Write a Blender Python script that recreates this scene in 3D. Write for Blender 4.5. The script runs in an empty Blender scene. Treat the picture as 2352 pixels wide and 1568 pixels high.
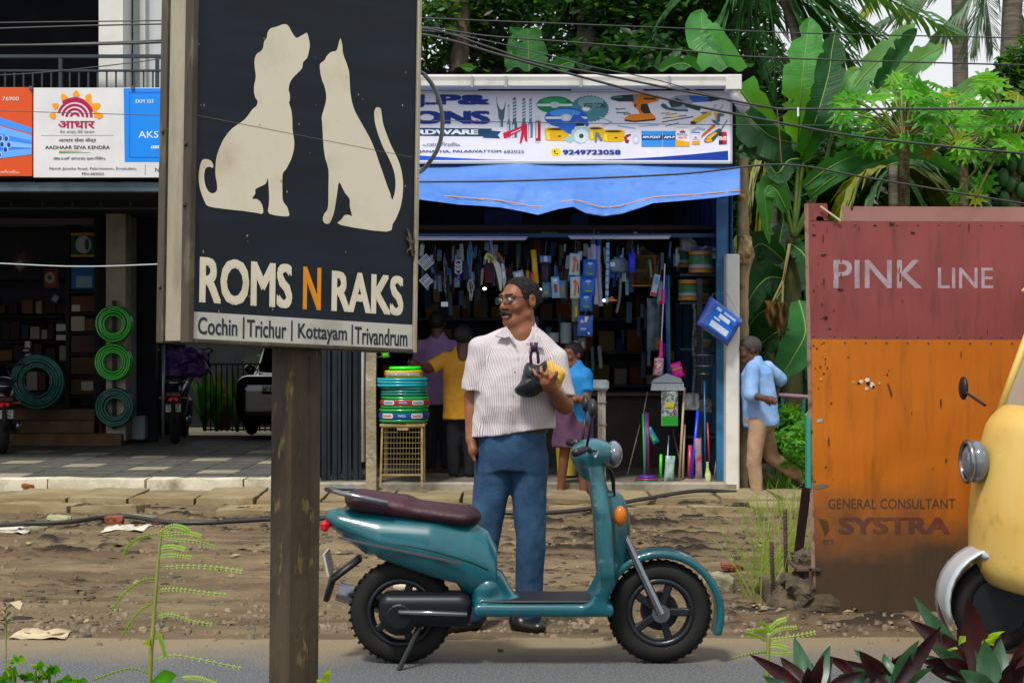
import bpy,math,random
import numpy as np
from mathutils import Vector,Matrix,noise
from mathutils.geometry import tessellate_polygon
random.seed(7); rng = np.random.default_rng(7)
SC = bpy.context.scene
COL = SC.collection
R = math.radians
# ---------------------------------------------------------------- camera, sky, sun, exposure
F,CX,HY,H = 3266.0,1176.0,800.0,1.4      # focal length, centre and horizon on a 2352-wide frame; eye height
cam = bpy.data.cameras.new('camera'); cam.lens = 50.0; cam.sensor_width = 36.0
cam.shift_y = 16 / 2352; cam.clip_start = 0.05; cam.clip_end = 2000
camo = bpy.data.objects.new('camera',cam); COL.objects.link(camo)
camo.location = (0,0,H); camo.rotation_euler = (R(90),0,0); SC.camera = camo
SUN_EL,SUN_AZ = 58,205                        # azimuth clockwise from +Y: the light comes from behind the camera, a little left
w = bpy.data.worlds.new('World'); SC.world = w; w.use_nodes = True
nt = w.node_tree; bg = nt.nodes['Background']
sky = nt.nodes.new('ShaderNodeTexSky'); sky.sky_type = 'NISHITA'; sky.sun_disc = False
sky.sun_elevation = R(SUN_EL); sky.sun_rotation = R(SUN_AZ); sky.air_density = 1.0; sky.dust_density = 4.0; sky.ozone_density = 1.0
hs = nt.nodes.new('ShaderNodeHueSaturation'); hs.inputs['Saturation'].default_value = 0.30
mixw = nt.nodes.new('ShaderNodeMix'); mixw.data_type = 'RGBA'; mixw.inputs[0].default_value = 0.7
mixw.inputs[7].default_value = (12.9,13.2,13.6,1)          # an even bright overcast veil
nt.links.new(sky.outputs[0],hs.inputs['Color']); nt.links.new(hs.outputs[0],mixw.inputs[6])
nt.links.new(mixw.outputs[2],bg.inputs[0]); bg.inputs[1].default_value = 0.072
sun = bpy.data.lights.new('sun','SUN'); sun.energy = 3.1; sun.angle = R(11); sun.color = (1.0,0.95,0.87)
suno = bpy.data.objects.new('sun',sun); COL.objects.link(suno)
suno.rotation_euler = (R(90 - SUN_EL),0,R(180 - SUN_AZ) )
suno.location = (0,0,20)
vs = SC.view_settings; vs.view_transform = 'Standard'; vs.look = 'None'; vs.exposure = 0.26; vs.gamma = 1.0; vs.use_curve_mapping = False
SC.render.engine = 'CYCLES'
SC.cycles.max_bounces = 8; SC.cycles.transparent_max_bounces = 12; SC.cycles.use_denoising = True
SC.cycles.caustics_reflective = False; SC.cycles.caustics_refractive = False

# ---------------------------------------------------------------- helpers
def P(x,y,Y): return Vector(((x - CX) / F * Y,Y,H - (y - HY) / F * Y))
def G(x,y,z=0.0):
    Y = F * (H - z) / (y - HY); return P(x,y,Y)
def px(Y): return Y / F                                       # metres per frame pixel at depth Y
def C(h,k=1.0):
    h = h.lstrip('#'); o = []
    for i in (0,2,4):
        v = int(h[i:i+2],16) / 255; o.append((v / 12.92 if v <= .04045 else ((v + .055) / 1.055) ** 2.4) * k)
    return tuple(o)
MATS = {}
def M(name,col='808080',rough=.6,metal=0.,col2=None,scale=6.,lo=.4,hi=.62,bump=0.,bscale=60.,spec=.4,trans=0.,tcol=None,
      emit=0.,coat=0.,stretch=(1,1,1),rnd=0.,detail=6.,col3=None,scale3=1.5,lo3=.5,hi3=.7,bstretch=None,alpha=1.,transmission=0.,gen=False):
    if name in MATS: return MATS[name]
    m = bpy.data.materials.new(name); m.use_nodes = True; MATS[name] = m
    t = m.node_tree; N = t.nodes; L = t.links; b = N['Principled BSDF']; out = N['Material Output']
    if isinstance(col,str): col = C(col)
    b.inputs['Roughness'].default_value = rough; b.inputs['Metallic'].default_value = metal
    b.inputs['Specular IOR Level'].default_value = spec; b.inputs['Coat Weight'].default_value = coat
    b.inputs['Alpha'].default_value = alpha; b.inputs['Transmission Weight'].default_value = transmission
    tc = N.new('ShaderNodeTexCoord'); src = tc.outputs['Generated' if gen else 'Object']
    def noise_tex(sc,st):
        mp = N.new('ShaderNodeMapping'); mp.inputs['Scale'].default_value = st; L.new(src,mp.inputs[0])
        n = N.new('ShaderNodeTexNoise'); n.inputs['Scale'].default_value = sc; n.inputs['Detail'].default_value = detail
        n.inputs['Roughness'].default_value = .62; L.new(mp.outputs[0],n.inputs[0]); return n.outputs[0]
    def ramp(f,a,c):
        r = N.new('ShaderNodeMapRange'); r.inputs[1].default_value = a; r.inputs[2].default_value = c; L.new(f,r.inputs[0]); return r.outputs[0]
    rgb = N.new('ShaderNodeRGB'); rgb.outputs[0].default_value = (*col,1); cur = rgb.outputs[0]
    def mixc(cur,c2,fac):
        if isinstance(c2,str): c2 = C(c2)
        mx = N.new('ShaderNodeMix'); mx.data_type = 'RGBA'; L.new(fac,mx.inputs[0]); L.new(cur,mx.inputs[6]); mx.inputs[7].default_value = (*c2,1); return mx.outputs[2]
    if col2: cur = mixc(cur,col2,ramp(noise_tex(scale,stretch),lo,hi))
    if col3: cur = mixc(cur,col3,ramp(noise_tex(scale3,stretch),lo3,hi3))
    if rnd:
        oi = N.new('ShaderNodeObjectInfo'); h2 = N.new('ShaderNodeHueSaturation')
        r = N.new('ShaderNodeMapRange'); r.inputs[3].default_value = 1 - rnd; r.inputs[4].default_value = 1 + rnd
        L.new(oi.outputs['Random'],r.inputs[0]); L.new(r.outputs[0],h2.inputs['Value']); L.new(cur,h2.inputs['Color']); cur = h2.outputs[0]
    L.new(cur,b.inputs['Base Color'])
    if emit:
        L.new(cur,b.inputs['Emission Color']); b.inputs['Emission Strength'].default_value = emit
    if bump:
        bn = N.new('ShaderNodeBump'); bn.inputs['Strength'].default_value = min(1,bump); bn.inputs['Distance'].default_value = .01 * max(1,bump)
        L.new(noise_tex(bscale,bstretch or stretch),bn.inputs['Height']); L.new(bn.outputs[0],b.inputs['Normal'])
    if trans:
        tr = N.new('ShaderNodeBsdfTranslucent'); ms = N.new('ShaderNodeMixShader'); ms.inputs[0].default_value = trans
        if tcol: tr.inputs[0].default_value = (*(C(tcol) if isinstance(tcol,str) else tcol),1)
        else: L.new(cur,tr.inputs[0])
        L.new(b.outputs[0],ms.inputs[1]); L.new(tr.outputs[0],ms.inputs[2]); L.new(ms.outputs[0],out.inputs[0])
    m['main'] = 1
    return m
def flat(hexc,rough=.55):                                     # plain print ink / plastic of one colour
    return M('ink_' + hexc,hexc,rough=rough,spec=.3)

ORG = {}
def setp(o,label=None,cat=None,group=None,kind=None):
    if label: o['label'] = label
    if cat: o['category'] = cat
    if group: o['group'] = group
    if kind: o['kind'] = kind
    return o
def thing(name,label,cat,loc=(0,0,0),group=None,kind=None):
    o = bpy.data.objects.new(name,None); COL.objects.link(o); o.location = loc; o.empty_display_size = .1
    ORG[o.name] = Vector(loc); return setp(o,label,cat,group,kind)
def link_mesh(name,me,mat,parent=None,local=False,smooth=False):
    o = bpy.data.objects.new(name,me); COL.objects.link(o)
    if mat is not None and not me.materials:
        for mm in (mat if isinstance(mat,(list,tuple)) else [mat]): me.materials.append(mm)
    if parent is not None:
        o.parent = parent
        if not local:
            org = ORG.get(parent.name,Vector((0,0,0)))
            if org.length: me.transform(Matrix.Translation(-org))
            ORG[o.name] = org
        else: ORG[o.name] = Vector((0,0,0))
    if smooth: me.polygons.foreach_set('use_smooth',[True] * len(me.polygons))
    return o
def children(o): return [c for c in bpy.data.objects if c.parent == o]
def copy_tree(o,loc=None,rz=None,scale=None,label=None,parent=None,kids=None):
    kids = kids or {}
    c = o.copy(); COL.objects.link(c); c.parent = parent
    if loc is not None: c.location = loc
    if rz is not None: c.rotation_euler = (0,0,rz)
    if scale is not None: c.scale = (scale,) * 3
    if label: c['label'] = label
    for ch in children(o): copy_tree(ch,parent=c)
    return c
def rotm(rx=0,ry=0,rz=0): return Matrix.Rotation(rz,3,'Z') @ Matrix.Rotation(ry,3,'Y') @ Matrix.Rotation(rx,3,'X')
class MB:
    def __init__(s): s.v = []; s.f = []; s.mi = []
    def add(s,v,f,mi=0):
        o = len(s.v); s.v += [tuple(p) for p in v]; s.f += [tuple(i + o for i in q) for q in f]; s.mi += [mi] * len(f); return s
    def box(s,c,d,rot=None,bev=0.,mi=0):
        c = Vector(c); hx,hy,hz = d[0] / 2,d[1] / 2,d[2] / 2; rot = rot or Matrix.Identity(3)
        if bev <= 0:
            v = [c + rot @ Vector((a * hx,b * hy,e * hz)) for e in (-1,1) for b in (-1,1) for a in (-1,1)]
            return s.add(v,[(0,2,3,1),(4,5,7,6),(0,1,5,4),(2,6,7,3),(0,4,6,2),(1,3,7,5)],mi)
        bev = min(bev,hx * .9,hy * .9,hz * .9); v = []; ix = {}
        for a in (-1,1):
            for b in (-1,1):
                for e in (-1,1):
                    for k in range(3):
                        p = [a * (hx - bev),b * (hy - bev),e * (hz - bev)]; p[k] += (a,b,e)[k] * bev
                        ix[a,b,e,k] = len(v); v.append(c + rot @ Vector(p))
        f = []
        for k in range(3):
            i,j = [(1,2),(2,0),(0,1)][k]
            for sg in (-1,1):
                q = []
                for (p1,p2) in ((-1,-1),(1,-1),(1,1),(-1,1)):
                    t = [0,0,0]; t[k] = sg; t[i] = p1; t[j] = p2; q.append(ix[t[0],t[1],t[2],k])
                f.append(tuple(q if sg > 0 else q[::-1]))
        for k in range(3):
            i,j = [(1,2),(2,0),(0,1)][k]
            for p1 in (-1,1):
                for p2 in (-1,1):
                    t0 = [0,0,0]; t1 = [0,0,0]; t0[i] = t1[i] = p1; t0[j] = t1[j] = p2; t0[k] = -1; t1[k] = 1
                    q = (ix[(*t0,i)],ix[(*t1,i)],ix[(*t1,j)],ix[(*t0,j)]); f.append(q if p1 * p2 < 0 else q[::-1])
        for a in (-1,1):
            for b in (-1,1):
                for e in (-1,1):
                    q = tuple(ix[a,b,e,k] for k in range(3)); f.append(q if a * b * e > 0 else q[::-1])
        return s.add(v,f,mi)
    def bar(s,a,b,wd,ht=None,up=(0,0,1),bev=0.,mi=0):
        a,b = Vector(a),Vector(b); d = b - a; L = d.length; y = d.normalized(); up = Vector(up)
        if abs(y.dot(up)) > .98: up = Vector((0,1,0))
        x = y.cross(up).normalized(); z = x.cross(y)
        return s.box((a + b) / 2,(wd,L,ht or wd),Matrix((x,y,z)).transposed(),bev,mi)
    def tube(s,pts,r,n=8,cap=True,mi=0,flat=1.0):
        pts = [Vector(p) for p in pts]; k = len(pts); rs = r if isinstance(r,(list,tuple)) else [r] * k
        v = []; f = []; ref = None
        for i,p in enumerate(pts):
            t = (pts[min(i + 1,k - 1)] - pts[max(i - 1,0)]).normalized()
            if ref is None: ref = Vector((0,0,1)) if abs(t.z) < .9 else Vector((1,0,0))
            x = (ref - t * ref.dot(t)).normalized(); ref = x; y = t.cross(x)
            for j in range(n):
                a = 2 * math.pi * j / n; v.append(p + x * math.cos(a) * rs[i] * flat + y * math.sin(a) * rs[i])
        for i in range(k - 1):
            for j in range(n):
                a = i * n + j; b = i * n + (j + 1) % n; f.append((a,b,b + n,a + n))
        if cap: f.append(tuple(range(n))[::-1]); f.append(tuple(range((k - 1) * n,k * n)))
        return s.add(v,f,mi)
    def lathe(s,prof,c=(0,0,0),n=16,rot=None,mi=0,cap=True,sx=1.,sy=1.):
        c = Vector(c); rot = rot or Matrix.Identity(3); v = []; f = []
        for (r,z) in prof:
            for j in range(n):
                a = 2 * math.pi * j / n; v.append(c + rot @ Vector((r * sx * math.cos(a),r * sy * math.sin(a),z)))
        for i in range(len(prof) - 1):
            for j in range(n):
                a = i * n + j; b = i * n + (j + 1) % n; f.append((a,b,b + n,a + n))
        if cap: f.append(tuple(range(n))[::-1]); f.append(tuple(range((len(prof) - 1) * n,len(prof) * n)))
        return s.add(v,f,mi)
    def ell(s,c,r,rot=None,n=12,m=8,mi=0):
        if not isinstance(r,(list,tuple)): r = (r,r,r)
        c = Vector(c); rot = rot or Matrix.Identity(3); v = [c + rot @ Vector((0,0,-r[2]))]; f = []
        for i in range(1,m):
            a = math.pi * i / m - math.pi / 2
            for j in range(n):
                b = 2 * math.pi * j / n; v.append(c + rot @ Vector((r[0] * math.cos(a) * math.cos(b),r[1] * math.cos(a) * math.sin(b),r[2] * math.sin(a))))
        v.append(c + rot @ Vector((0,0,r[2]))); T = len(v) - 1
        for j in range(n):
            f.append((0,1 + (j + 1) % n,1 + j)); f.append((T,1 + (m - 2) * n + j,1 + (m - 2) * n + (j + 1) % n))
            for i in range(m - 2):
                a = 1 + i * n + j; b = 1 + i * n + (j + 1) % n; f.append((a,b,b + n,a + n))
        return s.add(v,f,mi)
    def torus(s,c,Rr,r,rot=None,n=24,m=8,mi=0,sz=1.):
        c = Vector(c); rot = rot or Matrix.Identity(3); v = []; f = []
        for i in range(n):
            a = 2 * math.pi * i / n
            for j in range(m):
                b = 2 * math.pi * j / m; q = Rr + r * math.cos(b); v.append(c + rot @ Vector((q * math.cos(a),q * math.sin(a),r * sz * math.sin(b))))
        for i in range(n):
            for j in range(m):
                a = i * m + j; b = i * m + (j + 1) % m; e = ((i + 1) % n) * m; f.append((a,e + j,e + (j + 1) % m,b))
        return s.add(v,f,mi)
    def prism(s,poly,fn,th,back=True,mi=0):
        """2-D outline -> solid of thickness th; fn(u, v, w) maps to 3-D, w = 0 back, th front"""
        n = len(poly); v = [fn(u,q,th) for u,q in poly]; tri = tessellate_polygon([[Vector((u,q,0)) for u,q in poly]])
        ar = sum(poly[i][0] * poly[(i + 1) % n][1] - poly[(i + 1) % n][0] * poly[i][1] for i in range(n))
        f = []
        for t in tri:
            a,b,c = t; sg = (poly[b][0] - poly[a][0]) * (poly[c][1] - poly[a][1]) - (poly[c][0] - poly[a][0]) * (poly[b][1] - poly[a][1])
            f.append((a,b,c) if sg > 0 else (a,c,b))
        if back:
            v += [fn(u,q,0) for u,q in poly]; f += [tuple(i + n for i in t[::-1]) for t in f]
            for i in range(n):
                j = (i + 1) % n; q = (i,i + n,j + n,j); f.append(q if ar > 0 else q[::-1])
        return s.add(v,f,mi)
    def grid(s,fn,nu,nv,mi=0,closed_u=False):
        v = [fn(i / nu,j / nv) for j in range(nv + 1) for i in range(nu + 1)]
        return s.add(v,[(j * (nu + 1) + i,j * (nu + 1) + i + 1,(j + 1) * (nu + 1) + i + 1,(j + 1) * (nu + 1) + i) for j in range(nv) for i in range(nu)],mi)
    def mesh(s,name):
        me = bpy.data.meshes.new(name); me.from_pydata(s.v,[],s.f)
        if any(s.mi): me.polygons.foreach_set('material_index',s.mi)
        me.update(); return me
    def build(s,name,mat,parent=None,smooth=False,local=False,**kw):
        o = link_mesh(name,s.mesh(name),mat,parent,local,smooth)
        return setp(o,**kw) if kw else o
def np_mesh(name,v,f,uv=None):
    me = bpy.data.meshes.new(name); v = np.asarray(v,np.float32); f = np.asarray(f,np.int32); k = f.shape[1]
    me.vertices.add(len(v)); me.vertices.foreach_set('co',v.ravel()); me.loops.add(f.size); me.loops.foreach_set('vertex_index',f.ravel())
    me.polygons.add(len(f)); me.polygons.foreach_set('loop_start',np.arange(0,f.size,k,dtype=np.int32)); me.polygons.foreach_set('loop_total',np.full(len(f),k,np.int32))
    me.update(calc_edges=True); me.validate(); return me
def subsurf(o,lv=1):
    md = o.modifiers.new('sub','SUBSURF'); md.levels = lv; md.render_levels = lv; return o
def text_mb(s,mb,fn,size=1.,bold=0.,sx=1.,align='CENTER',shear=0.,mi=0,space=1.,z=.0):
    """lettering as flat faces: fn(u, v, w) maps text coordinates (u right, v up) to 3-D"""
    cu = bpy.data.curves.new('t','FONT'); cu.body = s; cu.size = 1.; cu.align_x = align; cu.shear = shear; cu.space_character = space
    cu.resolution_u = 3
    o = bpy.data.objects.new('t',cu); COL.objects.link(o)
    dg = bpy.context.evaluated_depsgraph_get(); me = bpy.data.meshes.new_from_object(o.evaluated_get(dg))
    vv = [v.co.copy() for v in me.vertices]; ff = [tuple(p.vertices) for p in me.polygons]
    bpy.data.objects.remove(o); bpy.data.curves.remove(cu); bpy.data.meshes.remove(me)
    offs = [(0,0)] if not bold else [(-bold,-bold * .6),(bold,bold * .6),(-bold,bold * .6),(bold,-bold * .6),(0,0)]
    for k,(dx,dy) in enumerate(offs):
        mb.add([fn((v.x + dx) * size * sx,(v.y + dy) * size,z + k * .00015) for v in vv],ff,mi)
    return mb
def smooth_poly(pts,n=4):
    """closed Catmull-Rom through the points"""
    o = []; k = len(pts)
    for i in range(k):
        p0,p1,p2,p3 = (pts[(i + d) % k] for d in (-1,0,1,2))
        for j in range(n):
            t = j / n; o.append(tuple(.5 * (2 * p1[d] + (p2[d] - p0[d]) * t + (2 * p0[d] - 5 * p1[d] + 4 * p2[d] - p3[d]) * t * t + (3 * p1[d] - p0[d] - 3 * p2[d] + p3[d]) * t ** 3) for d in (0,1)))
    return o
def curve_pts(pts,n=6):
    pts = [Vector(p) for p in pts]; o = []; k = len(pts)
    for i in range(k - 1):
        p0,p1,p2,p3 = pts[max(i - 1,0)],pts[i],pts[i + 1],pts[min(i + 2,k - 1)]
        for j in range(n):
            t = j / n; o.append(.5 * (2 * p1 + (p2 - p0) * t + (2 * p0 - 5 * p1 + 4 * p2 - p3) * t * t + (3 * p1 - p0 - 3 * p2 + p3) * t ** 3))
    o.append(pts[-1]); return o
def circ(cx,cy,rx,ry=None,n=24,a0=0,a1=2 * math.pi):
    ry = rx if ry is None else ry; m = n if abs(a1 - a0 - 2 * math.pi) < 1e-6 else n + 1
    return [(cx + rx * math.cos(a0 + (a1 - a0) * i / n),cy + ry * math.sin(a0 + (a1 - a0) * i / n)) for i in range(m)]
def rectp(x0,y0,x1,y1): return [(x0,y0),(x1,y0),(x1,y1),(x0,y1)]
def rough_box(c,d,amp=.01,sub=4,seed=0,rot=None,round_=.15):
    """a stone or lump: subdivided box, corners pulled in, surface pushed about by noise"""
    mb = MB(); rot = rot or Matrix.Identity(3); c = Vector(c); vid = {}; V = []; Fc = []
    def vert(p):
        key = tuple(round(q * 1000) for q in p)
        if key in vid: return vid[key]
        q = Vector(p); L = q.length; q = q.lerp(q.normalized() * .85,round_) if L > 0 else q
        w_ = Vector((q.x * d[0] / 2,q.y * d[1] / 2,q.z * d[2] / 2))
        nz = noise.noise_vector(w_ * (2.2 / max(d)) * 2 + Vector((seed * 3.7,seed,0))) * amp + noise.noise_vector(w_ * (7 / max(d)) + Vector((seed,5,seed))) * amp * .5
        vid[key] = len(V); V.append(c + rot @ (w_ + nz)); return vid[key]
    for ax in range(3):
        for sg in (-1,1):
            for i in range(sub):
                for j in range(sub):
                    q = []
                    for (a,b) in ((i,j),(i + 1,j),(i + 1,j + 1),(i,j + 1)):
                        p = [0,0,0]; p[ax] = sg; p[(ax + 1) % 3] = -1 + 2 * a / sub; p[(ax + 2) % 3] = -1 + 2 * b / sub; q.append(vert(p))
                    Fc.append(tuple(q if sg > 0 else q[::-1]))
    return mb.add(V,Fc)
# ---- signed-distance bodies, meshed with surface nets
def sd_cap(p,a,b,r1,r2=None,e=(1,1,1)):
    r2 = r1 if r2 is None else r2; a = np.array(a,float); b = np.array(b,float); ba = b - a
    h = np.clip(((p - a) @ ba) / max(ba @ ba,1e-9),0,1); q = p - a - h[...,None] * ba
    return np.sqrt(((q / np.array(e)) ** 2).sum(-1)) - (r1 + (r2 - r1) * h)
def sd_ell(p,c,r,rot=None):
    q = p - np.array(c,float)
    if rot is not None: q = q @ np.array(rot)
    r = np.array(r,float); k0 = np.sqrt(((q / r) ** 2).sum(-1)); k1 = np.sqrt(((q / r ** 2) ** 2).sum(-1)); return k0 * (k0 - 1) / np.maximum(k1,1e-6)
def sd_loft(p,secs):
    """secs: (z, cx, cy, rx, ry) from low to high"""
    s = np.array(secs,float); z = p[...,2]; g = [np.interp(z,s[:,0],s[:,i]) for i in range(1,5)]
    d = (np.sqrt(((p[...,0] - g[0]) / g[2]) ** 2 + ((p[...,1] - g[1]) / g[3]) ** 2) - 1) * np.minimum(g[2],g[3])
    return np.maximum(d,np.maximum(s[0,0] - z,z - s[-1,0]))
def smin(a,b,k):
    h = np.clip(.5 + .5 * (b - a) / k,0,1); return b * (1 - h) + a * h - k * h * (1 - h)
def smax(a,b,k): return -smin(-a,-b,k)
def surf_net(fn,lo,hi,vox):
    lo = np.array(lo,float); hi = np.array(hi,float); K = 5; nb = np.ceil((hi - lo) / (vox * K)).astype(int); n = nb * K + 1
    ax = [lo[i] + vox * np.arange(n[i]) for i in range(3)]
    g0 = np.stack(np.meshgrid(*[a[::K] for a in ax],indexing='ij'),-1); d0 = fn(g0)
    cr0 = np.stack([d0[i:i + nb[0],j:j + nb[1],k:k + nb[2]] for i in (0,1) for j in (0,1) for k in (0,1)])
    act0 = np.abs(cr0).min(0) < vox * K * 1.7
    full = np.repeat(np.repeat(np.repeat(cr0[0],K,0),K,1),K,2); d = np.pad(full,((0,1),) * 3,mode='edge')
    msk = np.zeros(d.shape,bool); mm = np.repeat(np.repeat(np.repeat(act0,K,0),K,1),K,2)
    for i in (0,1):
        for j in (0,1):
            for k in (0,1): msk[i:i + mm.shape[0],j:j + mm.shape[1],k:k + mm.shape[2]] |= mm
    ii_ = np.argwhere(msk); d[msk] = fn(lo + vox * ii_)
    ins = d < 0; cn = n - 1; acc = np.zeros((*cn,3)); cnt = np.zeros(cn)
    offs = [(i,j,k) for i in (0,1) for j in (0,1) for k in (0,1)]
    sl = lambda o: tuple(slice(o[i],o[i] + cn[i]) for i in range(3))
    for a in offs:
        for axn in range(3):
            if a[axn]: continue
            b = list(a); b[axn] = 1; da,db = d[sl(a)],d[sl(b)]; cr = (da < 0) != (db < 0)
            t = np.where(cr,da / np.where(cr,da - db,1),0)
            pos = np.zeros((*cn,3)); pos[...] = a; pos[...,axn] += t; acc += pos * cr[...,None]; cnt += cr
    act = cnt > 0; idx = -np.ones(cn,int); idx[act] = np.arange(act.sum())
    ii = np.argwhere(act); V = lo + vox * (ii + acc[act] / cnt[act][:,None]); Fq = []
    for axn in range(3):
        u,v = (axn + 1) % 3,(axn + 2) % 3
        s0 = [slice(1,-1)] * 3; s1 = [slice(1,-1)] * 3; s0[axn] = slice(0,-1); s1[axn] = slice(1,None)
        A,B = ins[tuple(s0)],ins[tuple(s1)]; e = np.argwhere(A != B)
        base = e.copy(); base[:,u] += 1; base[:,v] += 1
        def cell(du,dv):
            c = base.copy(); c[:,u] += du; c[:,v] += dv; return idx[c[:,0],c[:,1],c[:,2]]
        q = np.stack([cell(-1,-1),cell(0,-1),cell(0,0),cell(-1,0)],1); fl = ~A[tuple(e.T)]
        q[fl] = q[fl][:,::-1]; Fq.append(q)
    return V,np.concatenate(Fq)
def sdf_obj(name,fn,lo,hi,vox,mat,parent,attr=None):
    v,f = surf_net(fn,lo,hi,vox); me = np_mesh(name,v,f)
    if attr is not None:
        a = me.attributes.new('u','FLOAT','POINT'); a.data.foreach_set('value',attr(v).astype(np.float32))
    return link_mesh(name,me,mat,parent,smooth=True)
def fbm(x,y,sc=1.,oc=4):
    return sum(noise.noise((x * sc * 2 ** i,y * sc * 2 ** i,i * 7.1)) / 2 ** i for i in range(oc))
# ================================================================ GROUND
MB().box((0,130,-.34),(400,320,.5)).build('ground',M('far_soil','4a4030',.95,col2='5c5a34',scale=.6,bump=.5,bscale=9),kind='structure')
# asphalt carriageway with dust lying along its far edge
def asphalt_mat():
    m = M('asphalt','585b5e',.88,col2='86888a',scale=95,lo=.45,hi=.68,bump=1.4,bscale=110,spec=.25)
    t = m.node_tree; N = t.nodes; L = t.links; b = N['Principled BSDF']; cur = b.inputs['Base Color'].links[0].from_socket
    tc = N.new('ShaderNodeTexCoord'); sp = N.new('ShaderNodeSeparateXYZ'); L.new(tc.outputs['Object'],sp.inputs[0])
    n = N.new('ShaderNodeTexNoise'); n.inputs['Scale'].default_value = 1.6; n.inputs['Detail'].default_value = 9; L.new(tc.outputs['Object'],n.inputs[0])
    ad = N.new('ShaderNodeMath'); ad.operation = 'MULTIPLY_ADD'; ad.inputs[1].default_value = .9; L.new(n.outputs[0],ad.inputs[0]); L.new(sp.outputs[1],ad.inputs[2])
    mr = N.new('ShaderNodeMapRange'); mr.inputs[1].default_value = 6.72; mr.inputs[2].default_value = 7.15; L.new(ad.outputs[0],mr.inputs[0])
    mx = N.new('ShaderNodeMix'); mx.data_type = 'RGBA'; L.new(mr.outputs[0],mx.inputs[0]); L.new(cur,mx.inputs[6]); mx.inputs[7].default_value = (*C('8c7e66'),1)
    L.new(mx.outputs[2],b.inputs['Base Color']); return m
random.seed(11)
mb = MB(); xs = [-30 + i * .15 for i in range(401)]
for i in range(400):
    e0 = 6.9 + .05 * noise.noise((xs[i] * 1.3,0,0)) + .02 * noise.noise((xs[i] * 7,3,0)); e1 = 6.9 + .05 * noise.noise((xs[i+1] * 1.3,0,0)) + .02 * noise.noise((xs[i+1] * 7,3,0))
    mb.add([(xs[i],-14,0),(xs[i+1],-14,0),(xs[i+1],e1,0),(xs[i],e0,0)],[(0,1,2,3)])
mb.build('road',asphalt_mat(),kind='structure')
# churned muddy verge
def mud_mat():
    m = M('mud','5f5340',.9,col2='85755b',scale=2.2,lo=.38,hi=.62,stretch=(.45,2.4,1),col3='665342',scale3=.8,lo3=.46,hi3=.7,bump=2.2,bscale=38,spec=.2)
    t = m.node_tree; N = t.nodes; L = t.links; b = N['Principled BSDF']; cur = b.inputs['Base Color'].links[0].from_socket
    at = N.new('ShaderNodeAttribute'); at.attribute_name = 'u'; at.attribute_type = 'GEOMETRY'
    mx = N.new('ShaderNodeMix'); mx.data_type = 'RGBA'; L.new(at.outputs['Fac'],mx.inputs[0]); L.new(cur,mx.inputs[6]); mx.inputs[7].default_value = (*C('2c241d'),1)
    L.new(mx.outputs[2],b.inputs['Base Color'])
    r = N.new('ShaderNodeMapRange'); r.inputs[3].default_value = .92; r.inputs[4].default_value = .6; L.new(at.outputs['Fac'],r.inputs[0]); L.new(r.outputs[0],b.inputs['Roughness']); return m
def vnoise(x,y,seed=0):
    """tiling-free value noise on arrays"""
    xi = np.floor(x).astype(int); yi = np.floor(y).astype(int); fx = x - xi; fy = y - yi
    def hsh(a,b):
        n = (a * 374761393 + b * 668265263 + seed * 144665) & 0x7fffffff; n = (n ^ (n >> 13)) * 1274126177 & 0x7fffffff; return ((n ^ (n >> 16)) & 0xffff) / 65535.
    sx = fx * fx * (3 - 2 * fx); sy = fy * fy * (3 - 2 * fy)
    a = hsh(xi,yi); b = hsh(xi + 1,yi); c = hsh(xi,yi + 1); d = hsh(xi + 1,yi + 1)
    return (a * (1 - sx) + b * sx) * (1 - sy) + (c * (1 - sx) + d * sx) * sy
def vfbm(x,y,oc=5,seed=0): return sum(vnoise(x * 2 ** i,y * 2 ** i,seed + i) / 2 ** i for i in range(oc)) / (2 - 2 ** (1 - oc))
MX0,MX1,MY0,MY1 = -6.0,5.6,6.45,12.6
def mud_h(X,Y):
    wx = X + .5 * (vfbm(X * .7,Y * .7,3,9) - .5)
    wy = Y + .22 * X * .35 + .4 * (vfbm(X * .5,Y * .8,3,5) - .5)
    rut = .022 * np.sin(wy * 9.5) * (vfbm(X * .4,Y * .5,2,21)) + .010 * np.sin(wy * 23 + X * .6)
    base = .05 * (vfbm(X * .5,Y * .9,4,1) - .5) + rut
    lump = np.clip(vfbm(wx * 4.2,wy * 8.5,5,2) - .55,0,1) + .6 * np.clip(vfbm(wx * 11,wy * 19,4,12) - .58,0,1)
    patch = np.clip((vfbm(X * .7,Y * 1.1,3,31) - .46) * 6,.10,1)
    fine = .036 * (vfbm(wx * 9,wy * 16,4,3) - .5)
    en = .34 * (vfbm(X * 1.1,X * 0 + 3.3,5,17) - .5) + .12 * (vfbm(X * 6,Y * 3,3,18) - .5); edge = np.clip((Y - 6.85 - en) / .5,0,1)
    cl = lump * patch
    return edge * (base + .13 * cl + fine) + .004 + .03 * np.clip((Y - 11) / 1.4,0,1) - .02 * (1 - np.clip((Y - 6.72 - en) / .25,0,1)),np.clip(cl * 10 - .5 + .5 * np.clip(vfbm(wx * 14,wy * 30,3,44) - .62,0,1) * 6,0,1) * edge
def sheet(name,x0,x1,y0,y1,nx,ny,mat,hf):
    X,Y = np.meshgrid(np.linspace(x0,x1,nx),np.linspace(y0,y1,ny)); Z,A = hf(X,Y)
    v = np.stack([X,Y,Z],-1).reshape(-1,3); i = np.arange(nx * ny).reshape(ny,nx)
    f = np.stack([i[:-1,:-1],i[:-1,1:],i[1:,1:],i[1:,:-1]],-1).reshape(-1,4); me = np_mesh(name,v,f)
    a = me.attributes.new('u','FLOAT','POINT'); a.data.foreach_set('value',A.ravel().astype(np.float32))
    o = link_mesh(name,me,mat,smooth=True); return o
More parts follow.
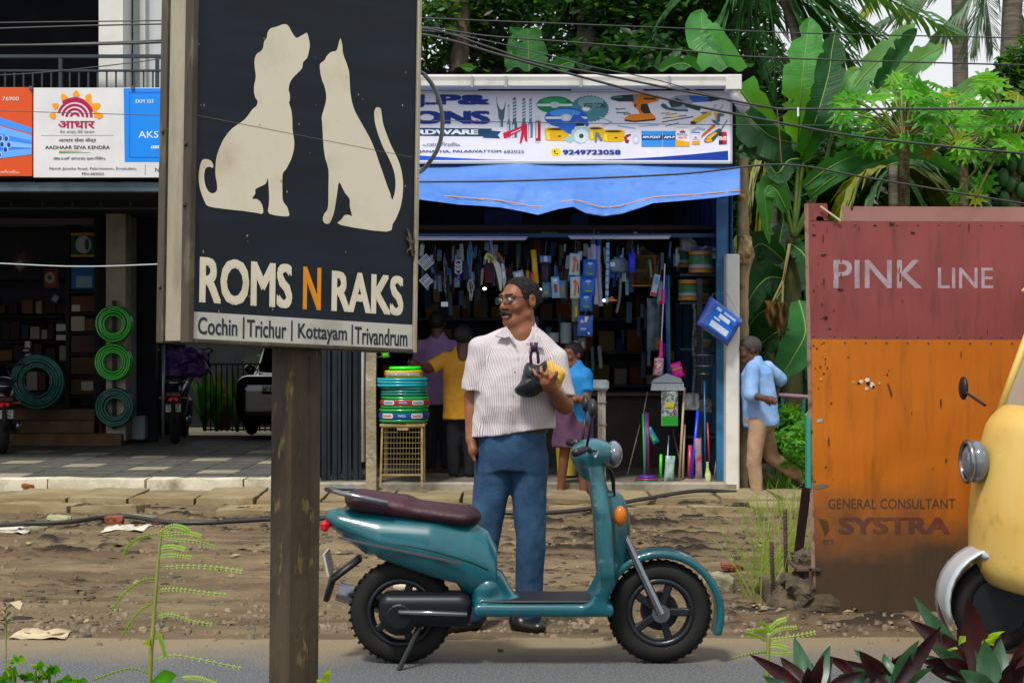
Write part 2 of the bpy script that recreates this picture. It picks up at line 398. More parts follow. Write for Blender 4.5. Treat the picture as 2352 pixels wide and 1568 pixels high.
setp(sheet('muddy_verge',MX0,MX1,MY0,MY1,700,420,mud_mat(),mud_h),kind='structure')
_GX,_GY = np.meshgrid(np.linspace(MX0,MX1,1161),np.linspace(MY0,MY1,616)); _GH = mud_h(_GX,_GY)[0]; _GQ = vfbm(_GX * .8,_GY * 1.3,3,31)
def gcell(x,y): return (min(615,max(0,int(round((y - MY0) / (MY1 - MY0) * 615)))),min(1160,max(0,int(round((x - MX0) / (MX1 - MX0) * 1160)))))
def gz(x,y): return float(_GH[gcell(x,y)])
# pebbles and crumbs of earth: nobody could count them
pv = []; pf = []; rr = random.Random(5)
def crumb(x,y,z,s,fl=1.,el=1.):
    o = len(pv); a0 = rr.random() * 6; k = 5
    for j in range(k):
        a = a0 + 2 * math.pi * j / k; q = s * rr.uniform(.7,1.25); pv.append((x + q * el * math.cos(a),y + q * math.sin(a) * .9,z - s * .2))
    for j in range(k):
        a = a0 + .4 + 2 * math.pi * j / k; q = s * rr.uniform(.5,.9); pv.append((x + q * el * math.cos(a),y + q * math.sin(a) * .9,z + s * fl * rr.uniform(.35,.8)))
    pv.append((x + s * rr.uniform(-.3,.3),y,z + s * fl * rr.uniform(.6,.9)))
    for j in range(k):
        b = (j + 1) % k; pf.extend([(o + j,o + b,o + k + b),(o + j,o + k + b,o + k + j),(o + k + j,o + k + b,o + 2 * k)])
for i in range(2600):
    Y = rr.choice([rr.gauss(7.15,.16),rr.uniform(6.9,11.8),rr.gauss(7.4,.3)]); Y = max(6.55,Y); X = rr.uniform(-4.6,4.2)
    s = min(.028,.006 + rr.expovariate(1 / .006)); crumb(X,Y,max(gz(X,Y),0) ,s)
link_mesh('pebbles',np_mesh('pebbles',pv,pf),M('pebble','5d5243',.9,col2='8a7c66',scale=3,bump=.4,bscale=80),smooth=False)
setp(bpy.data.objects['pebbles'],'small stones and crumbs of earth scattered along the road edge','pebbles',kind='stuff')
pv = []; pf = []
for i in range(6500):
    X = rr.uniform(-4.6,4.2); Y = rr.uniform(7.0,11.9); q = float(_GQ[gcell(X,Y)])
    if rr.random() > (q - .3) * 2.4: continue
    crumb(X,Y,gz(X,Y),min(.03,.005 + rr.expovariate(1 / .007)),.55,rr.uniform(1,2.4))
link_mesh('earth_clods',np_mesh('earth_clods',pv,pf),M('clod','3a3027',.9,col2='5a4b3b',scale=5,bump=.6,bscale=60))
setp(bpy.data.objects['earth_clods'],'dark damp clods of churned earth over the verge','earth',kind='stuff')
# dead leaves and scraps of chaff
lv = []; lf = []
for i in range(420):
    X = rr.uniform(-4.6,4.0); Y = rr.uniform(7.0,12.4); z = gz(X,Y) + .012; a = rr.random() * 6.3; L = rr.uniform(.015,.05); W = L * rr.uniform(.25,.5); o = len(lv); tl = rr.uniform(-.012,.012)
    for (u,v,h) in ((-L,0,0),(0,-W,tl),(L,0,.004),(0,W,.012)): lv.append((X + u * math.cos(a) - v * math.sin(a),Y + u * math.sin(a) + v * math.cos(a),z + h))
    lf.append((o,o + 1,o + 2)); lf.append((o,o + 2,o + 3))
setp(link_mesh('leaf_litter',np_mesh('leaf_litter',lv,lf),M('dry_leaf','5a4630',.9,col2='a08c68',scale=1.2)),'dry leaves and chaff strewn over the mud','leaf litter',kind='stuff')

# concrete drain slabs along the shops
slab_m = M('slab','8f8162',.92,col2='7a6a4a',scale=2.2,col3='5a4c34',scale3=5,lo3=.6,hi3=.78,bump=.5,bscale=45,rnd=.10)
pav = thing('pavement','row of loose concrete drain slabs along the shop fronts','pavement',(0,12.6,0),kind='structure')
rr = random.Random(3); x = -5.6; i = 0
while x < 4.2:
    wd = rr.uniform(.52,.62); rot = rotm(rr.uniform(-.02,.03),rr.uniform(-.025,.025),rr.uniform(-.02,.02))
    rough_box((x + wd / 2,12.9,.035 + rr.uniform(-.012,.012)),(wd - .02,.84,.1),.008,7,i,rot,.03).build('slab',slab_m,pav)
    x += wd; i += 1
x = -5.5
while x < 3.9:
    wd = rr.uniform(.5,.66)
    if -1.9 < x < -1.2 or rr.random() < .12: x += wd; continue
    rot = rotm(rr.uniform(-.10,.02),rr.uniform(-.05,.05),rr.uniform(-.05,.05))
    rough_box((x + wd / 2,12.15 + rr.uniform(-.05,.05),.012 + rr.uniform(-.02,.02)),(wd - .025,.52,.10),.014,7,i + 50,rot,.05).build('slab',slab_m,pav)
    x += wd; i += 1
# kerb of the paved forecourt
kerb_m = M('kerb_concrete','b9b19c',.9,col2='d6cfbb',scale=3,col3='7e725c',scale3=2.4,lo3=.56,hi3=.74,bump=.6,bscale=30)
kerb = thing('kerb','whitewashed concrete kerb before the paved forecourt','kerb',(-3.8,13.48,0),kind='structure')
x = -6.2; i = 0
while x < -1.98:
    wd = min(.92,-1.97 - x); rough_box((x + wd / 2,13.48,.075),(wd - .008,.25,.19),.009,9,80 + i,None,.02).build('kerb_stone',kerb_m,kerb); x += wd; i += 1
# forecourt of grey pavers with a scatter of white ones
fore = thing('forecourt','grey block paving before the left shop with scattered white blocks','paving',(-4,16,0),kind='structure')
MB().box((-5,17.2,.05),(8.6,7.1,.17)).build('bedding',M('bedding','2c2a28',.95),fore)
gp = M('paver_grey','474846',.8,col2='585651',scale=4,bump=.3,bscale=60,rnd=.12,spec=.3); wp = M('paver_white','9a917c',.8,col2='847b69',scale=6,bump=.3,bscale=60,rnd=.06)
pm = MB().box((0,0,0),(.385,.385,.06),None,.008).mesh('paver'); pm2 = pm.copy(); pm.materials.append(gp); pm2.materials.append(wp)
for r_ in range(14):
    Y = 13.82 + r_ * .394
    for c_ in range(11):
        X = -2.15 - c_ * .394
        if X < -(1176 + 90) / F * Y - .2 or X > -1.7: continue
        white = (r_ + 3 * c_) % 7 == 0 if r_ < 9 else False
        o = link_mesh('paver',pm2 if white else pm,None,fore,local=True); o.location = (X + 4,Y - 16,.142 + random.uniform(-.002,.002))
# central reservation planter (below the frame; foreground plants and the sign stand in it)
mbp = MB().box((0,3.93,.21),(16,.14,.46),None,.02).box((0,1.55,.21),(16,.14,.46),None,.02)
ms = thing('median','raised concrete median bed below the sign','median',(0,2.8,0),kind='structure')
MB().box((0,3.93,.2),(16,.14,.48),None,.02).build('kerb_wall',kerb_m,ms); MB().box((0,1.55,.2),(16,.14,.48),None,.02).build('kerb_wall',kerb_m,ms)
MB().box((0,2.74,.18),(16,2.23,.42)).build('soil',M('bed_soil','3a2c20',.95,col2='4a3a2a',scale=5,bump=1,bscale=30),ms)
# ---- rubble, scraps and the cable lying along the slabs
rub_m = M('rubble_stone','8f8a74',.9,col2='6c6854',scale=6,bump=.6,bscale=40); brick_m = M('brick_red','8a4a32',.9,col2='6a3826',scale=7,bump=.6,bscale=40)
def rock(x,y,wpx,hpx,mat,label,name='rubble_stone',seed=0,cat='stone',z=None,rz=0,deep=.8):
    p = G(x,y,0); s = px(p.y); zz = max(0,gz(p.x,p.y)) if z is None else z
    d = (wpx * s,wpx * s * deep,hpx * s * 1.15)
    return rough_box((p.x,p.y + d[1] / 2,zz + d[2] * .42),d,min(d) * .16,5,seed,rotm(0,.08,rz),.35).build(name,mat,label=label,cat=cat)
rock(1652,1372,84,36,rub_m,'pale flat chunk of broken concrete by the rebar stakes','concrete_chunk',1,'concrete chunk',deep=1.1)
rock(1600,1368,44,16,rub_m,'small grey stone beside the pale concrete chunk','stone',2)
rock(1528,1332,26,14,rub_m,'small dark lump of earth on the mud below the pipe stand','earth_lump',3,'earth')
rock(1680,1310,46,14,brick_m,'flat red brick fragment in front of the grass tuft','brick_fragment',4,'brick')
rock(1682,1420,22,15,M('dark_stone','4a453e',.9,col2='6a6458',scale=9),'round dark pebble on the asphalt edge left of the hoarding foot','stone',5)
rock(260,1213,44,18,brick_m,'broken red brick lump below the cable by the slabs','brick_fragment',6,'brick',deep=.6)
rock(128,1212,56,20,M('green_stone','8a8a6a',.9,col2='a09c78',scale=6),'greenish flat stone leaning by the cable','stone',7)
rock(180,1207,32,13,rub_m,'small yellowish stone between the cable and brick lump','stone',8)
rock(322,1201,66,15,rub_m,'long pale stone slab fragment right of the brick lump','stone',9)
rock(80,1222,50,12,rub_m,'low flat stone beside the white cloth scrap','stone',10)
rock(228,1204,30,18,M('grey_lump','5f574a',.95,col2='77705f',scale=9,bump=.7),'grey clod of mortar under the cable','mortar_clod',11,'mortar')
rock(362,1205,34,10,M('red_rag','a03a22',.8,col2='7a2a1c',scale=9),'crumpled red wrapper at the end of the slabs','wrapper',12,'litter')
rock(62,1143,30,10,M('dead_leaf_big','8a4e20',.8,col2='6a3a1a',scale=9),'curled brown dead leaf against the kerb','dead_leaf',13,'leaf',z=.09)
rock(200,1462,16,8,M('dark_stone'),'dark pebble at the near edge of the mud left of the post','stone',14)
rock(370,1445,13,9,M('dark_stone'),'dark pebble behind the tall seedling','stone',15)
rock(1445,1440,15,9,M('dark_stone'),'dark pebble right of the man with the bag','stone',16)
rock(930,1360,60,12,M('paper_scrap','b8b09c',.8),'crumpled pale paper scrap on the mud right of the post','paper_scrap',17,'litter')
def scrap(pts,label,mat,name='cloth_scrap',lift=.012):
    mb = MB(); c = Vector((0,0,0)); q = [G(x,y,0) for x,y in pts]; q = [Vector((p.x,p.y,max(0,gz(p.x,p.y)) + lift + .02 * abs(noise.noise(p * 9)))) for p in q]
    a,b,cc,d = q[0],q[1],q[2],q[3]
    def fn(u,v):
        p = a.lerp(b,u).lerp(d.lerp(cc,u),v); p.z = max(0,gz(p.x,p.y)) + lift + .018 * noise.noise((p.x * 14,p.y * 9,3)); return p
    mb.grid(fn,14,6); o = mb.build(name,mat,smooth=True,label=label,cat='litter'); md = o.modifiers.new('s','SOLIDIFY'); md.thickness = .003; return o
wc = M('white_cloth','c9c4b6',.9,col2='a9a294',scale=9)
scrap([(-20,1225),(60,1232),(72,1218),(-20,1208)],'white cloth scrap lying by the cable end',wc)
scrap([(230,1225),(320,1222),(380,1210),(250,1216)],'strip of white plastic beside the brick lump',wc,'plastic_strip')
scrap([(20,1468),(150,1470),(165,1452),(60,1446)],'torn pale cardboard piece pressed into the mud',M('cardboard_wet','9a8a6a',.9,col2='c0b090',scale=8),'cardboard_scrap',.008)
scrap([(22,1396),(46,1402),(52,1396),(30,1390)],'flat pale chip of wood on the mud',M('wood_chip','a89a7a',.9),'wood_chip')
pts = [(-60,1206),(60,1199),(160,1195),(240,1184),(300,1183),(380,1195),(470,1197),(560,1192),(640,1188),(760,1186),(900,1170),(1050,1176),(1200,1180),(1330,1168),(1480,1150),(1600,1141),(1690,1135)]
MB().tube(curve_pts([Vector((p.x,p.y,max(.03,gz(p.x,min(p.y,12.5))) + (.06 if p.y > 12 else .03))) for p in (G(x,y,.07) for x,y in pts)],6),.018,8).build('ground_cable',M('cable_black','2a2b2c',.5,spec=.5),smooth=True,label='black cable snaking along the loose drain slabs',cat='cable')
# ================================================================ ROADSIDE SIGN (board on a square post, standing in the median bed)
PHI = R(40); TAU = .039; TAV = .018
SU = Vector((math.cos(PHI),math.sin(PHI),0)); SN = Vector((math.sin(PHI),-math.cos(PHI),0)); SZ = Vector((0,0,1))
E1 = SU * math.cos(TAU) - SZ * math.sin(TAU); E2 = SU * math.sin(TAV) + SZ * math.cos(TAV)
PC = Vector(((682 - CX) / F * 3.86,3.86,0)); TH = .165
SO = PC + SN * TH / 2 + SZ * 1.4
def suv(x,y):
    d = Vector(((x - CX) / F,1,-(y - HY) / F)); o = Vector((0,0,H)); t = (SO - o).dot(SN) / d.dot(SN); h = o + d * t - SO; a,b = h.dot(SU),h.z; D = math.cos(TAU) * math.cos(TAV) + math.sin(TAU) * math.sin(TAV); return ((a * math.cos(TAV) - b * math.sin(TAV)) / D,(a * math.sin(TAU) + b * math.cos(TAU)) / D)
def sp(u,v,w): return SO + E1 * u + E2 * v + SN * w           # w forward of the front face
U0 = suv(430,700)[0]; U1 = suv(957,700)[0]; V0 = (suv(436,790)[1] + suv(956,808)[1]) / 2; V1 = V0 + 1.22
galv = M('sign_steel','51493c',.6,.3,col2='352f27',scale=7,lo=.4,hi=.7,col3='7a735f',scale3=18,lo3=.55,hi3=.75,bump=.3,bscale=70,stretch=(1,1,.25))
galv2 = M('sign_trim','a39c86',.5,.25,col2='7c745f',scale=10,lo=.45,hi=.75,bump=.25,bscale=80,stretch=(1,1,.3))
rust = M('post_steel','473c2c',.7,.1,col2='2a241b',scale=6,col3='7d6d3c',scale3=34,lo3=.60,hi3=.72,bump=.35,bscale=60,stretch=(1,1,.35))
navy = M('sign_navy','0b151d',.42,col2='0f1d28',scale=3,spec=.28,bump=.06,bscale=320,stretch=(1,1,6),col3='3c4850',scale3=90,lo3=.78,hi3=.82)
cream = M('sign_cream','d8d0ba',.5,col2='c2b699',scale=5,lo=.5,hi=.75,col3='94865f',scale3=2.2,lo3=.62,hi3=.8,spec=.3)
sgn = thing('pet_shop_sign','tall navy sign board with dog and cat silhouettes on a steel post','sign',(PC.x,PC.y,0))
def sbox(mb,u0,u1,v0,v1,w0,w1,bev=.002):
    c = sp((u0 + u1) / 2,(v0 + v1) / 2,(w0 + w1) / 2); return mb.box(c,(abs(u1 - u0),abs(v1 - v0),abs(w1 - w0)),Matrix((E1,E2,SN)).transposed(),bev)
PH = .05
mbp = MB(); mbp.bar(PC + SU * -.012 + SZ * .36,PC + SU * .0 + SZ * 1.47,.1,.1,up=SN,bev=.006); mbp.build('post',rust,sgn)
mb = MB(); mb.bar(PC + SU * .0 + SN * .0505 + SZ * .38,PC + SU * .01 + SN * .0505 + SZ * 1.38,.003,.003,up=SN); mb.build('weld_seam',rust,sgn)
sbox(MB(),U0 + .022,U1 - .012,V0 + .022,V1 - .02,-TH + .012,-.012).build('cabinet',galv,sgn)
body = bpy.data.objects['cabinet']
fr = .020
for (a,b,c,d,nm) in ((U0,U0 + .017,V0,V1,0),(U1 - .012,U1,V0,V1,0),(U0 + .0175,U1 - .0125,V0,V0 + .0102,0),(U0 + .0175,U1 - .0125,V1 - .02,V1,0)):
    sbox(MB(),a,b,c,d,-.035,.006).build('frame_bar',galv2 if a > U1 - .02 else galv,sgn)
    sbox(MB(),a,b,c,d,-TH - .006,-TH + .03).build('frame_bar',galv,sgn)
sbox(MB(),U0 + .006,U0 + .0215,V0 + .004,V1,-TH + .034,-.05).build('side_trim',galv2,sgn)
for (vv,ww) in ((suv(436,287)[1],-TH + .018),(suv(436,470)[1],-.02),(suv(436,330)[1],-.02),(suv(436,655)[1],-TH + .015)):
    MB().lathe([(.006,0),(.006,.003),(.003,.005)],sp(U0 - .001,vv,ww),8,Matrix((SN,E2,-E1)).transposed()).build('screw',rust,sgn)
sbox(MB(),U0 + .0175,U1 - .0125,V0 + .0106,V1 - .0205,-.011,-.002,0).build('front_panel',navy,sgn)
panel = bpy.data.objects['front_panel']
sbox(MB(),U0 + .0175,U1 - .0125,V0 + .0106,V1 - .0205,-TH + .002,-TH + .011,0).build('rear_panel',navy,sgn)
def c5(x,y): return suv(344.5 + x * .26879,y * .26879)
def cA(x,y): return suv(436.4 + x * .21973,321.6 + y * .21973)
dog5a = [(1150,208),(1185,225),(1210,270),(1240,315),(1262,325),(1300,305),(1335,285),(1348,292),(1366,370),(1362,430),(1345,495),(1310,535),(1303,580),(1270,620),(1225,665),(1195,715),(1187,775),(1196,800),(1197,860),(1190,880),(1208,940),(1217,1010),(1220,1110)]
dogA = [(1092,20),(1085,110),(1060,200),(1010,300),(970,360),(968,540),(975,640),(1015,695),(1032,745),(1025,798),(835,772),(828,690),(832,600),(825,470),(815,400),(790,460),(690,512),(685,560),(652,615),(700,618),(740,650),(762,700),(763,768),(700,762),(560,742),(320,715),(190,690),(150,630),(110,520),(93,400),(105,290),(130,215),(170,200),(215,215),(242,250),(242,290),(200,280),(165,300),(150,370),(160,460),(190,530),(230,557),(265,550),(288,520),(285,450),(270,360),(275,230),(290,150),(320,70)]
dog5b = [(640,1180),(700,1105),(760,1060),(820,1015),(880,935),(915,905),(922,865),(905,840),(893,790),(895,730),(908,660),(900,590),(897,520),(915,465),(965,425),(980,355),(1000,330),(1010,280),(1035,245),(1090,228)]
cat5a = [(1630,332),(1645,390),(1652,460),(1680,540),(1702,610),(1708,700),(1715,800),(1735,900),(1765,975),(1830,1090),(1885,1190),(1930,1300),(1960,1390),(1985,1460)]
catA = [(2060,470),(2092,550),(2116,628),(2138,580),(2150,520),(2152,420),(2130,310),(2080,190),(2010,50)]
cat5b = [(1935,1090),(1920,985),(1930,930),(1950,918),(1972,930),(1982,980),(1997,1070),(2040,1190)]
catA2 = [(2110,70),(2165,180),(2205,290),(2228,430),(2226,560),(2205,690),(2165,800),(2120,880),(2056,958),(1578,888),(1590,830),(1625,785),(1670,785),(1697,795),(1675,700),(1672,620),(1620,550),(1562,443),(1540,560),(1515,720),(1490,810),(1455,873),(1410,868),(1392,830),(1410,770),(1447,705),(1452,500),(1452,318),(1420,200),(1400,60)]
cat5c = [(1475,1060),(1472,1000),(1488,940),(1510,850),(1500,760),(1475,690),(1460,630),(1455,560),(1470,535),(1497,515),(1515,480),(1550,447),(1597,433),(1615,380)]
def outline(*segs):
    o = []
    for fn,pts in segs: o += [fn(*p) for p in pts]
    return smooth_poly(o,3)
def sdecal(w0): return lambda u,v,w: sp(u,v,w0 + w)
MB().prism(outline((c5,dog5a),(cA,dogA),(c5,dog5b)),sdecal(-.002),.0012).build('dog_silhouette',cream,panel)
MB().prism(outline((c5,cat5a),(cA,catA),(c5,cat5b),(cA,catA2),(c5,cat5c)),sdecal(-.002),.0012).build('cat_silhouette',cream,panel)
def text_fit(s,mb,fn,u0,v0,u1,v1,bold=0.,mi=0,z=.0,space=1.,shear=0.):
    t = MB(); text_mb(s,t,lambda u,v,w: Vector((u,v,w)),1.,bold,1.,'LEFT',shear,0,space)
    xs = [p[0] for p in t.v]; ys = [p[1] for p in t.v]; a,b,c,d = min(xs),max(xs),min(ys),max(ys)
    return mb.add([fn(u0 + (p[0] - a) / (b - a) * (u1 - u0),v0 + (p[1] - c) / (d - c) * (v1 - v0),z + p[2]) for p in t.v],t.f,mi)
def c6(x,y): return suv(344.5 + x * .26879,516.8 + y * .26879)
def stext(s,x0,y0b,x1,h_,name,mat,bold=.03,w=-.0012,par=None):
    a = c6(x0,y0b); b = c6(x1,y0b); t = c6(x0,y0b - h_)
    return text_fit(s,MB(),sdecal(w),a[0],a[1],b[0],t[1],bold).build(name,mat,par or panel)
stext('ROMS',422,663,1216,398,'lettering',cream,.035); stext('N',1307,718,1461,365,'lettering',M('sign_amber','d98a08',.45),.03)
stext('RAKS',1552,736,2166,352,'lettering',cream,.035)
a = c6(362,972); b = c6(2232,1058); t0 = c6(362,738)
MB().prism(rectp(U0 + .0178,V0 + .0109,U1 - .0128,t0[1]),sdecal(-.002),.001).build('address_strip',M('sign_white','b9b8ae',.5,col2='8f8c7e',scale=6,lo=.5,hi=.8,spec=.3),panel)
strip = bpy.data.objects['address_strip']; ink = M('sign_ink','232c34',.5)
for s,x0,yb,x1,h_ in (('Cochin',410,932,748,150),('Trichur',828,955,1166,150),('Kottayam',1265,1005,1684,168),('Trivandrum',1750,1016,2200,150)):
    stext(s,x0,yb,x1,h_,'lettering',ink,.02,-.0007,strip)
for x,y0,y1 in ((800,785,970),(1212,815,990),(1728,850,1018)):
    p0,p1 = c6(x,y1),c6(x,y0); MB().prism(rectp(p0[0] - .0022,p0[1],p0[0] + .0022,p1[1]),sdecal(-.0008),.0006).build('divider',ink,strip)
a,b = c5(350,975),c5(2240,1345); seamm = M('sign_seam','8a7c60',.6)
MB().prism([(a[0] + (b[0] - a[0]) * k / 12,a[1] + (b[1] - a[1]) * k / 12 + .0006) for k in range(13)] + [(a[0] + (b[0] - a[0]) * k / 12,a[1] + (b[1] - a[1]) * k / 12 - .0006) for k in range(12,-1,-1)],sdecal(-.0006),.0002,False).build('sheet_seam',M('sign_seam_dark','6a624f',.6),panel)
rr = random.Random(31)
for k in range(34):
    x,y = rr.uniform(400,2200),rr.uniform(60,2900); u,v = c5(x,y * 1.0) if y < 2700 else c5(x,900); r = rr.uniform(.0008,.0028); MB().prism([(u + r * rr.uniform(.5,1.2) * math.cos(q),v + r * rr.uniform(.6,2.2) * math.sin(q)) for q in np.linspace(0,5.6,7)],sdecal(-.0005),.0002,False).build('fleck',seamm if k % 3 else M('fleck_pale','a8a596',.7),panel)
# gecko clinging to the board
gk = [c6(2180,12),c6(2200,50),c6(2212,95),c6(2222,150),c6(2226,205),c6(2238,262)]; gr = [.0008,.002,.004,.0055,.005,.003]
gp_ = [sp(u,v,.004) for u,v in gk]
def gecko(p):
    d = None
    for i in range(5):
        q = sd_cap(p,gp_[i],gp_[i + 1],gr[i],gr[i + 1]); d = q if d is None else smin(d,q,.003)
    for i,s_ in ((3,-1),(3,1),(4,-1),(4,1)):
        a_ = Vector(gp_[i]); k = a_ + E1 * s_ * .012 + E2 * (.006 if i == 3 else -.004); f_ = k + E2 * (.008 if i == 3 else -.009) + E1 * s_ * .002
        d = smin(d,sd_cap(p,a_,k,.0022,.0018),.002); d = smin(d,sd_cap(p,k,f_,.0018,.0016),.002)
    return d
lo = np.min([list(q) for q in gp_],0) - .03; hi = np.max([list(q) for q in gp_],0) + .03
setp(sdf_obj('gecko',gecko,lo,hi,.0016,M('gecko_skin','3d3222',.7,col2='5a4a30',scale=80),None),'brown gecko clinging to the right edge of the sign board','gecko')
# stiff cable loop bulging out behind the sign's right edge
loop = [(958,164),(985,184),(1006,222),(1016,272),(1012,322),(994,362),(958,398)]
MB().tube(curve_pts([sp(U1 - .06,suv(950,158)[1],-.08)] + [P(x,y,4.22) for x,y in loop] + [sp(U1 - .06,suv(950,405)[1],-.08)],6),.0064,8).build('cable_loop',M('cable_grey','6a6e70',.5,spec=.5),smooth=True,label='stiff grey cable loop bulging from behind the sign board',cat='cable')
# ================================================================ HARDWARE SHOP
YF = 13.3; SF = YF / F
def quad_px(mb,pts,Y,th=.02,back=True):
    """outline in frame pixels at depth Y -> slab whose front face looks at the road"""
    poly = [(x,-y) for x,y in pts]
    return mb.prism(poly,lambda u,v,w: P(u,-v,Y) + Vector((0,-w,0)),th,back)
def boxpx(x0,y0,x1,y1,Y,dep,bev=0.,mb=None):
    a = P(x0,y1,Y); b = P(x1,y0,Y); return (mb or MB()).box(((a.x + b.x) / 2,Y + dep / 2,(a.z + b.z) / 2),(b.x - a.x,dep,b.z - a.z),None,bev)
conc = M('old_concrete','9a9078',.92,col2='7d735d',scale=6,col3='b4ab94',scale3=14,lo3=.55,hi3=.7,bump=1.0,bscale=28)
white_wall = M('white_paint','d4d3cb',.8,col2='bdbab0',scale=3,lo=.5,hi=.8,bump=.15,bscale=40)
bluesheet = M('blue_sheet','2b5f86',.5,.2,col2='23506f',scale=5,spec=.4,bump=.1)
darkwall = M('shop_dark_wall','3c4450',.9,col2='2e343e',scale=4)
pvc = M('white_pvc','d2d1cc',.45,col2='b7b4ac',scale=5,lo=.5,hi=.8,col3='6f93ad',scale3=9,lo3=.72,hi3=.78,spec=.4)
shop = thing('hardware_shop','small hardware shop with white gutter and open blue sided front','shop',(0.05,13.3,0))
XL,XR = -1.98,2.02
MB().box((.02,15.55,.06),(4.1,4.5,.19)).build('floor',M('shop_floor','6b6458',.85,col2='524c42',scale=4,bump=.3),shop)
MB().box((.02,13.26,.045),(4.16,.12,.22),None,.015).build('step',M('ledge','9a9484',.9,col2='6f6a5c',scale=3,bump=.5,bscale=30),shop)
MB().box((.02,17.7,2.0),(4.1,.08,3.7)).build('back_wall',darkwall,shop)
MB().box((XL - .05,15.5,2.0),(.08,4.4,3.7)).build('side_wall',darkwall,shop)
def corr(u): return .016 * (1 if math.sin(u * 2 * math.pi / .11) > .3 else (-1 if math.sin(u * 2 * math.pi / .11) < -.3 else math.sin(u * 2 * math.pi / .11) / .3))
mb = MB(); mb.grid(lambda u,v: (XR + .0 + corr(13.3 + u * 4.3),13.36 + u * 4.3,.15 + v * 3.75),240,1); mb.grid(lambda u,v: (XR + .05 + corr(13.3 + u * 4.3),13.36 + (1 - u) * 4.3,.15 + v * 3.75),240,1)
mb.build('corrugated_wall',bluesheet,shop)
for x,y in ((1648,547),(1668,549),(1650,578),(1662,578),(1684,578)):
    p = P(x,y,13.5); MB().ell((XR - .02,13.42 + (1690 - x) / 60,p.z),.006,None,6,4).build('rivet',M('rivet','c8ccd0',.3,.8),shop)
boxpx(1646,455,1668,1108,13.36,.06).build('corner_post',M('blue_post','2f6e98',.5,col2='265a7e',scale=6),shop)
boxpx(1668,583,1699,1132,13.2,.22,.012).build('pillar',white_wall,shop)
# front beam that the goods hang from, and the lintel behind the banner
boxpx(840,536,1648,545,13.62,.06).build('beam',M('steel_beam','35506a',.5,.4),shop)
boxpx(720,202,1690,385,13.34,.1).build('fascia',M('fascia_dark','16181c',.9),shop)
# corrugated roof sheet with its wavy eave
mb = MB(); zr = P(0,160,12.86).z
def rw(x): return .022 * math.sin(x * 2 * math.pi / .175)
for dz,fl in ((0,1),(-.012,-1)):
    mb.grid(lambda u,v: (-2.2 + (u if fl > 0 else 1 - u) * 4.42,12.86 + v * 5,zr + rw(-2.2 + (u if fl > 0 else 1 - u) * 4.42) + v * .42 + dz),320,2)
mb.build('roof',M('asbestos_sheet','2b2a28',.95,col2='3c3b36',scale=5,bump=.4),shop)
roof = bpy.data.objects['roof']
# gutter
mb = MB(); g0 = P(0,172,12.84).z; g1 = P(0,199,12.84).z
prof = [(0,g0),(-.012,g0),(-.016,g0 - .02),(-.006,g0 - .055),(-.004,g1 + .008),(.01,g1),(.13,g1),(.13,g0),(.124,g0),(.124,g1 + .006),(.0,g1 + .008)]
n = len(prof); x0,x1 = -2.2,P(1703,0,12.84).x
mb.add([(x0,12.84 + a,b) for a,b in prof] + [(x1,12.84 + a,b) for a,b in prof],[(i,(i + 1) % n,n + (i + 1) % n,n + i) for i in range(n)] + [tuple(range(n))[::-1],tuple(range(n,2 * n))])
mb.build('gutter',pvc,shop); gut = bpy.data.objects['gutter']
for x in (962,1084,1162,1334,1537,1676):
    boxpx(x - 2.5,175,x + 2.5,201,12.815,.012).build('bracket',M('bracket','9ea4a8',.4,.6),gut)
boxpx(1668,171,1704,206,12.812,.15,.006).build('end_box',pvc,gut)
MB().tube([P(1688,206,12.88),P(1688,218,12.88),P(1693,226,12.9),P(1712,252,12.95)],[.05,.05,.052,.052],12).build('downpipe',pvc,gut,smooth=True)
for k,(a,b,y) in enumerate(((966,1098,204),(1312,1478,206))):
    o = boxpx(a,y - 4,b,y + 3,12.98,.03,.004).build('strip_light',M('strip_lamp','c3c5c8',.4)); setp(o,['slim white strip light above the left half of the shop banner','slim white strip light above the drill picture on the shop banner'][k],'strip light','strip lights above the banner')
# wooden post beside the white pillar
tp = thing('timber_post','weathered timber post with broken mortar beside the white pillar','post',P(1706,1135,13.5))
mb = MB()
def tp_(u,v):
    a = u * 2 * math.pi; y = 365 + (1135 - 365) * (1 - v); c = P(1706,y,13.52); r = .055 + .006 * noise.noise((v * 14,a,0)); bul = .05 * math.exp(-((y - 585) / 32) ** 2)
    return Vector((c.x + bul * .5 + (r + bul * .6) * math.cos(a) + .01 * noise.noise((v * 40,math.cos(a) * 2,9)),c.y + (r + bul * .4) * math.sin(a) * .9,c.z))
mb.grid(tp_,14,90); mb.build('shaft',M('old_timber','9c8c6c',.95,col2='7a6a4c',scale=9,col3='4c3c28',scale3=20,lo3=.6,hi3=.72,bump=1,bscale=40,stretch=(1,1,.4)),tp,smooth=True)
rough_box(P(1709,575,13.47),(.13,.13,.30),.03,6,3,None,.4).build('mortar_lump',M('mortar','b09a68',.95,col2='6f5a38',scale=14,bump=1.2,bscale=40),tp)
MB().ell(P(1704,452,13.44),(.03,.03,.028)).build('rope_knot',M('rope_yellow','c08a1c',.9),tp)
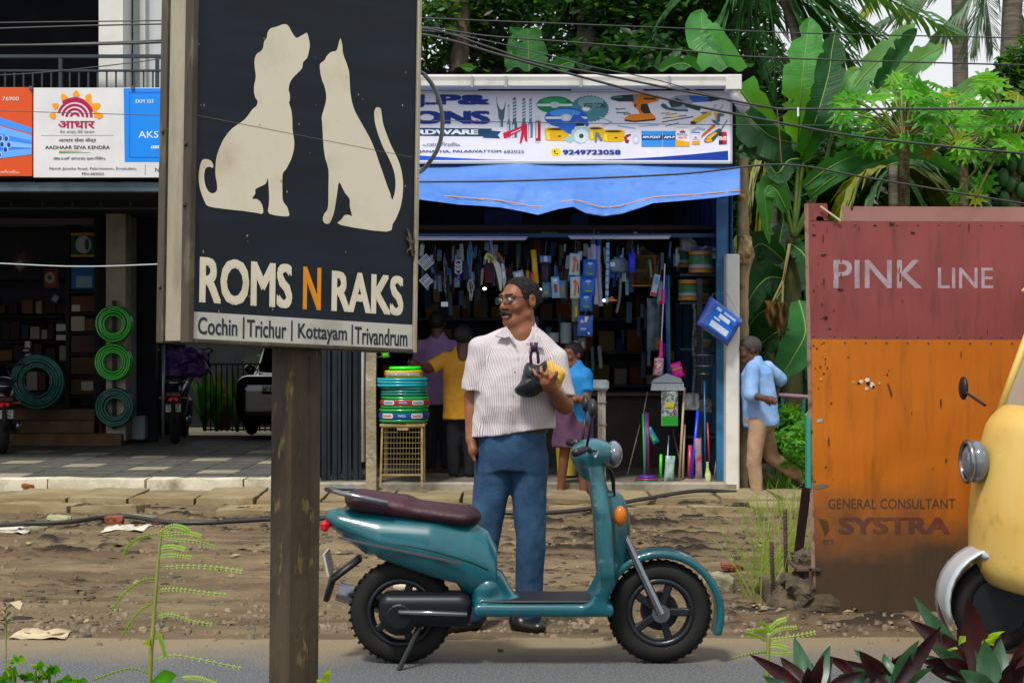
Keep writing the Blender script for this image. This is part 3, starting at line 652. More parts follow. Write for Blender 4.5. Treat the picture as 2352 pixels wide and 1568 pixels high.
# left jamb: concrete post, white pipe, dark folding shutter leaves
lp = thing('concrete_post','rough concrete post at the left end of the shop front','post',P(852,1150,13.15))
rough_box((P(852,0,13.1).x,13.16,1.6),(.095,.1,3.3),.006,10,9,None,.01).build('shaft',conc,lp)
MB().tube([P(834,1060,13.3),P(834,560,13.3)],.016,8).build('white_pipe',white_wall,smooth=True,label='white plastic pipe running up beside the rough concrete post',cat='pipe')
for k in range(4):
    x0 = 738 + k * 24; o = MB(); boxpx(x0,560,x0 + 21,1118,13.42 + .03 * (k % 2),.03,.004,o); boxpx(x0 + 9,560,x0 + 12,1118,13.40 + .03 * (k % 2),.02,.002,o)
    o.build('shutter_leaf',M('shutter_steel','222d36',.5,.3,col2='1a222a',scale=4),shop)
# ---------------------------------------------------------------- banner
YB = 13.05
ban = thing('shop_banner','wide white hardware shop banner printed with tools and phone number','banner',P(1190,372,YB))
boxpx(700,209,1678,372,YB,.03).build('panel',M('banner_white','e6e5ee',.5,col2='dcdbe8',scale=2,spec=.3),ban); bpan = bpy.data.objects['panel']
boxpx(700,373,1680,376,YB - .004,.04).build('frame_bar',M('alu_frame','b8bcc4',.4,.5),ban); boxpx(1678.5,207,1682,376,YB - .004,.04).build('frame_bar',M('alu_frame'),ban)
_lay = [0]
def art(pts,col,sm=0,mb=None,name='print',par=None):
    """flat print on the banner: outline in frame pixels"""
    pts = smooth_poly(pts,sm) if sm else pts; _lay[0] += 1; w0 = .0003 + .000025 * _lay[0]
    m = MB().prism([(x,-y) for x,y in pts],lambda u,v,w: P(u,-v,YB) + Vector((0,-w0 - w,0)),.0001,False)
    return m.build(name,flat(col),par or bpan)
def K1(x,y): return (941.7 + x * .19557,143.55 + y * .19557)       # sub-picture of the banner's left half
def K2(x,y): return (1320.7 + x * .19557,143.55 + y * .19557)      # and of its right half
def a1(pts,col,sm=0,name='print'): return art([K1(*p) for p in pts],col,sm,name=name)
def a2(pts,col,sm=0,name='print'): return art([K2(*p) for p in pts],col,sm,name=name)
def btext(s,K,x0,yb,x1,yt,col,bold=.02,name='lettering',shear=0):
    (u0,v0),(u1,v1) = K(x0,yb),K(x1,yt)
    return text_fit(s,MB(),lambda u,v,w: P(u,-v,YB) + Vector((0,-.0048 - w * .3,0)),u0,-v0,u1,-v1,bold,shear=shear).build(name,flat(col),bpan)
NV,BL = '0f2f86','1a4ab8'
btext('S.J.P&',K1,-330,535,945,378,NV,.06); btext('SONS',K1,-200,725,942,570,NV,.06)
a1([(-250,765),(960,778),(958,800),(1072,812),(1030,855),(1064,897),(860,888),(858,872),(-250,862)],'12486e'); btext('HARDWARE',K1,-170,848,802,790,'e8ecf4',.05)
btext('പാലാരിവട്ടം',K1,150,985,590,935,'2a2f66',.0); btext('JANATHA, PALARIVATTOM',K1,108,1068,1072,1030,'1d3f96',.022); btext('682025',K1,1102,1068,1338,1030,'2a3a72',.0)
a1([(-300,1085),(100,1092),(500,1120),(900,1140),(1250,1148),(-300,1150)],'1a55d0'); a2([(0,1148),(500,1138),(1000,1110),(1400,1078),(1797,1037),(1800,1150)],'10389a')
# phone
a1(smooth_poly([(1670,1018),(1760,1018),(1762,1095),(1668,1095)],3),'f0d010'); a1([(1688,1035),(1700,1030),(1712,1048),(1704,1056),(1722,1074),(1735,1066),(1745,1078),(1732,1085),(1705,1074),(1690,1052)],'1a2a50')
btext('9249723058',K2,-145,1083,535,1027,'15368e',.035)
# chisel and drill bits
a1([(1012,405),(1018,402),(1022,470),(1050,540),(1075,560),(1100,540),(1118,480),(1128,460),(1112,580),(1108,650),(1095,680),(1092,760),(1055,760),(1052,680),(1038,650),(1035,580),(1018,490)],'4a6a74'); a1([(1056,680),(1070,680),(1070,758),(1058,758)],'a8c4c8')
for x,y0,w_,c in ((1160,490,13,'6a8ea0'),(1228,412,21,'48707e'),(1338,420,19,'587a88'),(1416,425,17,'5a7fa8')):
    a1([(x,y0),(x + w_,y0 + 20),(x + w_,700),(x + w_ + 10,720),(x + w_ + 8,885),(x - w_ - 8,885),(x - w_ - 10,720),(x - w_,700),(x - w_,y0 + 20)],c)
    for k in range(6):
        yy = y0 + 40 + k * (640 - y0) / 6; a1([(x - w_,yy),(x + w_,yy - 16),(x + w_,yy + 2),(x - w_,yy + 20)],'c4d4dc')
    a1([(x - w_ - 4,730),(x - 2,730),(x - 2,880),(x - w_ - 4,880)],'d4e0e8')
    if w_ > 15: a1([(x - 12,y0),(x + 14,y0),(x + 14,y0 + 14),(x - 12,y0 + 14)],'c02848')
# caulking gun, sealant tube
a1([(1092,830),(1300,755),(1320,725),(1375,725),(1378,940),(1350,920),(1340,850),(1310,950),(1285,955),(1312,800),(1120,898),(1100,890)],'d01848'); a1([(1180,830),(1300,778),(1304,790),(1190,842)],'f0b8c8')
a1([(1474,685),(1534,685),(1534,945),(1474,945)],'a02838'); a1([(1482,700),(1500,700),(1500,890),(1482,890)],'e8d0d4'); a1([(1474,622),(1532,622),(1532,680),(1474,680)],'c4d8ee'); a1([(1476,925),(1532,925),(1532,948),(1476,948)],'b0d4e8')
# cutting discs
def disc(cx,cy,rx,ry,col,hi,hub):
    a1(circ(cx,cy,rx,ry,40),col); a1(circ(cx - rx * .05,cy - ry * .45,rx * .7,ry * .4,28),hi); a1([(cx - rx * .96,cy - 12),(cx + rx * .96,cy - 12),(cx + rx * .96,cy + 16),(cx - rx * .96,cy + 16)],'dfe8ee')
    a1(circ(cx,cy,rx * .26,ry * .36,24),'c8d2d8'); a1(circ(cx,cy,rx * .14,ry * .2,20),hub)
teeth = []
for k in range(64):
    a = 2 * math.pi * k / 64; r_ = 1.0 if k % 2 else .93; teeth.append((2110 + 232 * r_ * math.cos(a),545 + 158 * r_ * math.sin(a)))
a1(teeth,'4b8890'); a1(circ(2120,470,150,70,24),'86b4bc'); a1(circ(2075,545,62,40),'74a4ac'); a1(circ(2068,545,44,26),'eef2f4'); btext('WOOD CUTTING',K1,2040,535,2295,478,'16343c',.02,shear=0)
disc(1700,500,215,100,'12824a','2aa468','c8d0d4'); disc(1835,650,255,118,'1662cc','4a9aea','dfe6ea')
# hole saws, angle grinder in the middle
for (x0,x1,y0,y1) in ((1578,1870,765,922),(2090,2275,755,915),(2255,2520,790,935)):
    a1([(x0,y0 + 20),(x0 + 12,y1 - 12),(x0 + 50,y1),(x1 - 40,y1),(x1 - 6,y1 - 16),(x1,y0 + 16),(x1 - 40,y0),(x0 + 40,y0)],'e0b008'); a1(circ((x0 + x1) / 2,y0 + 22,(x1 - x0) * .38,14,20),'4a3a10'); a1(circ((x0 + x1) / 2 + 30,(y0 + y1) / 2 + 25,22,9,12),'3a2c08'); a1([(x0 + 20,y0 + 45),(x0 + 60,y0 + 50),(x0 + 62,y1 - 14),(x0 + 26,y1 - 22)],'f4d444')
a1([(1740,770),(1870,700),(1905,640),(1930,615),(1970,620),(2080,680),(2105,730),(2080,760),(2010,700),(1950,720),(1920,800),(1890,845),(1840,830),(1800,800)],'1c64c8'); a1([(1945,712),(2040,715),(2050,745),(1960,750)],'14202c'); a1(circ(1990,670,10,9,10),'d02040'); a1(circ(1965,697,12,9,10),'d02040')
a1([(1785,905),(1890,860),(1900,800),(1960,760),(2060,760),(2118,800),(2110,850),(2060,940),(1985,955),(1920,920),(1880,945)],'a4c4cc'); a1(circ(2012,865,85,80,24),'cfe0e4'); a1(circ(2012,865,28,27,16),'24484c')
a2([(240,815),(280,830),(325,920),(300,930),(262,870),(250,950),(232,930)],'5a7a8c')
a2([(575,880),(600,850),(660,840),(650,862),(610,880),(610,905),(636,915),(628,950),(590,945)],'9a1830'); a2(circ(715,905,42,55,20),'c4ccdc'); a2(circ(715,905,20,30,16),'e4e6f0')
# cordless drill
a2([(415,420),(440,400),(560,385),(720,375),(860,375),(960,390),(990,420),(975,455),(870,480),(830,500),(700,510),(670,465),(520,462),(430,440)],'e07c10'); a2([(415,420),(440,400),(560,385),(680,380),(690,460),(520,462),(430,440)],'20383c'); a2([(440,408),(560,395),(560,415),(440,425)],'5c7c80'); a2([(680,380),(725,377),(728,455),(690,460)],'8a8a80')
a2([(690,480),(830,490),(850,540),(895,600),(910,640),(780,640),(740,560),(700,525)],'d87410'); a2([(780,490),(850,490),(895,605),(820,610),(765,560)],'2a2620'); a2([(580,660),(640,612),(900,598),(948,650),(940,680),(700,702),(585,690)],'e88414'); a2([(580,672),(700,688),(944,662),(940,682),(700,704),(585,692)],'3a2a1c'); a2([(805,415),(955,418),(940,440),(810,440)],'4a3418'); a2(circ(705,508,16,16,12),'283030')
for (x,y,L) in ((470,548,125),(480,590,150),(560,608,92)):
    a2([(x,y),(x + 22,y - 12),(x + 26,y - 2),(x + L,y - 8 if L != 92 else y - 12),(x + L,y + 2 if L != 92 else y),(x + 20,y + 10)],'52606e')
# grinder
a2([(1090,470),(1130,420),(1200,392),(1340,385),(1400,400),(1640,420),(1700,440),(1600,458),(1400,470),(1340,500),(1310,560),(1150,550)],'93a3b0'); a2([(1330,388),(1420,392),(1580,410),(1570,462),(1400,472),(1350,440)],'2666c0'); a2([(1570,410),(1660,402),(1700,440),(1600,460),(1568,460)],'283038'); a2([(1005,500),(1030,482),(1060,490),(1100,530),(1200,552),(1330,556),(1325,578),(1180,574),(1060,552),(1010,520)],'3a5a70'); a2([(1280,490),(1340,495),(1480,545),(1460,570),(1420,562),(1290,520)],'2c4450'); a2([(1100,460),(1200,420),(1290,470),(1240,520),(1130,530)],'2e4048')
for (x0,y0,x1,y1,c) in ((1005,600,1110,592,'8aa0b0'),(1060,618,1195,602,'c88c20'),(1030,655,1310,625,'60788a'),(1020,700,1390,640,'3c5468'),(500,740,710,778,'8ab0c4'),(755,745,985,735,'9ab8cc'),(1060,748,1220,712,'6a8498'),(285,640,420,700,'9cb4c4'),(320,745,440,700,'a0b8c8')):
    d = 8; a2([(x0,y0 - d * .4),(x1,y1 - d),(x1,y1 + d * .6),(x0,y0 + d)],c)
a2([(1125,640),(1220,628),(1220,642),(1125,656)],'e8c010')
# pliers, hammer, screwdriver
a2([(1360,690),(1550,585),(1600,575),(1600,612),(1440,712),(1390,735),(1355,725)],'d8b010'); a2([(1355,700),(1395,690),(1430,715),(1390,738),(1358,728)],'1e2c34'); a2([(1470,590),(1560,580),(1540,604),(1490,606)],'2a5a7c'); a2([(1622,590),(1700,590),(1755,610),(1740,635),(1700,630),(1690,690),(1650,690),(1640,630)],'d0a810'); a2([(1670,600),(1755,608),(1738,636),(1705,632),(1700,700),(1665,700)],'30648c')
a2([(1590,550),(1640,495),(1675,495),(1625,560)],'b0bcc8'); a2([(1680,550),(1740,490),(1748,520),(1700,560)],'b0bcc8')
a2([(1480,890),(1490,850),(1620,730),(1655,745),(1530,850)],'c86020'); a2([(1595,672),(1640,678),(1700,720),(1690,742),(1630,715)],'4a6a94')
a2([(1512,910),(1560,860),(1690,775),(1730,790),(1700,840),(1620,930),(1560,945),(1520,938)],'2a5058'); a2([(1540,890),(1640,820),(1670,830),(1590,900)],'e8b818'); a2([(1515,912),(1580,885),(1618,925),(1560,944)],'e4a010'); a2([(1715,775),(1785,675),(1792,682),(1730,785)],'707c88')
# cans and bottles
def can(x0,x1,y0,y1,body,band,by0,by1):
    a2([(x0,y0),(x1,y0),(x1,y1),(x0,y1)],body); a2(circ((x0 + x1) / 2,y0,(x1 - x0) / 2,7,18),'a8ccec'); a2([(x0,by0),(x1,by0),(x1,by1),(x0,by1)],band)
can(1030,1180,804,990,'2a8ade','0c3c80',855,910); btext('AM-P',K2,1045,893,1172,866,'f0f4fa',.03)
can(780,1025,804,990,'2f90e4','0c3c80',855,915); btext('AM-POXY',K2,792,893,1005,864,'f0f4fa',.03)
a2([(1182,770),(1342,770),(1344,985),(1182,985)],'e6e4e8'); a2(circ(1262,768,80,9,18),'b8bcc4'); a2([(1182,905),(1344,935),(1344,988),(1182,988)],'e8a818'); a2(circ(1262,812,24,18,12),'e07818'); a2([(1225,812),(1300,812),(1290,830),(1235,830)],'203a70'); btext('FEVICOL',K2,1198,862,1324,836,'2a3a66',.012); btext('HEATX',K2,1205,898,1315,872,'d86020',.03,shear=.15)
a2([(1372,832),(1462,832),(1464,965),(1372,965)],'d8dce8'); a2([(1372,925),(1464,920),(1464,966),(1372,966)],'e49c18'); a2([(1365,818),(1465,818),(1465,832),(1365,832)],'3a58b8'); a2(circ(1415,885,16,12,10),'c86818'); btext('FEVICOL',K2,1382,912,1455,900,'46508a',.01)
a2([(1355,800),(1440,760),(1530,775),(1520,800),(1440,785),(1400,805)],'98b0c4')
a2([(1690,820),(1775,815),(1782,850),(1782,960),(1688,965)],'3a2030'); a2([(1735,820),(1778,818),(1782,955),(1735,960)],'c01830'); a2([(1692,870),(1778,870),(1778,915),(1692,915)],'e4d4dc'); a2(circ(1733,878,11,9,10),'d03848'); btext('BUSHI',K2,1700,908,1770,893,'c83848',.01)
# ---------------------------------------------------------------- blue tarpaulin awning
random.seed(4)
def tarp_pt(u,v):
    x = 690 + u * 1010; top = 372 + 4 * math.sin(u * 7) + 12 * math.exp(-((x - 1200) / 70) ** 2) * -1 + 18 * max(0,u - .75) * 2
    Yt = 13.16; Yb = 12.45
    keys = [(690,455),(960,458),(1050,470),(1104,473),(1150,477),(1200,486),(1236,494),(1280,481),(1316,475),(1345,490),(1385,497),(1430,491),(1470,478),(1500,467),(1560,462),(1640,455),(1700,447)]
    bot = float(np.interp(x,[k[0] for k in keys],[k[1] for k in keys]))
    y = top + (bot - top) * v; Y = Yt + (Yb - Yt) * (v ** .9) + (.035 * math.sin(x * .021 + v * 2) + .07 * noise.noise((x * .011 + v,v * 2.5,0)) + .035 * abs(noise.noise((x * .03 + v * 2,v * 5,2))) + .012 * noise.noise((x * .09,v * 9,2))) * (v * .9 + .2)
    if x > 1600: Y += (x - 1600) / 100 * .25 * v
    return P(x,y,Y)
mb = MB().grid(lambda u,v: tarp_pt(u,v),200,30)
trp = thing('tarpaulin_awning','bright blue tarpaulin awning sagging over the shop opening','awning',tarp_pt(.5,0))
o = mb.build('sheet',M('blue_tarp','5f9ce8',.38,col2='8abcf6',scale=2.5,lo=.35,hi=.7,col3='3f86e6',scale3=5,lo3=.58,hi3=.75,trans=.5,tcol='3f90f8',spec=.4,stretch=(.5,1,1),bump=1.6,bscale=7),trp,smooth=True)
md = o.modifiers.new('s','SOLIDIFY'); md.thickness = .003
MB().tube(curve_pts([tarp_pt(u,.86) + Vector((0,-.012,0)) for u in (0,.25,.45,.54,.62,.7,.8,.9,1.)],4),.0045,6).build('edge_rope',M('rope_orange','d89a5a',.9),trp)
MB().tube([tarp_pt(1,.98),P(1707,452,13.42)],.006,6).build('tie_rope',M('rope_yellow'),trp)
# ================================================================ GOODS IN THE HARDWARE SHOP
def pouch(x,y,wpx,hpx,Y,mat,label,name='packet',cat='packet',ang=0.,th=.025,art_=(),hook=True,group=None,zig=0):
    """a blister pack or bag hanging at frame pixel (x, y): pillow shape, printed patches and a hanging string"""
    s = px(Y); c = P(x,y,Y); W,Hh = wpx * s / 2,hpx * s / 2; ca,sa = math.cos(ang),math.sin(ang)
    def at(u,v,w): a,b = u * W,v * Hh; return Vector((c.x + a * ca - b * sa,c.y - w,c.z + a * sa + b * ca))
    t = thing(name,label,cat,c,group); mb = MB()
    pil = lambda u,v: th * (1 - abs(u) ** 3) ** .5 * (1 - abs(v) ** 4) ** .5
    nz = lambda u,v: .12 * th * noise.noise((u * 3 + x,v * 3,y))
    mb.grid(lambda a,b: at(a * 2 - 1,b * 2 - 1,pil(a * 2 - 1,b * 2 - 1) + nz(a,b)),8,8); mb.grid(lambda a,b: at(1 - a * 2,b * 2 - 1,-pil(a * 2 - 1,b * 2 - 1) * .6),8,8)
    body = mb.build('bag',mat,t,smooth=True)
    for k,(pts,col) in enumerate(art_):
        MB().prism(pts,lambda u,v,w: at(u,v,pil(u * .6,v * .6) + .003 + .001 * k + w),.0015,False).build('print',flat(col),body)
    if hook:
        p = at(0,1,0); MB().tube([p,p + Vector((0,0,.06)),Vector((p.x + .01,Y,p.z + .14))],.0018,4).build('string',M('string','8a8270',.9),t)
    return t
def R4(a,b,c,d): return [(a,b),(c,b),(c,d),(a,d)]
plastic = lambda h,r=.3: M('plastic_' + h,h,r,spec=.5)
# tube lamps under the beam
for a,b,y,lb in ((850,1212,546,'long unlit tube lamp hanging at the left of the shop opening'),(1305,1541,543.5,'shorter unlit tube lamp above the hanging blue packets')):
    t = thing('tube_lamp',lb,'tube lamp',P((a + b) / 2,y,13.55),'tube lamps'); boxpx(a,y - 3,b,y + 1,13.55,.035,.004).build('housing',M('lamp_house','c8ccce',.5),t)
    MB().tube([P(a + 4,y + 3.2,13.55),P(b - 4,y + 3.2,13.55)],.011,8).build('tube',M('lamp_tube','dfe6ea',.25),t,smooth=True)
    for q in (a + (b - a) * .3,a + (b - a) * .82): MB().tube([P(q,y - 4,13.56),P(q,y - 10,13.6)],.003,5).build('hanger',M('string'),t)
# small lit bulbs deep in the shop
for k,(x,y,lb) in enumerate(((1113,663,'small lit bulb deep in the shop left of the man'),(1240,665,'small lit bulb glowing just behind the hair of the man'),(1388,690,'small lit bulb behind the hanging blue packets'))):
    MB().ell(P(x,y,16.4),(.022,.022,.016),None,10,6).build('bulb',M('lit_bulb','fff4dc',emit=6),smooth=True,label=lb,cat='bulb',group='lit bulbs in the shop')
# racking, shelves, loft and counter
steel = M('rack_steel','39444c',.5,.4,col2='2c343a',scale=6)
lf = thing('loft_shelf','storage loft above the tube lamps inside the shop','shelf',P(1250,540,14.4)); MB().box((.02,15.1,P(0,538,14.4).z + .02),(3.9,2.6,.04)).build('board',M('loft_board','3a322a',.9),lf)
boxpx(1112,480,1200,536,14.1,.5,.01).build('crate',M('loft_crate','24364c',.7,col2='1a2838',scale=7),label='dark slatted crate on the loft left of the sagging tarpaulin',cat='crate')
boxpx(1244,517,1282,537,14.1,.3,.01).build('carton',M('loft_carton','5a6a70',.8),label='grey carton on the loft under the tarpaulin dip',cat='carton')
boxpx(1312,490,1352,518,14.2,.3,.01).build('carton',M('loft_carton2','2a3c50',.8),label='blue carton hung high on the loft right of the dip',cat='carton')
boxpx(1456,533,1464,538,13.75,.05,.002).build('small_box',M('loft_box','b0b8a8',.7),label='tiny pale box on the beam above the cage',cat='box')
rk = thing('wall_rack','tall dark steel rack of small goods along the back of the shop','rack',(0,17.3,.15))
for xx in (-1.8,-.9,0.,.9,1.8): MB().bar((xx,17.2,.16),(xx,17.2,2.4),.05,.05).build('upright',steel,rk)
rr = random.Random(8); gc = ['7a3a2a','2a4a7a','8a7a4a','5a2a4a','2f5a4a','9a9488','6a5a48','3a3a44','7a6a2a','94502a']
for k,zz in enumerate((.55,.95,1.35,1.75,2.15)):
    sh = MB().box((0,17.35,zz),(3.8,.5,.03)).build('shelf_board',steel,rk)
    x = -1.8; gm = {}
    while x < 1.75:
        w_ = rr.uniform(.08,.22); h_ = rr.uniform(.1,.28); c = rr.choice(gc)
        gm.setdefault(c,MB()).box((x + w_ / 2,17.3,zz + .016 + h_ / 2),(w_ * .92,.28,h_),None,.006); x += w_ + rr.uniform(0,.05)
    for c,m in gm.items(): m.build('stock_boxes',M('stock_' + c,c,.8),sh,kind='stuff',label='assorted small stock boxes on the back rack')
ct = thing('shop_counter','low dark wooden counter across the shop behind the customers','counter',(.5,15.1,.15))
MB().box((.45,15.1,.92),(2.7,.5,.04),None,.01).build('top',M('counter_top','4a4038',.5),ct); MB().box((.45,15.14,.52),(2.6,.4,.76)).build('front',M('counter_front','3a322c',.7,col2='2c2622',scale=5),ct)
# ---- hanging goods, left to right
slots = lambda c: [(R4(-.72 + k * .3,.12,-.62 + k * .3,.85),c) for k in range(6)] + [(R4(-.72 + k * .3,-.85,-.62 + k * .3,-.12),c) for k in range(6)]
for (x,y,s_,lb) in ((978,602,28,'upper white slotted drain grating hung on its corner'),(979,645,24,'lower white slotted drain grating hung below another')):
    pouch(x,y,s_,s_,13.55,M('grating','c0ccd6',.4),lb,'drain_grating','grating',R(42),.006,slots('22303c'),group='hanging drain gratings')
def bunch(x,y0,y1,wpx,Y,mat,label,name,cat,n=6,chain=False,r=.004,knot=True,group=None):
    t = thing(name,label,cat,P(x,y0,Y),group); s = px(Y); rr = random.Random(int(x * 7 + y0))
    mb = MB()
    for k in range(n):
        a = rr.uniform(-.5,.5); L = rr.uniform(.7,1); pts = []
        for j in range(9):
            q = j / 8; pts.append(P(x + wpx * (a * (.35 + .65 * math.sin(min(1,q * 1.3) * math.pi)) + .12 * math.sin(q * 9 + k * 2)),y0 + (y1 - y0) * q * L,Y + .02 * math.sin(k * 2 + q * 5)))
        if chain:
            for j in range(8):
                for h in range(3):
                    p = pts[j].lerp(pts[j + 1],h / 3); d = (pts[j + 1] - pts[j]) * .2; mb.torus(p,.009,.0028,rotm(R(90) * (1 if h % 2 else 0),0,0) @ rotm(0,R(90),0),6,4)
        else: mb.tube(pts,r,4)
    mb.build('strands',mat,t,smooth=True,kind='stuff')
    MB().tube([P(x,y0 - 12,Y),P(x,y0 + 2,Y)],.0025,4).build('string',M('string'),t)
    return t
silver = M('zinc','a9b2b6',.35,.8,col2='6a7478',scale=30)
bunch(1021,594,688,12,13.6,silver,'silver chain bunch with a white tag hanging by the gratings','chain_bunch','chain',4,True,group='chain bunches')
boxpx(1013,693,1029,704,13.58,.004,.001).build('price_tag',M('tag_white','d4dade',.6),label='white price tag hanging under the silver chain bunch',cat='tag')
for yy,c in ((604,'b8c0c0'),(613,'a8b4b4'),(622,'b0b8b8')): MB().torus(P(1053,yy,13.65),.03,.012,rotm(R(78),0,0),14,6).build('wire_coil',M('coil_' + c,c,.35,.5),smooth=True,label={604: 'topmost of three silver wire coils strung together',613: 'middle of three silver wire coils strung together',622: 'lowest of three silver wire coils strung together'}[yy],cat='wire coil',group='silver wire coils')
pouch(1054,635,6,18,13.65,plastic('1f4ee0'),'narrow bright blue packet under the silver wire coils','packet')
bunch(1080,556,640,13,13.6,M('rope_bluegrey','5a86a8',.8),'blue grey rope bunch hanging from the beam','rope_bunch','rope',8); bunch(1082,640,696,15,13.62,M('cord_white','a8b4b0',.8),'tangle of thin pale cord below the blue grey rope','cord_bunch','cord',9,r=.003)
bunch(1102,585,690,11,13.7,M('chain_dark','4a565c',.45,.7),'dark chain bunch beside the maroon box','chain_bunch','chain',4,True)
bunch(1000,575,668,11,13.75,M('chain_brass','5a5236',.5,.6),'brassy hinge bunch behind the drain gratings','hinge_bunch','hinges',5,True)
bunch(1040,560,690,9,13.85,M('rope_maroon','4a1c20',.8),'dull maroon rope hanging behind the silver coils','rope_bunch','rope',6)
boxpx(1113,605,1134,650,13.7,.08,.006).build('carton',M('maroon_box','4a1424',.7),label='dark maroon carton hanging behind the hand saw',cat='carton')
sw = thing('hand_saw','hand saw with yellow and green grip hung blade down','saw',P(1126,585,13.5))
quad_px(MB(),smooth_poly([(1133,602),(1144,601),(1152,625),(1153,660),(1149,668),(1143,640),(1138,618)],3),13.5,.003).build('blade',M('saw_blade','9aa29c',.3,.7),sw)
quad_px(MB(),smooth_poly([(1113,592),(1116,583),(1122,582),(1134,590),(1140,601),(1132,604),(1126,597),(1124,604),(1120,602),(1121,594),(1116,597)],2),13.49,.02).build('grip',plastic('d8bc10'),sw)
quad_px(MB(),smooth_poly([(1118,586),(1123,585),(1135,596),(1130,600),(1121,591)],2),13.465,.006).build('grip_pad',plastic('1f7a4a'),sw)
bs = thing('pruning_saw','curved saw with brown wooden handle behind the yellow grip','saw',P(1147,580,13.56)); MB().tube(curve_pts([P(1137,581,13.56),P(1143,583,13.56),P(1150,592,13.56),P(1156,604,13.56)]),[.016] * 6 + [.018] * 12 + [.016],8).build('handle',M('handle_wood','8a5a3c',.6),bs,smooth=True)
quad_px(MB(),[(1151,600),(1157,602),(1163,640),(1158,672),(1153,640)],13.57,.002).build('blade',M('saw_blade'),bs)
pouch(1157,632,6,16,13.5,M('tag_white'),'small white card hanging left of the head of the man','card','card',0,.003)
pouch(1191,632,24,20,13.6,M('pack_white','a8c4cc',.4),'pale blue packet just above the head of the man','packet',ang=.25,art_=[(R4(-.6,-.5,.5,.4),'d4e4e4')])
pouch(1212,634,10,26,13.65,plastic('b0a41c'),'olive yellow sleeve beside the yellow roll','packet'); pouch(1222,640,7,34,13.52,plastic('c41858'),'magenta and red sleeve in front of the yellow roll','packet',art_=[(R4(-.8,-.95,.8,.0),'d8481c')])
MB().tube([P(1225,574,13.6),P(1232,652,13.6)],.027,10).build('plastic_roll',plastic('e0b800',.4),smooth=True,label='upright bright yellow plastic roll above the head of the man',cat='roll')
pouch(1253,595,26,16,13.6,M('pack_blue','5a90b8',.35),'blue and white bag top with dark purple brushes below','packet',art_=[(R4(-.3,-.8,.3,.8),'b8d0d8')]); pouch(1251,627,20,50,13.64,plastic('2c1c34',.6),'dark purple brush bundle under a blue bag top','brush_bundle','brushes',hook=False)
pouch(1276,660,19,48,13.5,M('pack_ltblue','78b8dc',.35),'light blue blister pack with a red tool','packet',ang=.06,art_=[(R4(-.4,-.5,.4,.3),'a02c34'),(R4(-.5,.55,.5,.8),'d8e4ec')])
pouch(1256,665,22,34,13.6,M('pack_clear','5a8496',.4),'clear teal packet with small yellow cap','packet',art_=[(R4(-.4,-.6,.2,-.2),'c8a818')]); pouch(1291,664,18,40,13.6,M('pack_clear2','7fa0ac',.4),'clear packet with small orange label beside the red tool pack','packet',art_=[(R4(-.5,-.4,.4,.0),'d0a020')])
gunp = [([(-.5,.5),(-.1,.75),(.6,.3),(.5,.1),(.15,.2),(.05,-.75),(-.45,-.75),(-.25,.2)],'d8741a'),(R4(.45,-.6,.65,.1),'2a3a54')]
pouch(1320,607,24,50,13.5,M('pack_card','b4d4da',.4),'upper white card with an orange sealant gun','packet',ang=-.05,art_=gunp,group='sealant gun cards'); pouch(1322,660,24,50,13.5,M('pack_card'),'lower white card with an orange sealant gun','packet',art_=gunp,group='sealant gun cards')
tap = [(circ(0,.55,.42,.16,14),'9cc4e4'),(R4(-.22,-.5,.24,.05),'3a7a7a'),(R4(-.5,-.62,.5,-.42),'7a9a3a'),(R4(-.1,.05,.12,.3),'8aa848')]
for (x,y,w_,h_,lb) in ((1355,618,31,44,'topmost of the blue packets with a green tap picture'),(1351,658,33,42,'second blue packet with a green tap picture from the top'),(1346,694,29,40,'third blue packet with a green tap picture, lowest of its string')):
    pouch(x,y,w_,h_,13.48,M('pack_tap','1c62c4',.3),lb,'packet','packet',0,.03,tap,group='blue tap packets')
pouch(1344,748,35,48,13.46,M('pack_brush','2e5cb0',.35),'blue packet with a white brush picture, hung lowest','packet',ang=-.04,art_=[([(-.1,.9),(.4,.85),(.1,.3),(-.15,.4)],'d4d0bc'),(circ(-.45,.4,.22,.16,12),'c0b8d4'),(R4(-.6,-.4,.1,-.2),'8ab8d8'),(circ(.5,-.7,.15,.12,10),'d8d8e8')])
pouch(1322,712,18,54,13.5,M('pack_olive','5f6e58',.4),'greenish clear packet with a yellow tool below the sealant guns','packet',art_=[(R4(-.1,-.6,.35,.3),'c8a818')])
for k,(x,lb) in enumerate(((1366,'left of two long white plastic sleeves with faint pink print'),(1376,'right of two long white plastic sleeves with faint pink print'))):
    pouch(x,630 + k * 4,11,138,13.52 + .05 * k,M('sleeve_white','a8a8c4',.35,col2='c07a98',scale=22,lo=.62,hi=.7),lb,'plastic_sleeve','sleeve',ang=.05,th=.02,group='white plastic sleeves')
hs_ = thing('pipe_clip_string','long string of light blue clips with black gaps','clip string',P(1396,556,13.5))
for k in range(9): boxpx(1392.5 - k * .3,557 + k * 15.6,1400 - k * .3,570 + k * 15.6,13.5,.03,.004).build('clip',M('clip_blue','7cb8d8',.4),hs_)
MB().tube([P(1397,545,13.515),P(1394,700,13.515)],.003,4).build('string',M('string'),hs_)
hc = thing('hose_coil','coil of ribbed grey duct hose hung beside the cage','hose coil',P(1414,600,13.6))
for k in range(5): MB().torus(P(1412 + k * 4,609,13.55 + k * .035),.052 + .003 * k,.011,rotm(R(85),0,R(18)),20,6).build('turn',M('duct_grey','6f8a94',.45,.2),hc,smooth=True)
MB().lathe([(.05,0),(.05,.01),(.012,.012)],P(1411,609,13.53),20,rotm(R(90),0,0)).build('end_disc',M('duct_disc','5a7c8c',.4),hc)
boxpx(1402,602,1413,612,13.505,.003).build('label_card',M('tag_white'),hc)
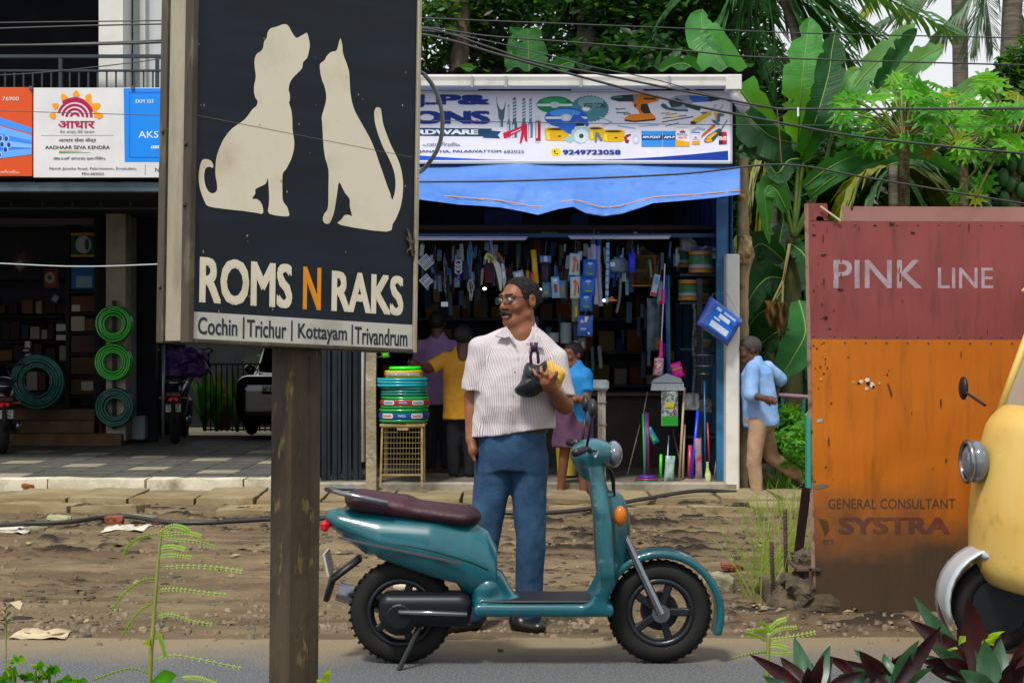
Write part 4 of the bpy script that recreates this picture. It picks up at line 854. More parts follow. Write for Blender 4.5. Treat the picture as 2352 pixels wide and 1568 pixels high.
MB().tube(curve_pts([P(1425,640,13.6),P(1424,670,13.58),P(1420,700,13.6),P(1416,716,13.62)]),.038,10,flat=.4).build('loose_end',M('duct_strip','6c7068',.5),hc,smooth=True)
MB().lathe([(.055,0),(.06,.012),(.02,.03),(.02,.045)],P(1404,692,13.55),14).build('lamp_holder',plastic('d8781c'),smooth=True,label='orange round lamp holder below the light blue clips',cat='lamp holder')
nb = pouch(1451,604,17,44,13.62,plastic('1430c8',.5),'deep blue net bag hanging left of the bird cage','net_bag','bag',art_=[])
MB().tube([P(1454,568,13.62),P(1452,590,13.62)],[.006,.02],6).build('neck',plastic('1430c8',.5),nb)
# bird cage
cg = thing('bird_cage','dim yellow wire bird cage with a pitched top','cage',P(1479,655,13.9)); cm = M('cage_wire','8a6e1c',.5,.3)
def cp(x,y,d): return P(x,y,13.75) + Vector((0,d,0))
wires = MB()
for d in (0,.24):
    for k in range(13): xx = 1452 + k * 4.6; MB(); wires.tube([cp(xx,588,d),cp(xx,655,d)],.0018,4)
for k in range(9):
    q = k / 8 * .24
    for xx in (1452,1507): wires.tube([cp(xx,588,q),cp(xx,655,q)],.0018,4)
for k in range(9):
    for d in (0,.24): wires.tube([cp(1452 + k * 6.9,588,d),cp(1479,563,.12)],.0015,4)
wires.build('wire',cm,cg,kind='stuff')
for y in (588,621,655):
    for d in (0,.24): MB().tube([cp(1450,y,d),cp(1509,y,d)],.004,5).build('rail',cm,cg)
    for xx in (1450,1509): MB().tube([cp(xx,y,0),cp(xx,y,.24)],.004,5).build('rail',cm,cg)
MB().box(cp(1479.5,656,.12),(.25,.25,.01)).build('tray',cm,cg)
pouch(1505,655,15,50,13.5,M('broom_bag','a8b8c8',.35),'white bag of brush heads with a red end hung by the pink stick','packet',ang=-.2,art_=[(R4(-.9,-.98,.9,-.7),'c01840'),(R4(-.4,.1,.5,.8),'4a90c8')]); pouch(1516,672,13,52,13.55,M('broom_bag2','8a98a0',.4),'second grey bag of brush heads behind the pink stick','packet',art_=[(R4(-.9,-.98,.9,-.78),'b01838')])
# long brushes on coloured sticks
def stick(pts,r,mat,label,name='broom_stick',cat='stick',group=None):
    return MB().tube([P(x,y,Y) for x,y,Y in pts],r,8).build(name,mat,smooth=True,label=label,cat=cat,group=group)
pkb = thing('pink_brush','bottle brush with white rod and hot pink grips','brush',P(1520,850,13.5)); MB().tube([P(1527,606,13.5),P(1519,790,13.5)],.006,6).build('rod',M('rod_white','d8d0c4',.4),pkb); MB().tube([P(1525,664,13.5),P(1524,698,13.5)],.015,8).build('grip',plastic('d8188c'),pkb)
MB().tube([P(1519,782,13.5),P(1518,815,13.5),P(1514,835,13.5)],[.015,.02,.045],8).build('collar',plastic('d8188c'),pkb); MB().tube([P(1514,822,13.5),P(1511,862,13.5)],[.045,.05],10).build('wrapped_head',M('swirl','d0d0d4',.3,col2='c8303c',scale=26,lo=.48,hi=.54,stretch=(1,1,3)),pkb,smooth=True)
stick([(1530,632,13.52),(1534,858,13.5)],.011,plastic('1a3ec8'),'blue broom stick standing right of the pink brush'); stick([(1535.5,632,13.52),(1538,858,13.5)],.011,plastic('1f7a3c'),'green broom stick beside the blue broom stick')
pouch(1555,850,27,36,13.5,plastic('d01e94',.25),'hot pink plastic dustpan in clear wrap behind the white broom head','dustpan','dustpan',.3,.03,[(R4(-.8,.1,.9,.3),'b88a30')],hook=False)
bh = thing('wide_broom','broad white broom head with grey bristles under clear film','broom',P(1530,895,13.45))
quad_px(MB(),[(1499,872),(1530,857),(1562,868),(1568,880),(1494,880)],13.46,.06).build('film_hood',M('film_grey','8a98a0',.25,alpha=.9),bh)
for k in range(26):
    x = 1496 + k * 2.8; quad_px(MB(),[(x,878),(x + 2.2,878),(x + 2.4 + (k - 13) * .12,896),(x - .2 + (k - 13) * .12,896)],13.45,.05).build('bristle_tuft',M('bristle','8c98a0',.6,col2='a8b2b8',scale=40),bh)
pouch(1470 + 32,745,32,120,13.75,M('clear_bag','2f4650',.2,col2='43606c',scale=8),'long hanging clear bag of goods behind the pink brush','clear_bag','bag',art_=[(R4(.1,-.95,.8,-.5),'6a4a1c')])
ppk = pouch(1538,935,38,86,13.42,M('mop_pack','9aa4a0',.3,col2='4c5450',scale=30,lo=.45,hi=.55),'hanging clear mop packet with a green printed bottom','packet',art_=[(R4(-.95,-.98,.95,-.48),'1f8a28'),(R4(-.6,.0,.5,.25),'b8a81c'),(circ(.55,-.2,.2,.1,10),'b02c38')])
# wire spools with orange flanges
def spool(x,y,wpx,Y,lb,h_=.15):
    s = px(Y); r = wpx * s / 2; t = thing('wire_spool',lb,'spool',P(x,y,Y),'spools of wire'); c = P(x,y,Y)
    for dz in (0,h_): MB().lathe([(r,0),(r,.035),(r * .9,.04)],c + Vector((0,0,dz)),22).build('flange',plastic('b87c2c',.5),t,smooth=False)
    MB().lathe([(r * .97,.041),(r * .97,h_ * .95)],c,22,cap=False).build('label_band',M('band_green','1f6a2c',.45,col2='4c8a5a',scale=9),t); MB().lathe([(r * .975,.043),(r * .975,h_ * .45)],c,22,cap=False).build('label_stripe',M('band_white','9aa8a8',.5),t); return t
spool(1610,627,57,13.75,'upper wire spool with orange rims on the shelf by the blue wall',.17); spool(1572,615,40,14.1,'upper wire spool half hidden further inside the shop',.17)
spool(1582,690,48,13.8,'middle wire spool loosely wound below the top shelf',.16); spool(1612,690,40,14.1,'middle wire spool at the back by the blue wall',.16); spool(1616,795,40,13.9,'lowest wire spool beside the hanging chain',.15)
rs = thing('spool_shelf','narrow steel shelf carrying wire spools by the blue wall','shelf',P(1600,1100,13.9)); MB().bar(P(1606,640,13.72),P(1606,1100,13.72),.05,.04).build('upright',steel,rs)
for y in (634,698,802,1000): MB().box(P(1605,y,13.95),(.42,.45,.02)).build('shelf_board',steel,rs)
rough_box(P(1580,562,13.8),(.16,.12,.14),.03,6,4,None,.4).build('plastic_bag',M('bag_grey','7a8488',.35),label='crumpled grey plastic bag on top of the inner wire spool',cat='bag')
rough_box(P(1614,583,13.75),(.24,.16,.14),.03,6,5,None,.35).build('plastic_bag',M('bag_clear','4a5c74',.25,col2='8a4a60',scale=8,lo=.6,hi=.7),label='clear plastic bag slumped on the upper wire spool',cat='bag')
rough_box(P(1588,922,13.7),(.16,.14,.18),.01,6,8,None,.4).build('wrapped_bucket',M('bag_white','a0a8ac',.35),label='white wrapped tub on the low shelf behind the chain',cat='tub'); rough_box(P(1618,930,13.75),(.14,.14,.14),.02,6,9,None,.4).build('wrapped_parcel',M('bag_tan','7a7468',.5),label='tan wrapped parcel on the low shelf by the blue wall',cat='parcel')
ch = thing('hanging_chain','long silver chain hanging before the spool shelf','chain',P(1595,705,13.6)); mb = MB()
for k in range(62): mb.torus(P(1594 + 2 * math.sin(k * .2),702 + k * 3.7,13.6),.011,.0034,rotm(0,0,R(90) * (k % 2)) @ rotm(R(90),0,0),8,5)
mb.build('links',silver,ch,smooth=True,kind='stuff')
ch2 = thing('hanging_chain','thin short silver chain behind the wire strainer','chain',P(1614,750,13.66)); mb = MB()
for k in range(40): mb.torus(P(1613,752 + k * 3.9,13.66),.008,.0026,rotm(0,0,R(90) * (k % 2)) @ rotm(R(90),0,0),8,4)
mb.build('links',silver,ch2,smooth=True,kind='stuff')
# fruit picker: wire basket funnel on a blue rod
fp = thing('fruit_picker','wire basket fruit picker on a thin blue rod','fruit picker',P(1618,1105,13.45)); MB().tube([P(1618,872,13.45),P(1620,1104,13.45)],.009,8).build('rod',plastic('1f6a9c'),fp,smooth=True)
for y,r in ((815,.1),(840,.085),(858,.05)): MB().torus(P(1614 + (y - 815) * .08,y,13.45),r,.005,None,20,5).build('hoop',silver,fp)
mb = MB()
for k in range(14):
    a = 2 * math.pi * k / 14; mb.tube([P(1614,815,13.45) + Vector((.1 * math.cos(a),.1 * math.sin(a),0)),P(1616,840,13.45) + Vector((.085 * math.cos(a),.085 * math.sin(a),0)),P(1618,874,13.45) + Vector((.012 * math.cos(a),.012 * math.sin(a),0))],.003,4)
mb.build('basket_wires',M('chain_dark'),fp,kind='stuff')
# folded tarpaulin pack hung at the pillar
tk = thing('tarpaulin_pack','folded blue tarpaulin in clear wrap hung on its corner by the pillar','tarpaulin pack',P(1652,735,13.08))
cr = [(1632,680),(1706,736),(1671,795),(1600,744)]
def tq(u,v,w): a = Vector((cr[3][0],cr[3][1])).lerp(Vector((cr[2][0],cr[2][1])),u); b = Vector((cr[0][0],cr[0][1])).lerp(Vector((cr[1][0],cr[1][1])),u); p = a.lerp(b,v); return P(p.x,p.y,13.1 - w)
mb = MB(); pl = lambda u,v: .045 * (1 - abs(2 * u - 1) ** 6) ** .5 * (1 - abs(2 * v - 1) ** 6) ** .5
mb.grid(lambda u,v: tq(u,v,.01 + pl(u,v) + .008 * noise.noise((u * 5,v * 5,2))),16,12); mb.grid(lambda u,v: tq(1 - u,v,-pl(u,v)),16,12)
bdy = mb.build('bundle',M('tarp_pack','3c58b4',.25,col2='7f92cc',scale=7,lo=.55,hi=.75,spec=.6),tk,smooth=True)
MB().prism(R4(.2,.16,.9,.92),lambda u,v,w: tq(u,v,.060 + w),.002).build('label_sheet',flat('1a6ad4'),bdy)
for (r4,c) in ((R4(.3,.22,.84,.42),'c4d8ec'),(R4(.42,.6,.74,.74),'d4e2f0'),(R4(.28,.78,.42,.88),'b8d4ea'),(R4(.78,.55,.88,.68),'12508c'),(R4(.32,.5,.5,.56),'d0e0f0'),(R4(.5,.8,.85,.88),'a8c8e8')):
    MB().prism(r4,lambda u,v,w: tq(u,v,.064 + w),.001).build('print',flat(c),bdy)
MB().tube([tq(0.05,1,.02),P(1636,675,13.12),P(1668,672,13.18),tq(1,.98,.02)],.002,4).build('string',M('string'),tk)
# white channel bundle standing at the front
wb = thing('channel_bundle','tall strapped bundle of white cable channel with a wrapped top','channel bundle',P(1382,1105,13.4))
for k in range(4): boxpx(1373 + k * 4.6,895,1377.2 + k * 4.6,1106,13.38 + .008 * (k % 2),.05,.003).build('channel',M('channel_white','c0b4a8',.5),wb)
boxpx(1355,872,1399,896,13.34,.13,.02).build('wrapped_top',M('wrap_top','9fb0b4',.3,col2='c4ccd0',scale=12),wb)
for y in (898,924,975,1038): boxpx(1371,y - 1,1394,y + 1,13.37,.075).build('strap',M('string'),wb)
# sticks, brushes and sleeves leaning at the right of the opening
for (pts,r,c,lb) in (([(1477,950,13.5),(1481,1100,13.42)],.011,'2a9a34','leaning green mop stick left of the purple one'),([(1484,946,13.5),(1482,1100,13.42)],.011,'5a34a8','leaning purple mop stick'),([(1488,950,13.5),(1489,1100,13.42)],.013,'6a1c38','leaning spiral maroon mop stick'),
    ([(1518,1043,13.4),(1517,1098,13.38)],.014,'3cc414','short bright green brush handle standing at the step'),([(1572,890,13.5),(1560,1098,13.38)],.012,'b09a7c','beige wooden pole, left one of the leaning pair'),([(1572,975,13.5),(1568,1098,13.38)],.012,'a08c70','beige wooden pole, right one of the leaning pair'),
    ([(1603,942,13.45),(1588,1098,13.36)],.015,'1c3ee0','slanted vivid blue broom stick by the spool shelf'),([(1625,970,13.45),(1629,1062,13.4)],.008,'c42c1c','thin red rod beside the blue rod of the fruit picker'),([(1585,1022,13.45),(1583,1100,13.4)],.02,'a83048','red brush sleeve behind the slanted blue stick'),
    ([(1536,1000,13.55),(1531,1090,13.4)],.007,'8ab0c4','pale blue rod behind the clear bag'),([(1545,985,13.6),(1568,1090,13.5)],.007,'5a5048','dark thin rod leaning to the right behind the poles'),([(1470,975,13.6),(1440,1095,13.5)],.006,'6a6058','thin grey rod slanting to the left'),([(1646,1050,13.45),(1640,1100,13.4)],.006,'8a8070','short grey rod by the blue corner post'),([(1487,900,13.7),(1478,950,13.6)],.006,'9a9484','pale thin rod above the purple mop stick')):
    stick(pts,r,plastic(c,.35),lb,'stick','stick','sticks leaning at the shop opening')
wbt = thing('toilet_brush','yellow and green wrapped brush standing at the right end of the step','brush',P(1626,1108,13.3)); MB().tube(curve_pts([P(1625,1060,13.34),P(1625,1075,13.34),P(1626,1090,13.34),P(1626,1107,13.34)]),[.012] * 6 + [.014,.016,.018,.021,.024,.027] + [.029] * 6 + [.025],10).build('wrap',M('brush_wrap','9cb04c',.3,col2='d8dcc4',scale=14,col3='c8c010',scale3=8),wbt,smooth=True)
pouch(1604,1052,16,92,13.36,M('wrap_red','8c7c84',.25,col2='a82c3c',scale=12,lo=.5,hi=.6),'clear wrapped red brush leaning by the slanted blue stick','wrapped_brush','brush',.03,.03,hook=False)
pouch(1538,1076,22,60,13.38,M('wrap_clear','7c9a94',.2,col2='a8bcb8',scale=12),'crumpled clear bag with green cap standing on the step','clear_bag','bag',-.06,.035,[(circ(.2,.95,.25,.1,10),'2ca82c')],hook=False)
pouch(1498,1000,16,40,13.5,plastic('1f7c9c',.3),'bunch of blue and green clips hanging by the purple stick','clip_bunch','clips',.5,.02,[(R4(-.5,-.6,.2,.2),'3cb43c')])
mp = thing('mop_base','purple and green round mop heads standing on the step','mop',P(1483,1104,13.35))
for k,(r,c) in enumerate(((.13,'3a6a58'),(.11,'8a2a5c'),(.09,'4a2a8c'))): MB().lathe([(r,0),(r * .8,.015),(.02,.02)],P(1485,1105,13.36) + Vector((0,0,.02 * k)),18).build('disc',plastic(c),mp,smooth=True)
MB().prism([(1555,-1108),(1636,-1110),(1630,-1101),(1580,-1100)],lambda u,v,w: P(u,-v,13.33) + Vector((0,w,0)),.1).build('cardboard_sheet',M('card_pink','9a8078',.8),label='torn cardboard sheet under the brushes on the step',cat='cardboard')
# paint tubs and jars on the counter
def tub(x,y,wpx,hpx,Y,mat,lb,lid=None):
    s = px(Y); r = wpx * s / 2; h_ = hpx * s; c = P(x,y,Y); t = thing('paint_tub',lb,'tub',c,'white tubs'); MB().lathe([(r * .95,0),(r,h_ * .9),(r * 1.02,h_ * .9),(r * 1.02,h_),(r * .3,h_ * 1.01)],c,20).build('shell',mat,t,smooth=False)
    MB().lathe([(r * 1.03,0),(r * 1.03,h_ * .1)],c + Vector((0,0,h_ * .88)),20).build('lid_rim',M('tub_rim','9fb4b8',.4),t); return t
tb = M('tub_white','9fbcc4',.4)
tub(1300,788,27,24,14.9,tb,'lower of two stacked white tubs right of the man'); tub(1300,764,27,23,14.9,tb,'upper of two stacked white tubs right of the man'); tub(1271,786,26,22,14.9,M('tub_white2','b4c4c8',.4),'white tub peeping over the shoulder of the man')
gl = thing('glass_case','small glass case holding two white rolls on the counter','display case',P(1331,805,14.8)); boxpx(1317,775,1346,803,14.85,.2,.004).build('back_panel',M('case_back','7a8474',.6),gl)
for x in (1324,1339): MB().lathe([(.018,0),(.018,.075)],P(x,800,14.75),12).build('roll',M('roll_white','b0ccd4',.5),gl)
# ---- stack of pipe coils on a wire mesh stand
st = thing('mesh_stand','cream framed wire mesh stand carrying the pipe coils','stand',P(924,1110,13.05)); stm = M('stand_cream','a08a58',.6,col2='7c6a40',scale=12)
Yc = 12.98
for x in (878,969): MB().bar(P(x,978,Yc),P(x - (4 if x < 900 else 0),1118,Yc),.018,.018).build('leg',stm,st); MB().bar(P(x,978,Yc) + Vector((0,.36,0)),P(x,1118,Yc) + Vector((0,.36,0)),.018,.018).build('leg',stm,st)
for y in (980,1090): MB().bar(P(877,y,Yc),P(970,y,Yc),.02,.016).build('rail',stm,st)
MB().box(P(924,976,Yc) + Vector((0,.18,0)),(.41,.4,.02)).build('top_plate',stm,st); boxpx(912,977,938,988,Yc - .012,.01).build('name_plate',stm,st)
wm = MB()
for k in range(1,13): wm.tube([P(877 + k * 7.1,982,Yc + .005),P(876 + k * 7.1,1090,Yc + .005)],.0016,4)
for k in range(1,9): wm.tube([P(877,980 + k * 12.2,Yc + .005),P(970,980 + k * 12.2,Yc + .005)],.0016,4)
wm.build('mesh_wire',M('mesh_wire','9a8a60',.5,.4),st,kind='stuff')
zc = P(924,974,Yc).z + .012; cx_ = P(924,0,Yc).x; cy_ = Yc + .19
def coil(zb,hh,rout,mat,lb,turns,band=None,dx=0,txt=None,tcol='c02838'):
    t = thing('pipe_coil',lb,'pipe coil',(cx_ + dx,cy_,zb),'coils of garden pipe'); r = hh / turns / 2
    for k in range(turns): MB().torus((cx_ + dx + random.uniform(-.004,.004),cy_,zb + r + 2 * r * k),rout - r,r * 1.05,rotm(random.uniform(-.02,.02),random.uniform(-.02,.02),0),30,8).build('turn',mat,t,smooth=True)
    if band:
        b = MB().lathe([(rout + .004,hh * .30),(rout + .007,hh * .5),(rout + .004,hh * .70)],(cx_ + dx,cy_,zb),36,cap=False).build('label_band',M('band_' + band,band,.4),t,smooth=True)
        for k,s_ in enumerate(txt or ()):
            a0 = -math.pi / 2 + (k - (len(txt) - 1) / 2) * .62; wdt = .24 if len(s_) > 5 else .2; rw_ = rout + .009
            f_ = lambda u,v,w: Vector((cx_ + dx + (rw_ + w) * math.cos(a0 + u / rw_),cy_ + (rw_ + w) * math.sin(a0 + u / rw_),zb + hh * .5 + v))
            pill = s_ != 'PIPES'; wq = .062 if pill else .045; hq = hh * .17
            if pill: MB().grid(lambda u,v: f_((u * 2 - 1) * wq * (1 - .12 * abs(2 * v - 1) ** 3),(v * 2 - 1) * hq,.000),10,4).build('plaque',flat('c4c8c0'),b)
            text_fit(s_,MB(),f_,-wq * .8,-hq * .55,wq * .8,hq * .55,.02,z=.002).build('lettering',flat(tcol if pill else '8ab8d8'),b)
gH = M('hose_green','0c8a3c',.25,spec=.6,coat=.3); gB = M('hose_bright','28d81c',.3,coat=.3); tq_ = M('hose_turq','0c98a8',.3,coat=.3); tl = M('hose_teal','0c6a62',.25,coat=.3,col2='5a948c',scale=9,lo=.6,hi=.7); ylw = M('hose_yellow','c4c028',.3)
coil(zc,.128,.228,gH,'lowest green pipe coil with a blue band',4,'123c88',0,('RAKSHA','PIPES','RAKSHA')); coil(zc + .13,.11,.226,gH,'second green pipe coil with a red band',4,'9c1c30',.01,('RAKSHA','PIPES','RAKSHA'),'1a4a8a')
coil(zc + .242,.085,.222,tl,'dark teal pipe coil with crinkled wrap above the red band',3); coil(zc + .329,.08,.235,tq_,'turquoise pipe coil in the upper part of the stack',3,None,-.02); coil(zc + .411,.066,.175,ylw,'small yellow pipe coil with an orange band',3,'d06418',0,('RAKSHA','RAKSHA','RAKSHA'),'2a6a9a'); coil(zc + .479,.035,.15,gB,'bright green hose lying on top of the pipe coils',1,None,.01)
MB().torus(P(870,805,13.2),.06,.005,rotm(R(80),0,0),20,6).build('wire_ring',M('ring_teal','2a8a7c',.4),smooth=True,label='thin teal wire ring hung on the concrete post',cat='ring')
pouch(884,808,16,26,13.2,plastic('7ad414',.4),'bright lime bag hung beside the concrete post','bag','bag',.2,.02)
tubp = thing('bin','dim yellow plastic bin behind the legs of the blue shirted man','bin',P(1300,1090,13.7)); MB().lathe([(.09,0),(.11,.3),(.12,.3),(.12,.32)],P(1302,1090,13.75),18).build('shell',plastic('b09a38',.5),tubp)
MB().torus(P(1360,1085,13.6),.1,.008,rotm(R(85),0,R(20)),20,5).build('wire_roll',M('wire_grey','8a9498',.4,.6),smooth=True,label='loop of grey wire leaning behind the channel bundle',cat='wire')
# denser stock hanging deeper inside, too dim and crowded to count
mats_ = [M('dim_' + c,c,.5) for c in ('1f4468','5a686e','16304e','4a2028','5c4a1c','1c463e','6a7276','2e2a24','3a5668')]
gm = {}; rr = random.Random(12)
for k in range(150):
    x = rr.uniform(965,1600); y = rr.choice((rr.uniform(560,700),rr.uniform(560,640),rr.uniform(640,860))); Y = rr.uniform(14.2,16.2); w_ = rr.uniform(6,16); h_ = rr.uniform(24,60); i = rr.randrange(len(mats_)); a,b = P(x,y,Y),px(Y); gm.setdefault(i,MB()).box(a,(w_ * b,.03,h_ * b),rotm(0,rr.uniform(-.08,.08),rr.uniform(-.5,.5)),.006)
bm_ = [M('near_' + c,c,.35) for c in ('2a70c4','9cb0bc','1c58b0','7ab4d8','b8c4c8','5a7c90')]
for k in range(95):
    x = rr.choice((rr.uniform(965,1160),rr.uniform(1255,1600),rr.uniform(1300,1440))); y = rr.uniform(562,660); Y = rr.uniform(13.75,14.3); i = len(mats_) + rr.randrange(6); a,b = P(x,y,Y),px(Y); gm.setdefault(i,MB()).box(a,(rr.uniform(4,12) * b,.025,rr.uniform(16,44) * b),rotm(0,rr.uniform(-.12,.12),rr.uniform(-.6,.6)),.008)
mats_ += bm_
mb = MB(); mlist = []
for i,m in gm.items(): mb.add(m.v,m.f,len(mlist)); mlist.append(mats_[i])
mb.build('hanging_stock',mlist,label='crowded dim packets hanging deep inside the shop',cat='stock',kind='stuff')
# ================================================================ LEFT BUILDING
lb = thing('two_storey_shop','white two storey shop building with dark balcony on the left','building',(-5,18,.14))
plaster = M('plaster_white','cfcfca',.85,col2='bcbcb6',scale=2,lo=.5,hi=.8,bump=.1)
dim = M('plaster_dim','8f9096',.9,col2='7c7c82',scale=3); dark = M('plaster_deep_shade','14161c',.95,col2='1b1e26',scale=3)  # shade of recess, soffit and shop bay put into a near-black plaster colour
def wbox(x0,x1,y0,y1,z0,z1,name,mat,par=None,bev=0.): return MB().box(((x0 + x1) / 2,(y0 + y1) / 2,(z0 + z1) / 2),(x1 - x0,y1 - y0,z1 - z0),None,bev).build(name,mat,par or lb)
XB = -2.25
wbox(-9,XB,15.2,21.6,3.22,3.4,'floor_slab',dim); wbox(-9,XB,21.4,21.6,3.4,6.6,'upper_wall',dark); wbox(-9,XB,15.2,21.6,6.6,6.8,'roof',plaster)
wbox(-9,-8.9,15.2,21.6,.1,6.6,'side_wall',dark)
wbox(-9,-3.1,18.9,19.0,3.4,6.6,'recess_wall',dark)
p0 = P(233,0,15.35).x; wbox(p0,p0 + .26,15.25,15.6,3.4,6.6,'pillar',plaster)
wbox(p0 + .27,XB,15.62,15.78,3.4,6.6,'wall',M('plaster_shade','b9bec0',.9)); wbox(p0 + .36,p0 + .42,15.55,15.62,3.4,6.6,'pilaster',plaster)  # pillar's side shading put into a greyer plaster colour
# balcony railing
rl = M('rail_grey','333b42',.5,.3); rail = thing('balcony_railing','dark steel balcony railing above the left shop boards','railing',P(180,200,15.1))
for y,h_ in ((129,7),(162,4)): boxpx(-80,y - h_ / 2,560,y + h_ / 2,15.05,.05).build('rail',rl,rail)
for k in range(30): x = 8 + k * 21.2 - 60; boxpx(x - 1.6,164,x + 1.6,206,15.06,.02).build('baluster',rl,rail)
for x in (-60,138,360): boxpx(x - 3.5,126,x + 3.5,208,15.055,.05).build('post',rl,rail)
# shop-front canopy: corrugated edge, flashing and hanging bar
mb = MB(); zc_ = P(0,411,14.42).z
for dz in (0,-.02): mb.grid(lambda u,v: ((-9 + u * 6.9) if dz == 0 else (-2.1 - u * 6.9),14.42 + v * 1.4,zc_ + .018 * max(-.3,math.sin(((-9 + u * 6.9) if dz == 0 else (-2.1 - u * 6.9)) * 2 * math.pi / .36)) + dz + v * .1),300,1)
mb.build('canopy_sheet',M('canopy_dark','1c2126',.8),lb)
boxpx(-1200,417,600,441,14.44,.12,.01).build('flashing',M('flashing','50626e',.5,.3,col2='41515c',scale=4),lb)
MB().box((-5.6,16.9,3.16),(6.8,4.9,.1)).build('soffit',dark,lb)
hb = thing('hanging_rail','thin steel rail hung under the left shop canopy','rail',P(150,478,16.5)); boxpx(-200,476,460,481,16.5,.03).build('bar',M('rail_blue','3a4852',.5,.3),hb)
for x in (25,98,166,233,300): boxpx(x - 2,445,x + 2,477,16.5,.02).build('dropper',M('rail_blue'),hb)
# ground floor shop
wbox(-9,P(330,0,18.6).x,21.0,21.2,.1,3.2,'shop_back_wall',M('shop_grey','4a4a52',.9)); wbox(P(232,0,18.6).x,P(244,0,18.6).x,18.3,21,.1,3.2,'shutter_guide',dark)
boxpx(-400,500,232,516,18.7,.1).build('shutter_box',M('shutter_grey','5d5d66',.8),lb); boxpx(-400,456,232,500,18.72,.06).build('lintel',M('lintel_grey','4a4a52',.9),lb)
cl = boxpx(243,440,289,1012,18.1,.26,.01); cl.build('column',M('column_cream','aaa596',.85,col2='968f80',scale=3,bump=.1),lb)
boxpx(296,462,330,1012,18.7,.2).build('side_pier',dim,lb)
boxpx(300,955,332,1010,18.4,.2,.02).build('pier_base',M('base_pale','8a929c',.9),lb)
wbox(P(332,0,19).x,P(376,0,19).x,18.6,18.7,.1,3.2,'dark_door',dark)
stm_ = M('step_stone','6a5336',.7,col2='57412a',scale=4,lo=.4,hi=.6,bump=.15)
stp = thing('entrance_steps','three tan stone steps leading into the left shop','steps',P(150,1020,18.4))
for (xr,yt,yb,Y) in ((279,996,1022,18.0),(231,966,996,18.3),(221,939,966,18.6)):
    a = P(-200,0,Y).x; b = P(xr,0,Y).x; zt = P(0,yt,Y).z; MB().box(((a + b) / 2,Y + .5,zt / 2 + .05),(b - a,1.0,zt - .1),None,.012).build('step',stm_,stp)
# shelves of cartons inside
rr = random.Random(21); sc = thing('carton_shelf','tall dark shelf of cartons beside the cream column','shelf',P(190,935,19)); shm = M('shelf_dark','1e1c1c',.8)
for x in (155,228): boxpx(x - 4,500,x + 4,938,19.0,.5).build('upright',shm,sc)
for y in (598,668,718,762,812,862,908,936): boxpx(157,y,226,y + 5,19.0,.45).build('shelf_board',shm,sc)
crt = [(163,535,223,590,'1f4a34','green and yellow carton with a white disc picture at the top of the shelf'),(163,606,222,664,'1f62a4','bright blue carton with a pale label on the shelf'),(163,680,222,716,'5a3220','brown carton with a white slip under the blue carton'),(163,726,195,760,'a09484','pale carton left on the fourth shelf'),(197,732,220,760,'5c4436','small brown carton right of the pale carton'),(163,770,222,810,'4a2c30','dull maroon carton on the middle shelf'),(163,820,222,860,'4a3826','dim brown carton with crumpled flap'),(163,870,222,906,'54401f','brown carton with a white address slip low on the shelf')]
for (x0,y0,x1,y1,c,lbl) in crt:
    t = thing('carton',lbl,'carton',P((x0 + x1) / 2,y1,19.0),'cartons in the left shop'); boxpx(x0,y0,x1,y1,18.98,.35,.006).build('box',M('carton_' + c,c,.8,col2=None),t)
    if c == '1f62a4': boxpx(175,634,211,660,18.975,.004).build('label_sheet',flat('7aa0b4'),t)
    if c == '1f4a34':
        MB().prism(circ(192,-562,18,20),lambda u,v,w: P(u,-v,18.975) + Vector((0,-w,0)),.003).build('disc_print',flat('a8b0b8'),t); boxpx(163,535,223,541,18.975,.003).build('band',flat('a89018'),t); boxpx(163,585,223,590,18.975,.003).build('band',flat('a89018'),t); MB().prism(circ(200,-562,5,14),lambda u,v,w: P(u,-v,18.971) + Vector((0,-w,0)),.002).build('disc_print',flat('2a4a3c'),t)
    if c in ('5a3220','54401f'): boxpx(165 if c == '5a3220' else 187,700 if c == '5a3220' else 876,184 if c == '5a3220' else 214,715 if c == '5a3220' else 896,18.975,.003).build('slip',flat('b0aca4'),t)
sr = thing('stock_rack','dark stock rack filling the left shop behind the steps','rack',P(70,938,20)); 
for y in (640,725,783,832,900): boxpx(-60,y,155,y + 5,20.0,.5).build('shelf_board',shm,sr)
for y in (720,779,828,896):
    gm = {}; x = -50
    while x < 150:
        w_ = rr.uniform(14,34); h_ = rr.uniform(20,45); c = rr.choice(['3a2a22','2a2a34','4a3424','342028','25323c','503a28','6a4a30','8a8478'])
        gm.setdefault(c,MB()); boxpx(x,y - h_,x + w_ * .92,y,20.0,.3,.005,gm[c]); x += w_ + rr.uniform(0,8)
    for c,m in gm.items(): m.build('stock_boxes',M('lstock_' + c,c,.85),sr,kind='stuff')
for (x0,y0,x1,y1,lbl) in ((129,744,156,760,'white panel gleaming on the upper of two dim racks'),(129,769,156,781,'white panel gleaming on the lower of two dim racks'),(57,783,70,818,'upright white carton on the dim stock rack')):
    boxpx(x0,y0,x1,y1,19.9,.05,.003).build('white_carton',M('panel_gleam','c4c0c4',.6),label=lbl,cat='carton',group='white cartons in the left shop')
pouch(50,600,40,40,19.4,M('bunting','5c3a44',.6),'dull red and cream bag hanging high in the left shop','hanging_bag','bag',R(35),.04,[(R4(-.8,-.8,.1,.2),'8a8680')]); pouch(118,640,34,44,19.4,M('clockpack','7a3a30',.6),'packet with a round clock face hanging in the left shop','packet','packet',.05,.03,[(circ(-.1,.1,.7,.6,18),'9a9484'),(circ(-.1,.1,.3,.25,12),'4a423a')]); pouch(127,682,24,26,19.4,M('packblue2','2a3a54',.6),'small blue packet under the clock face packet','packet','packet',R(-30),.03,[(R4(-.2,-.7,.8,.4),'94847c')])
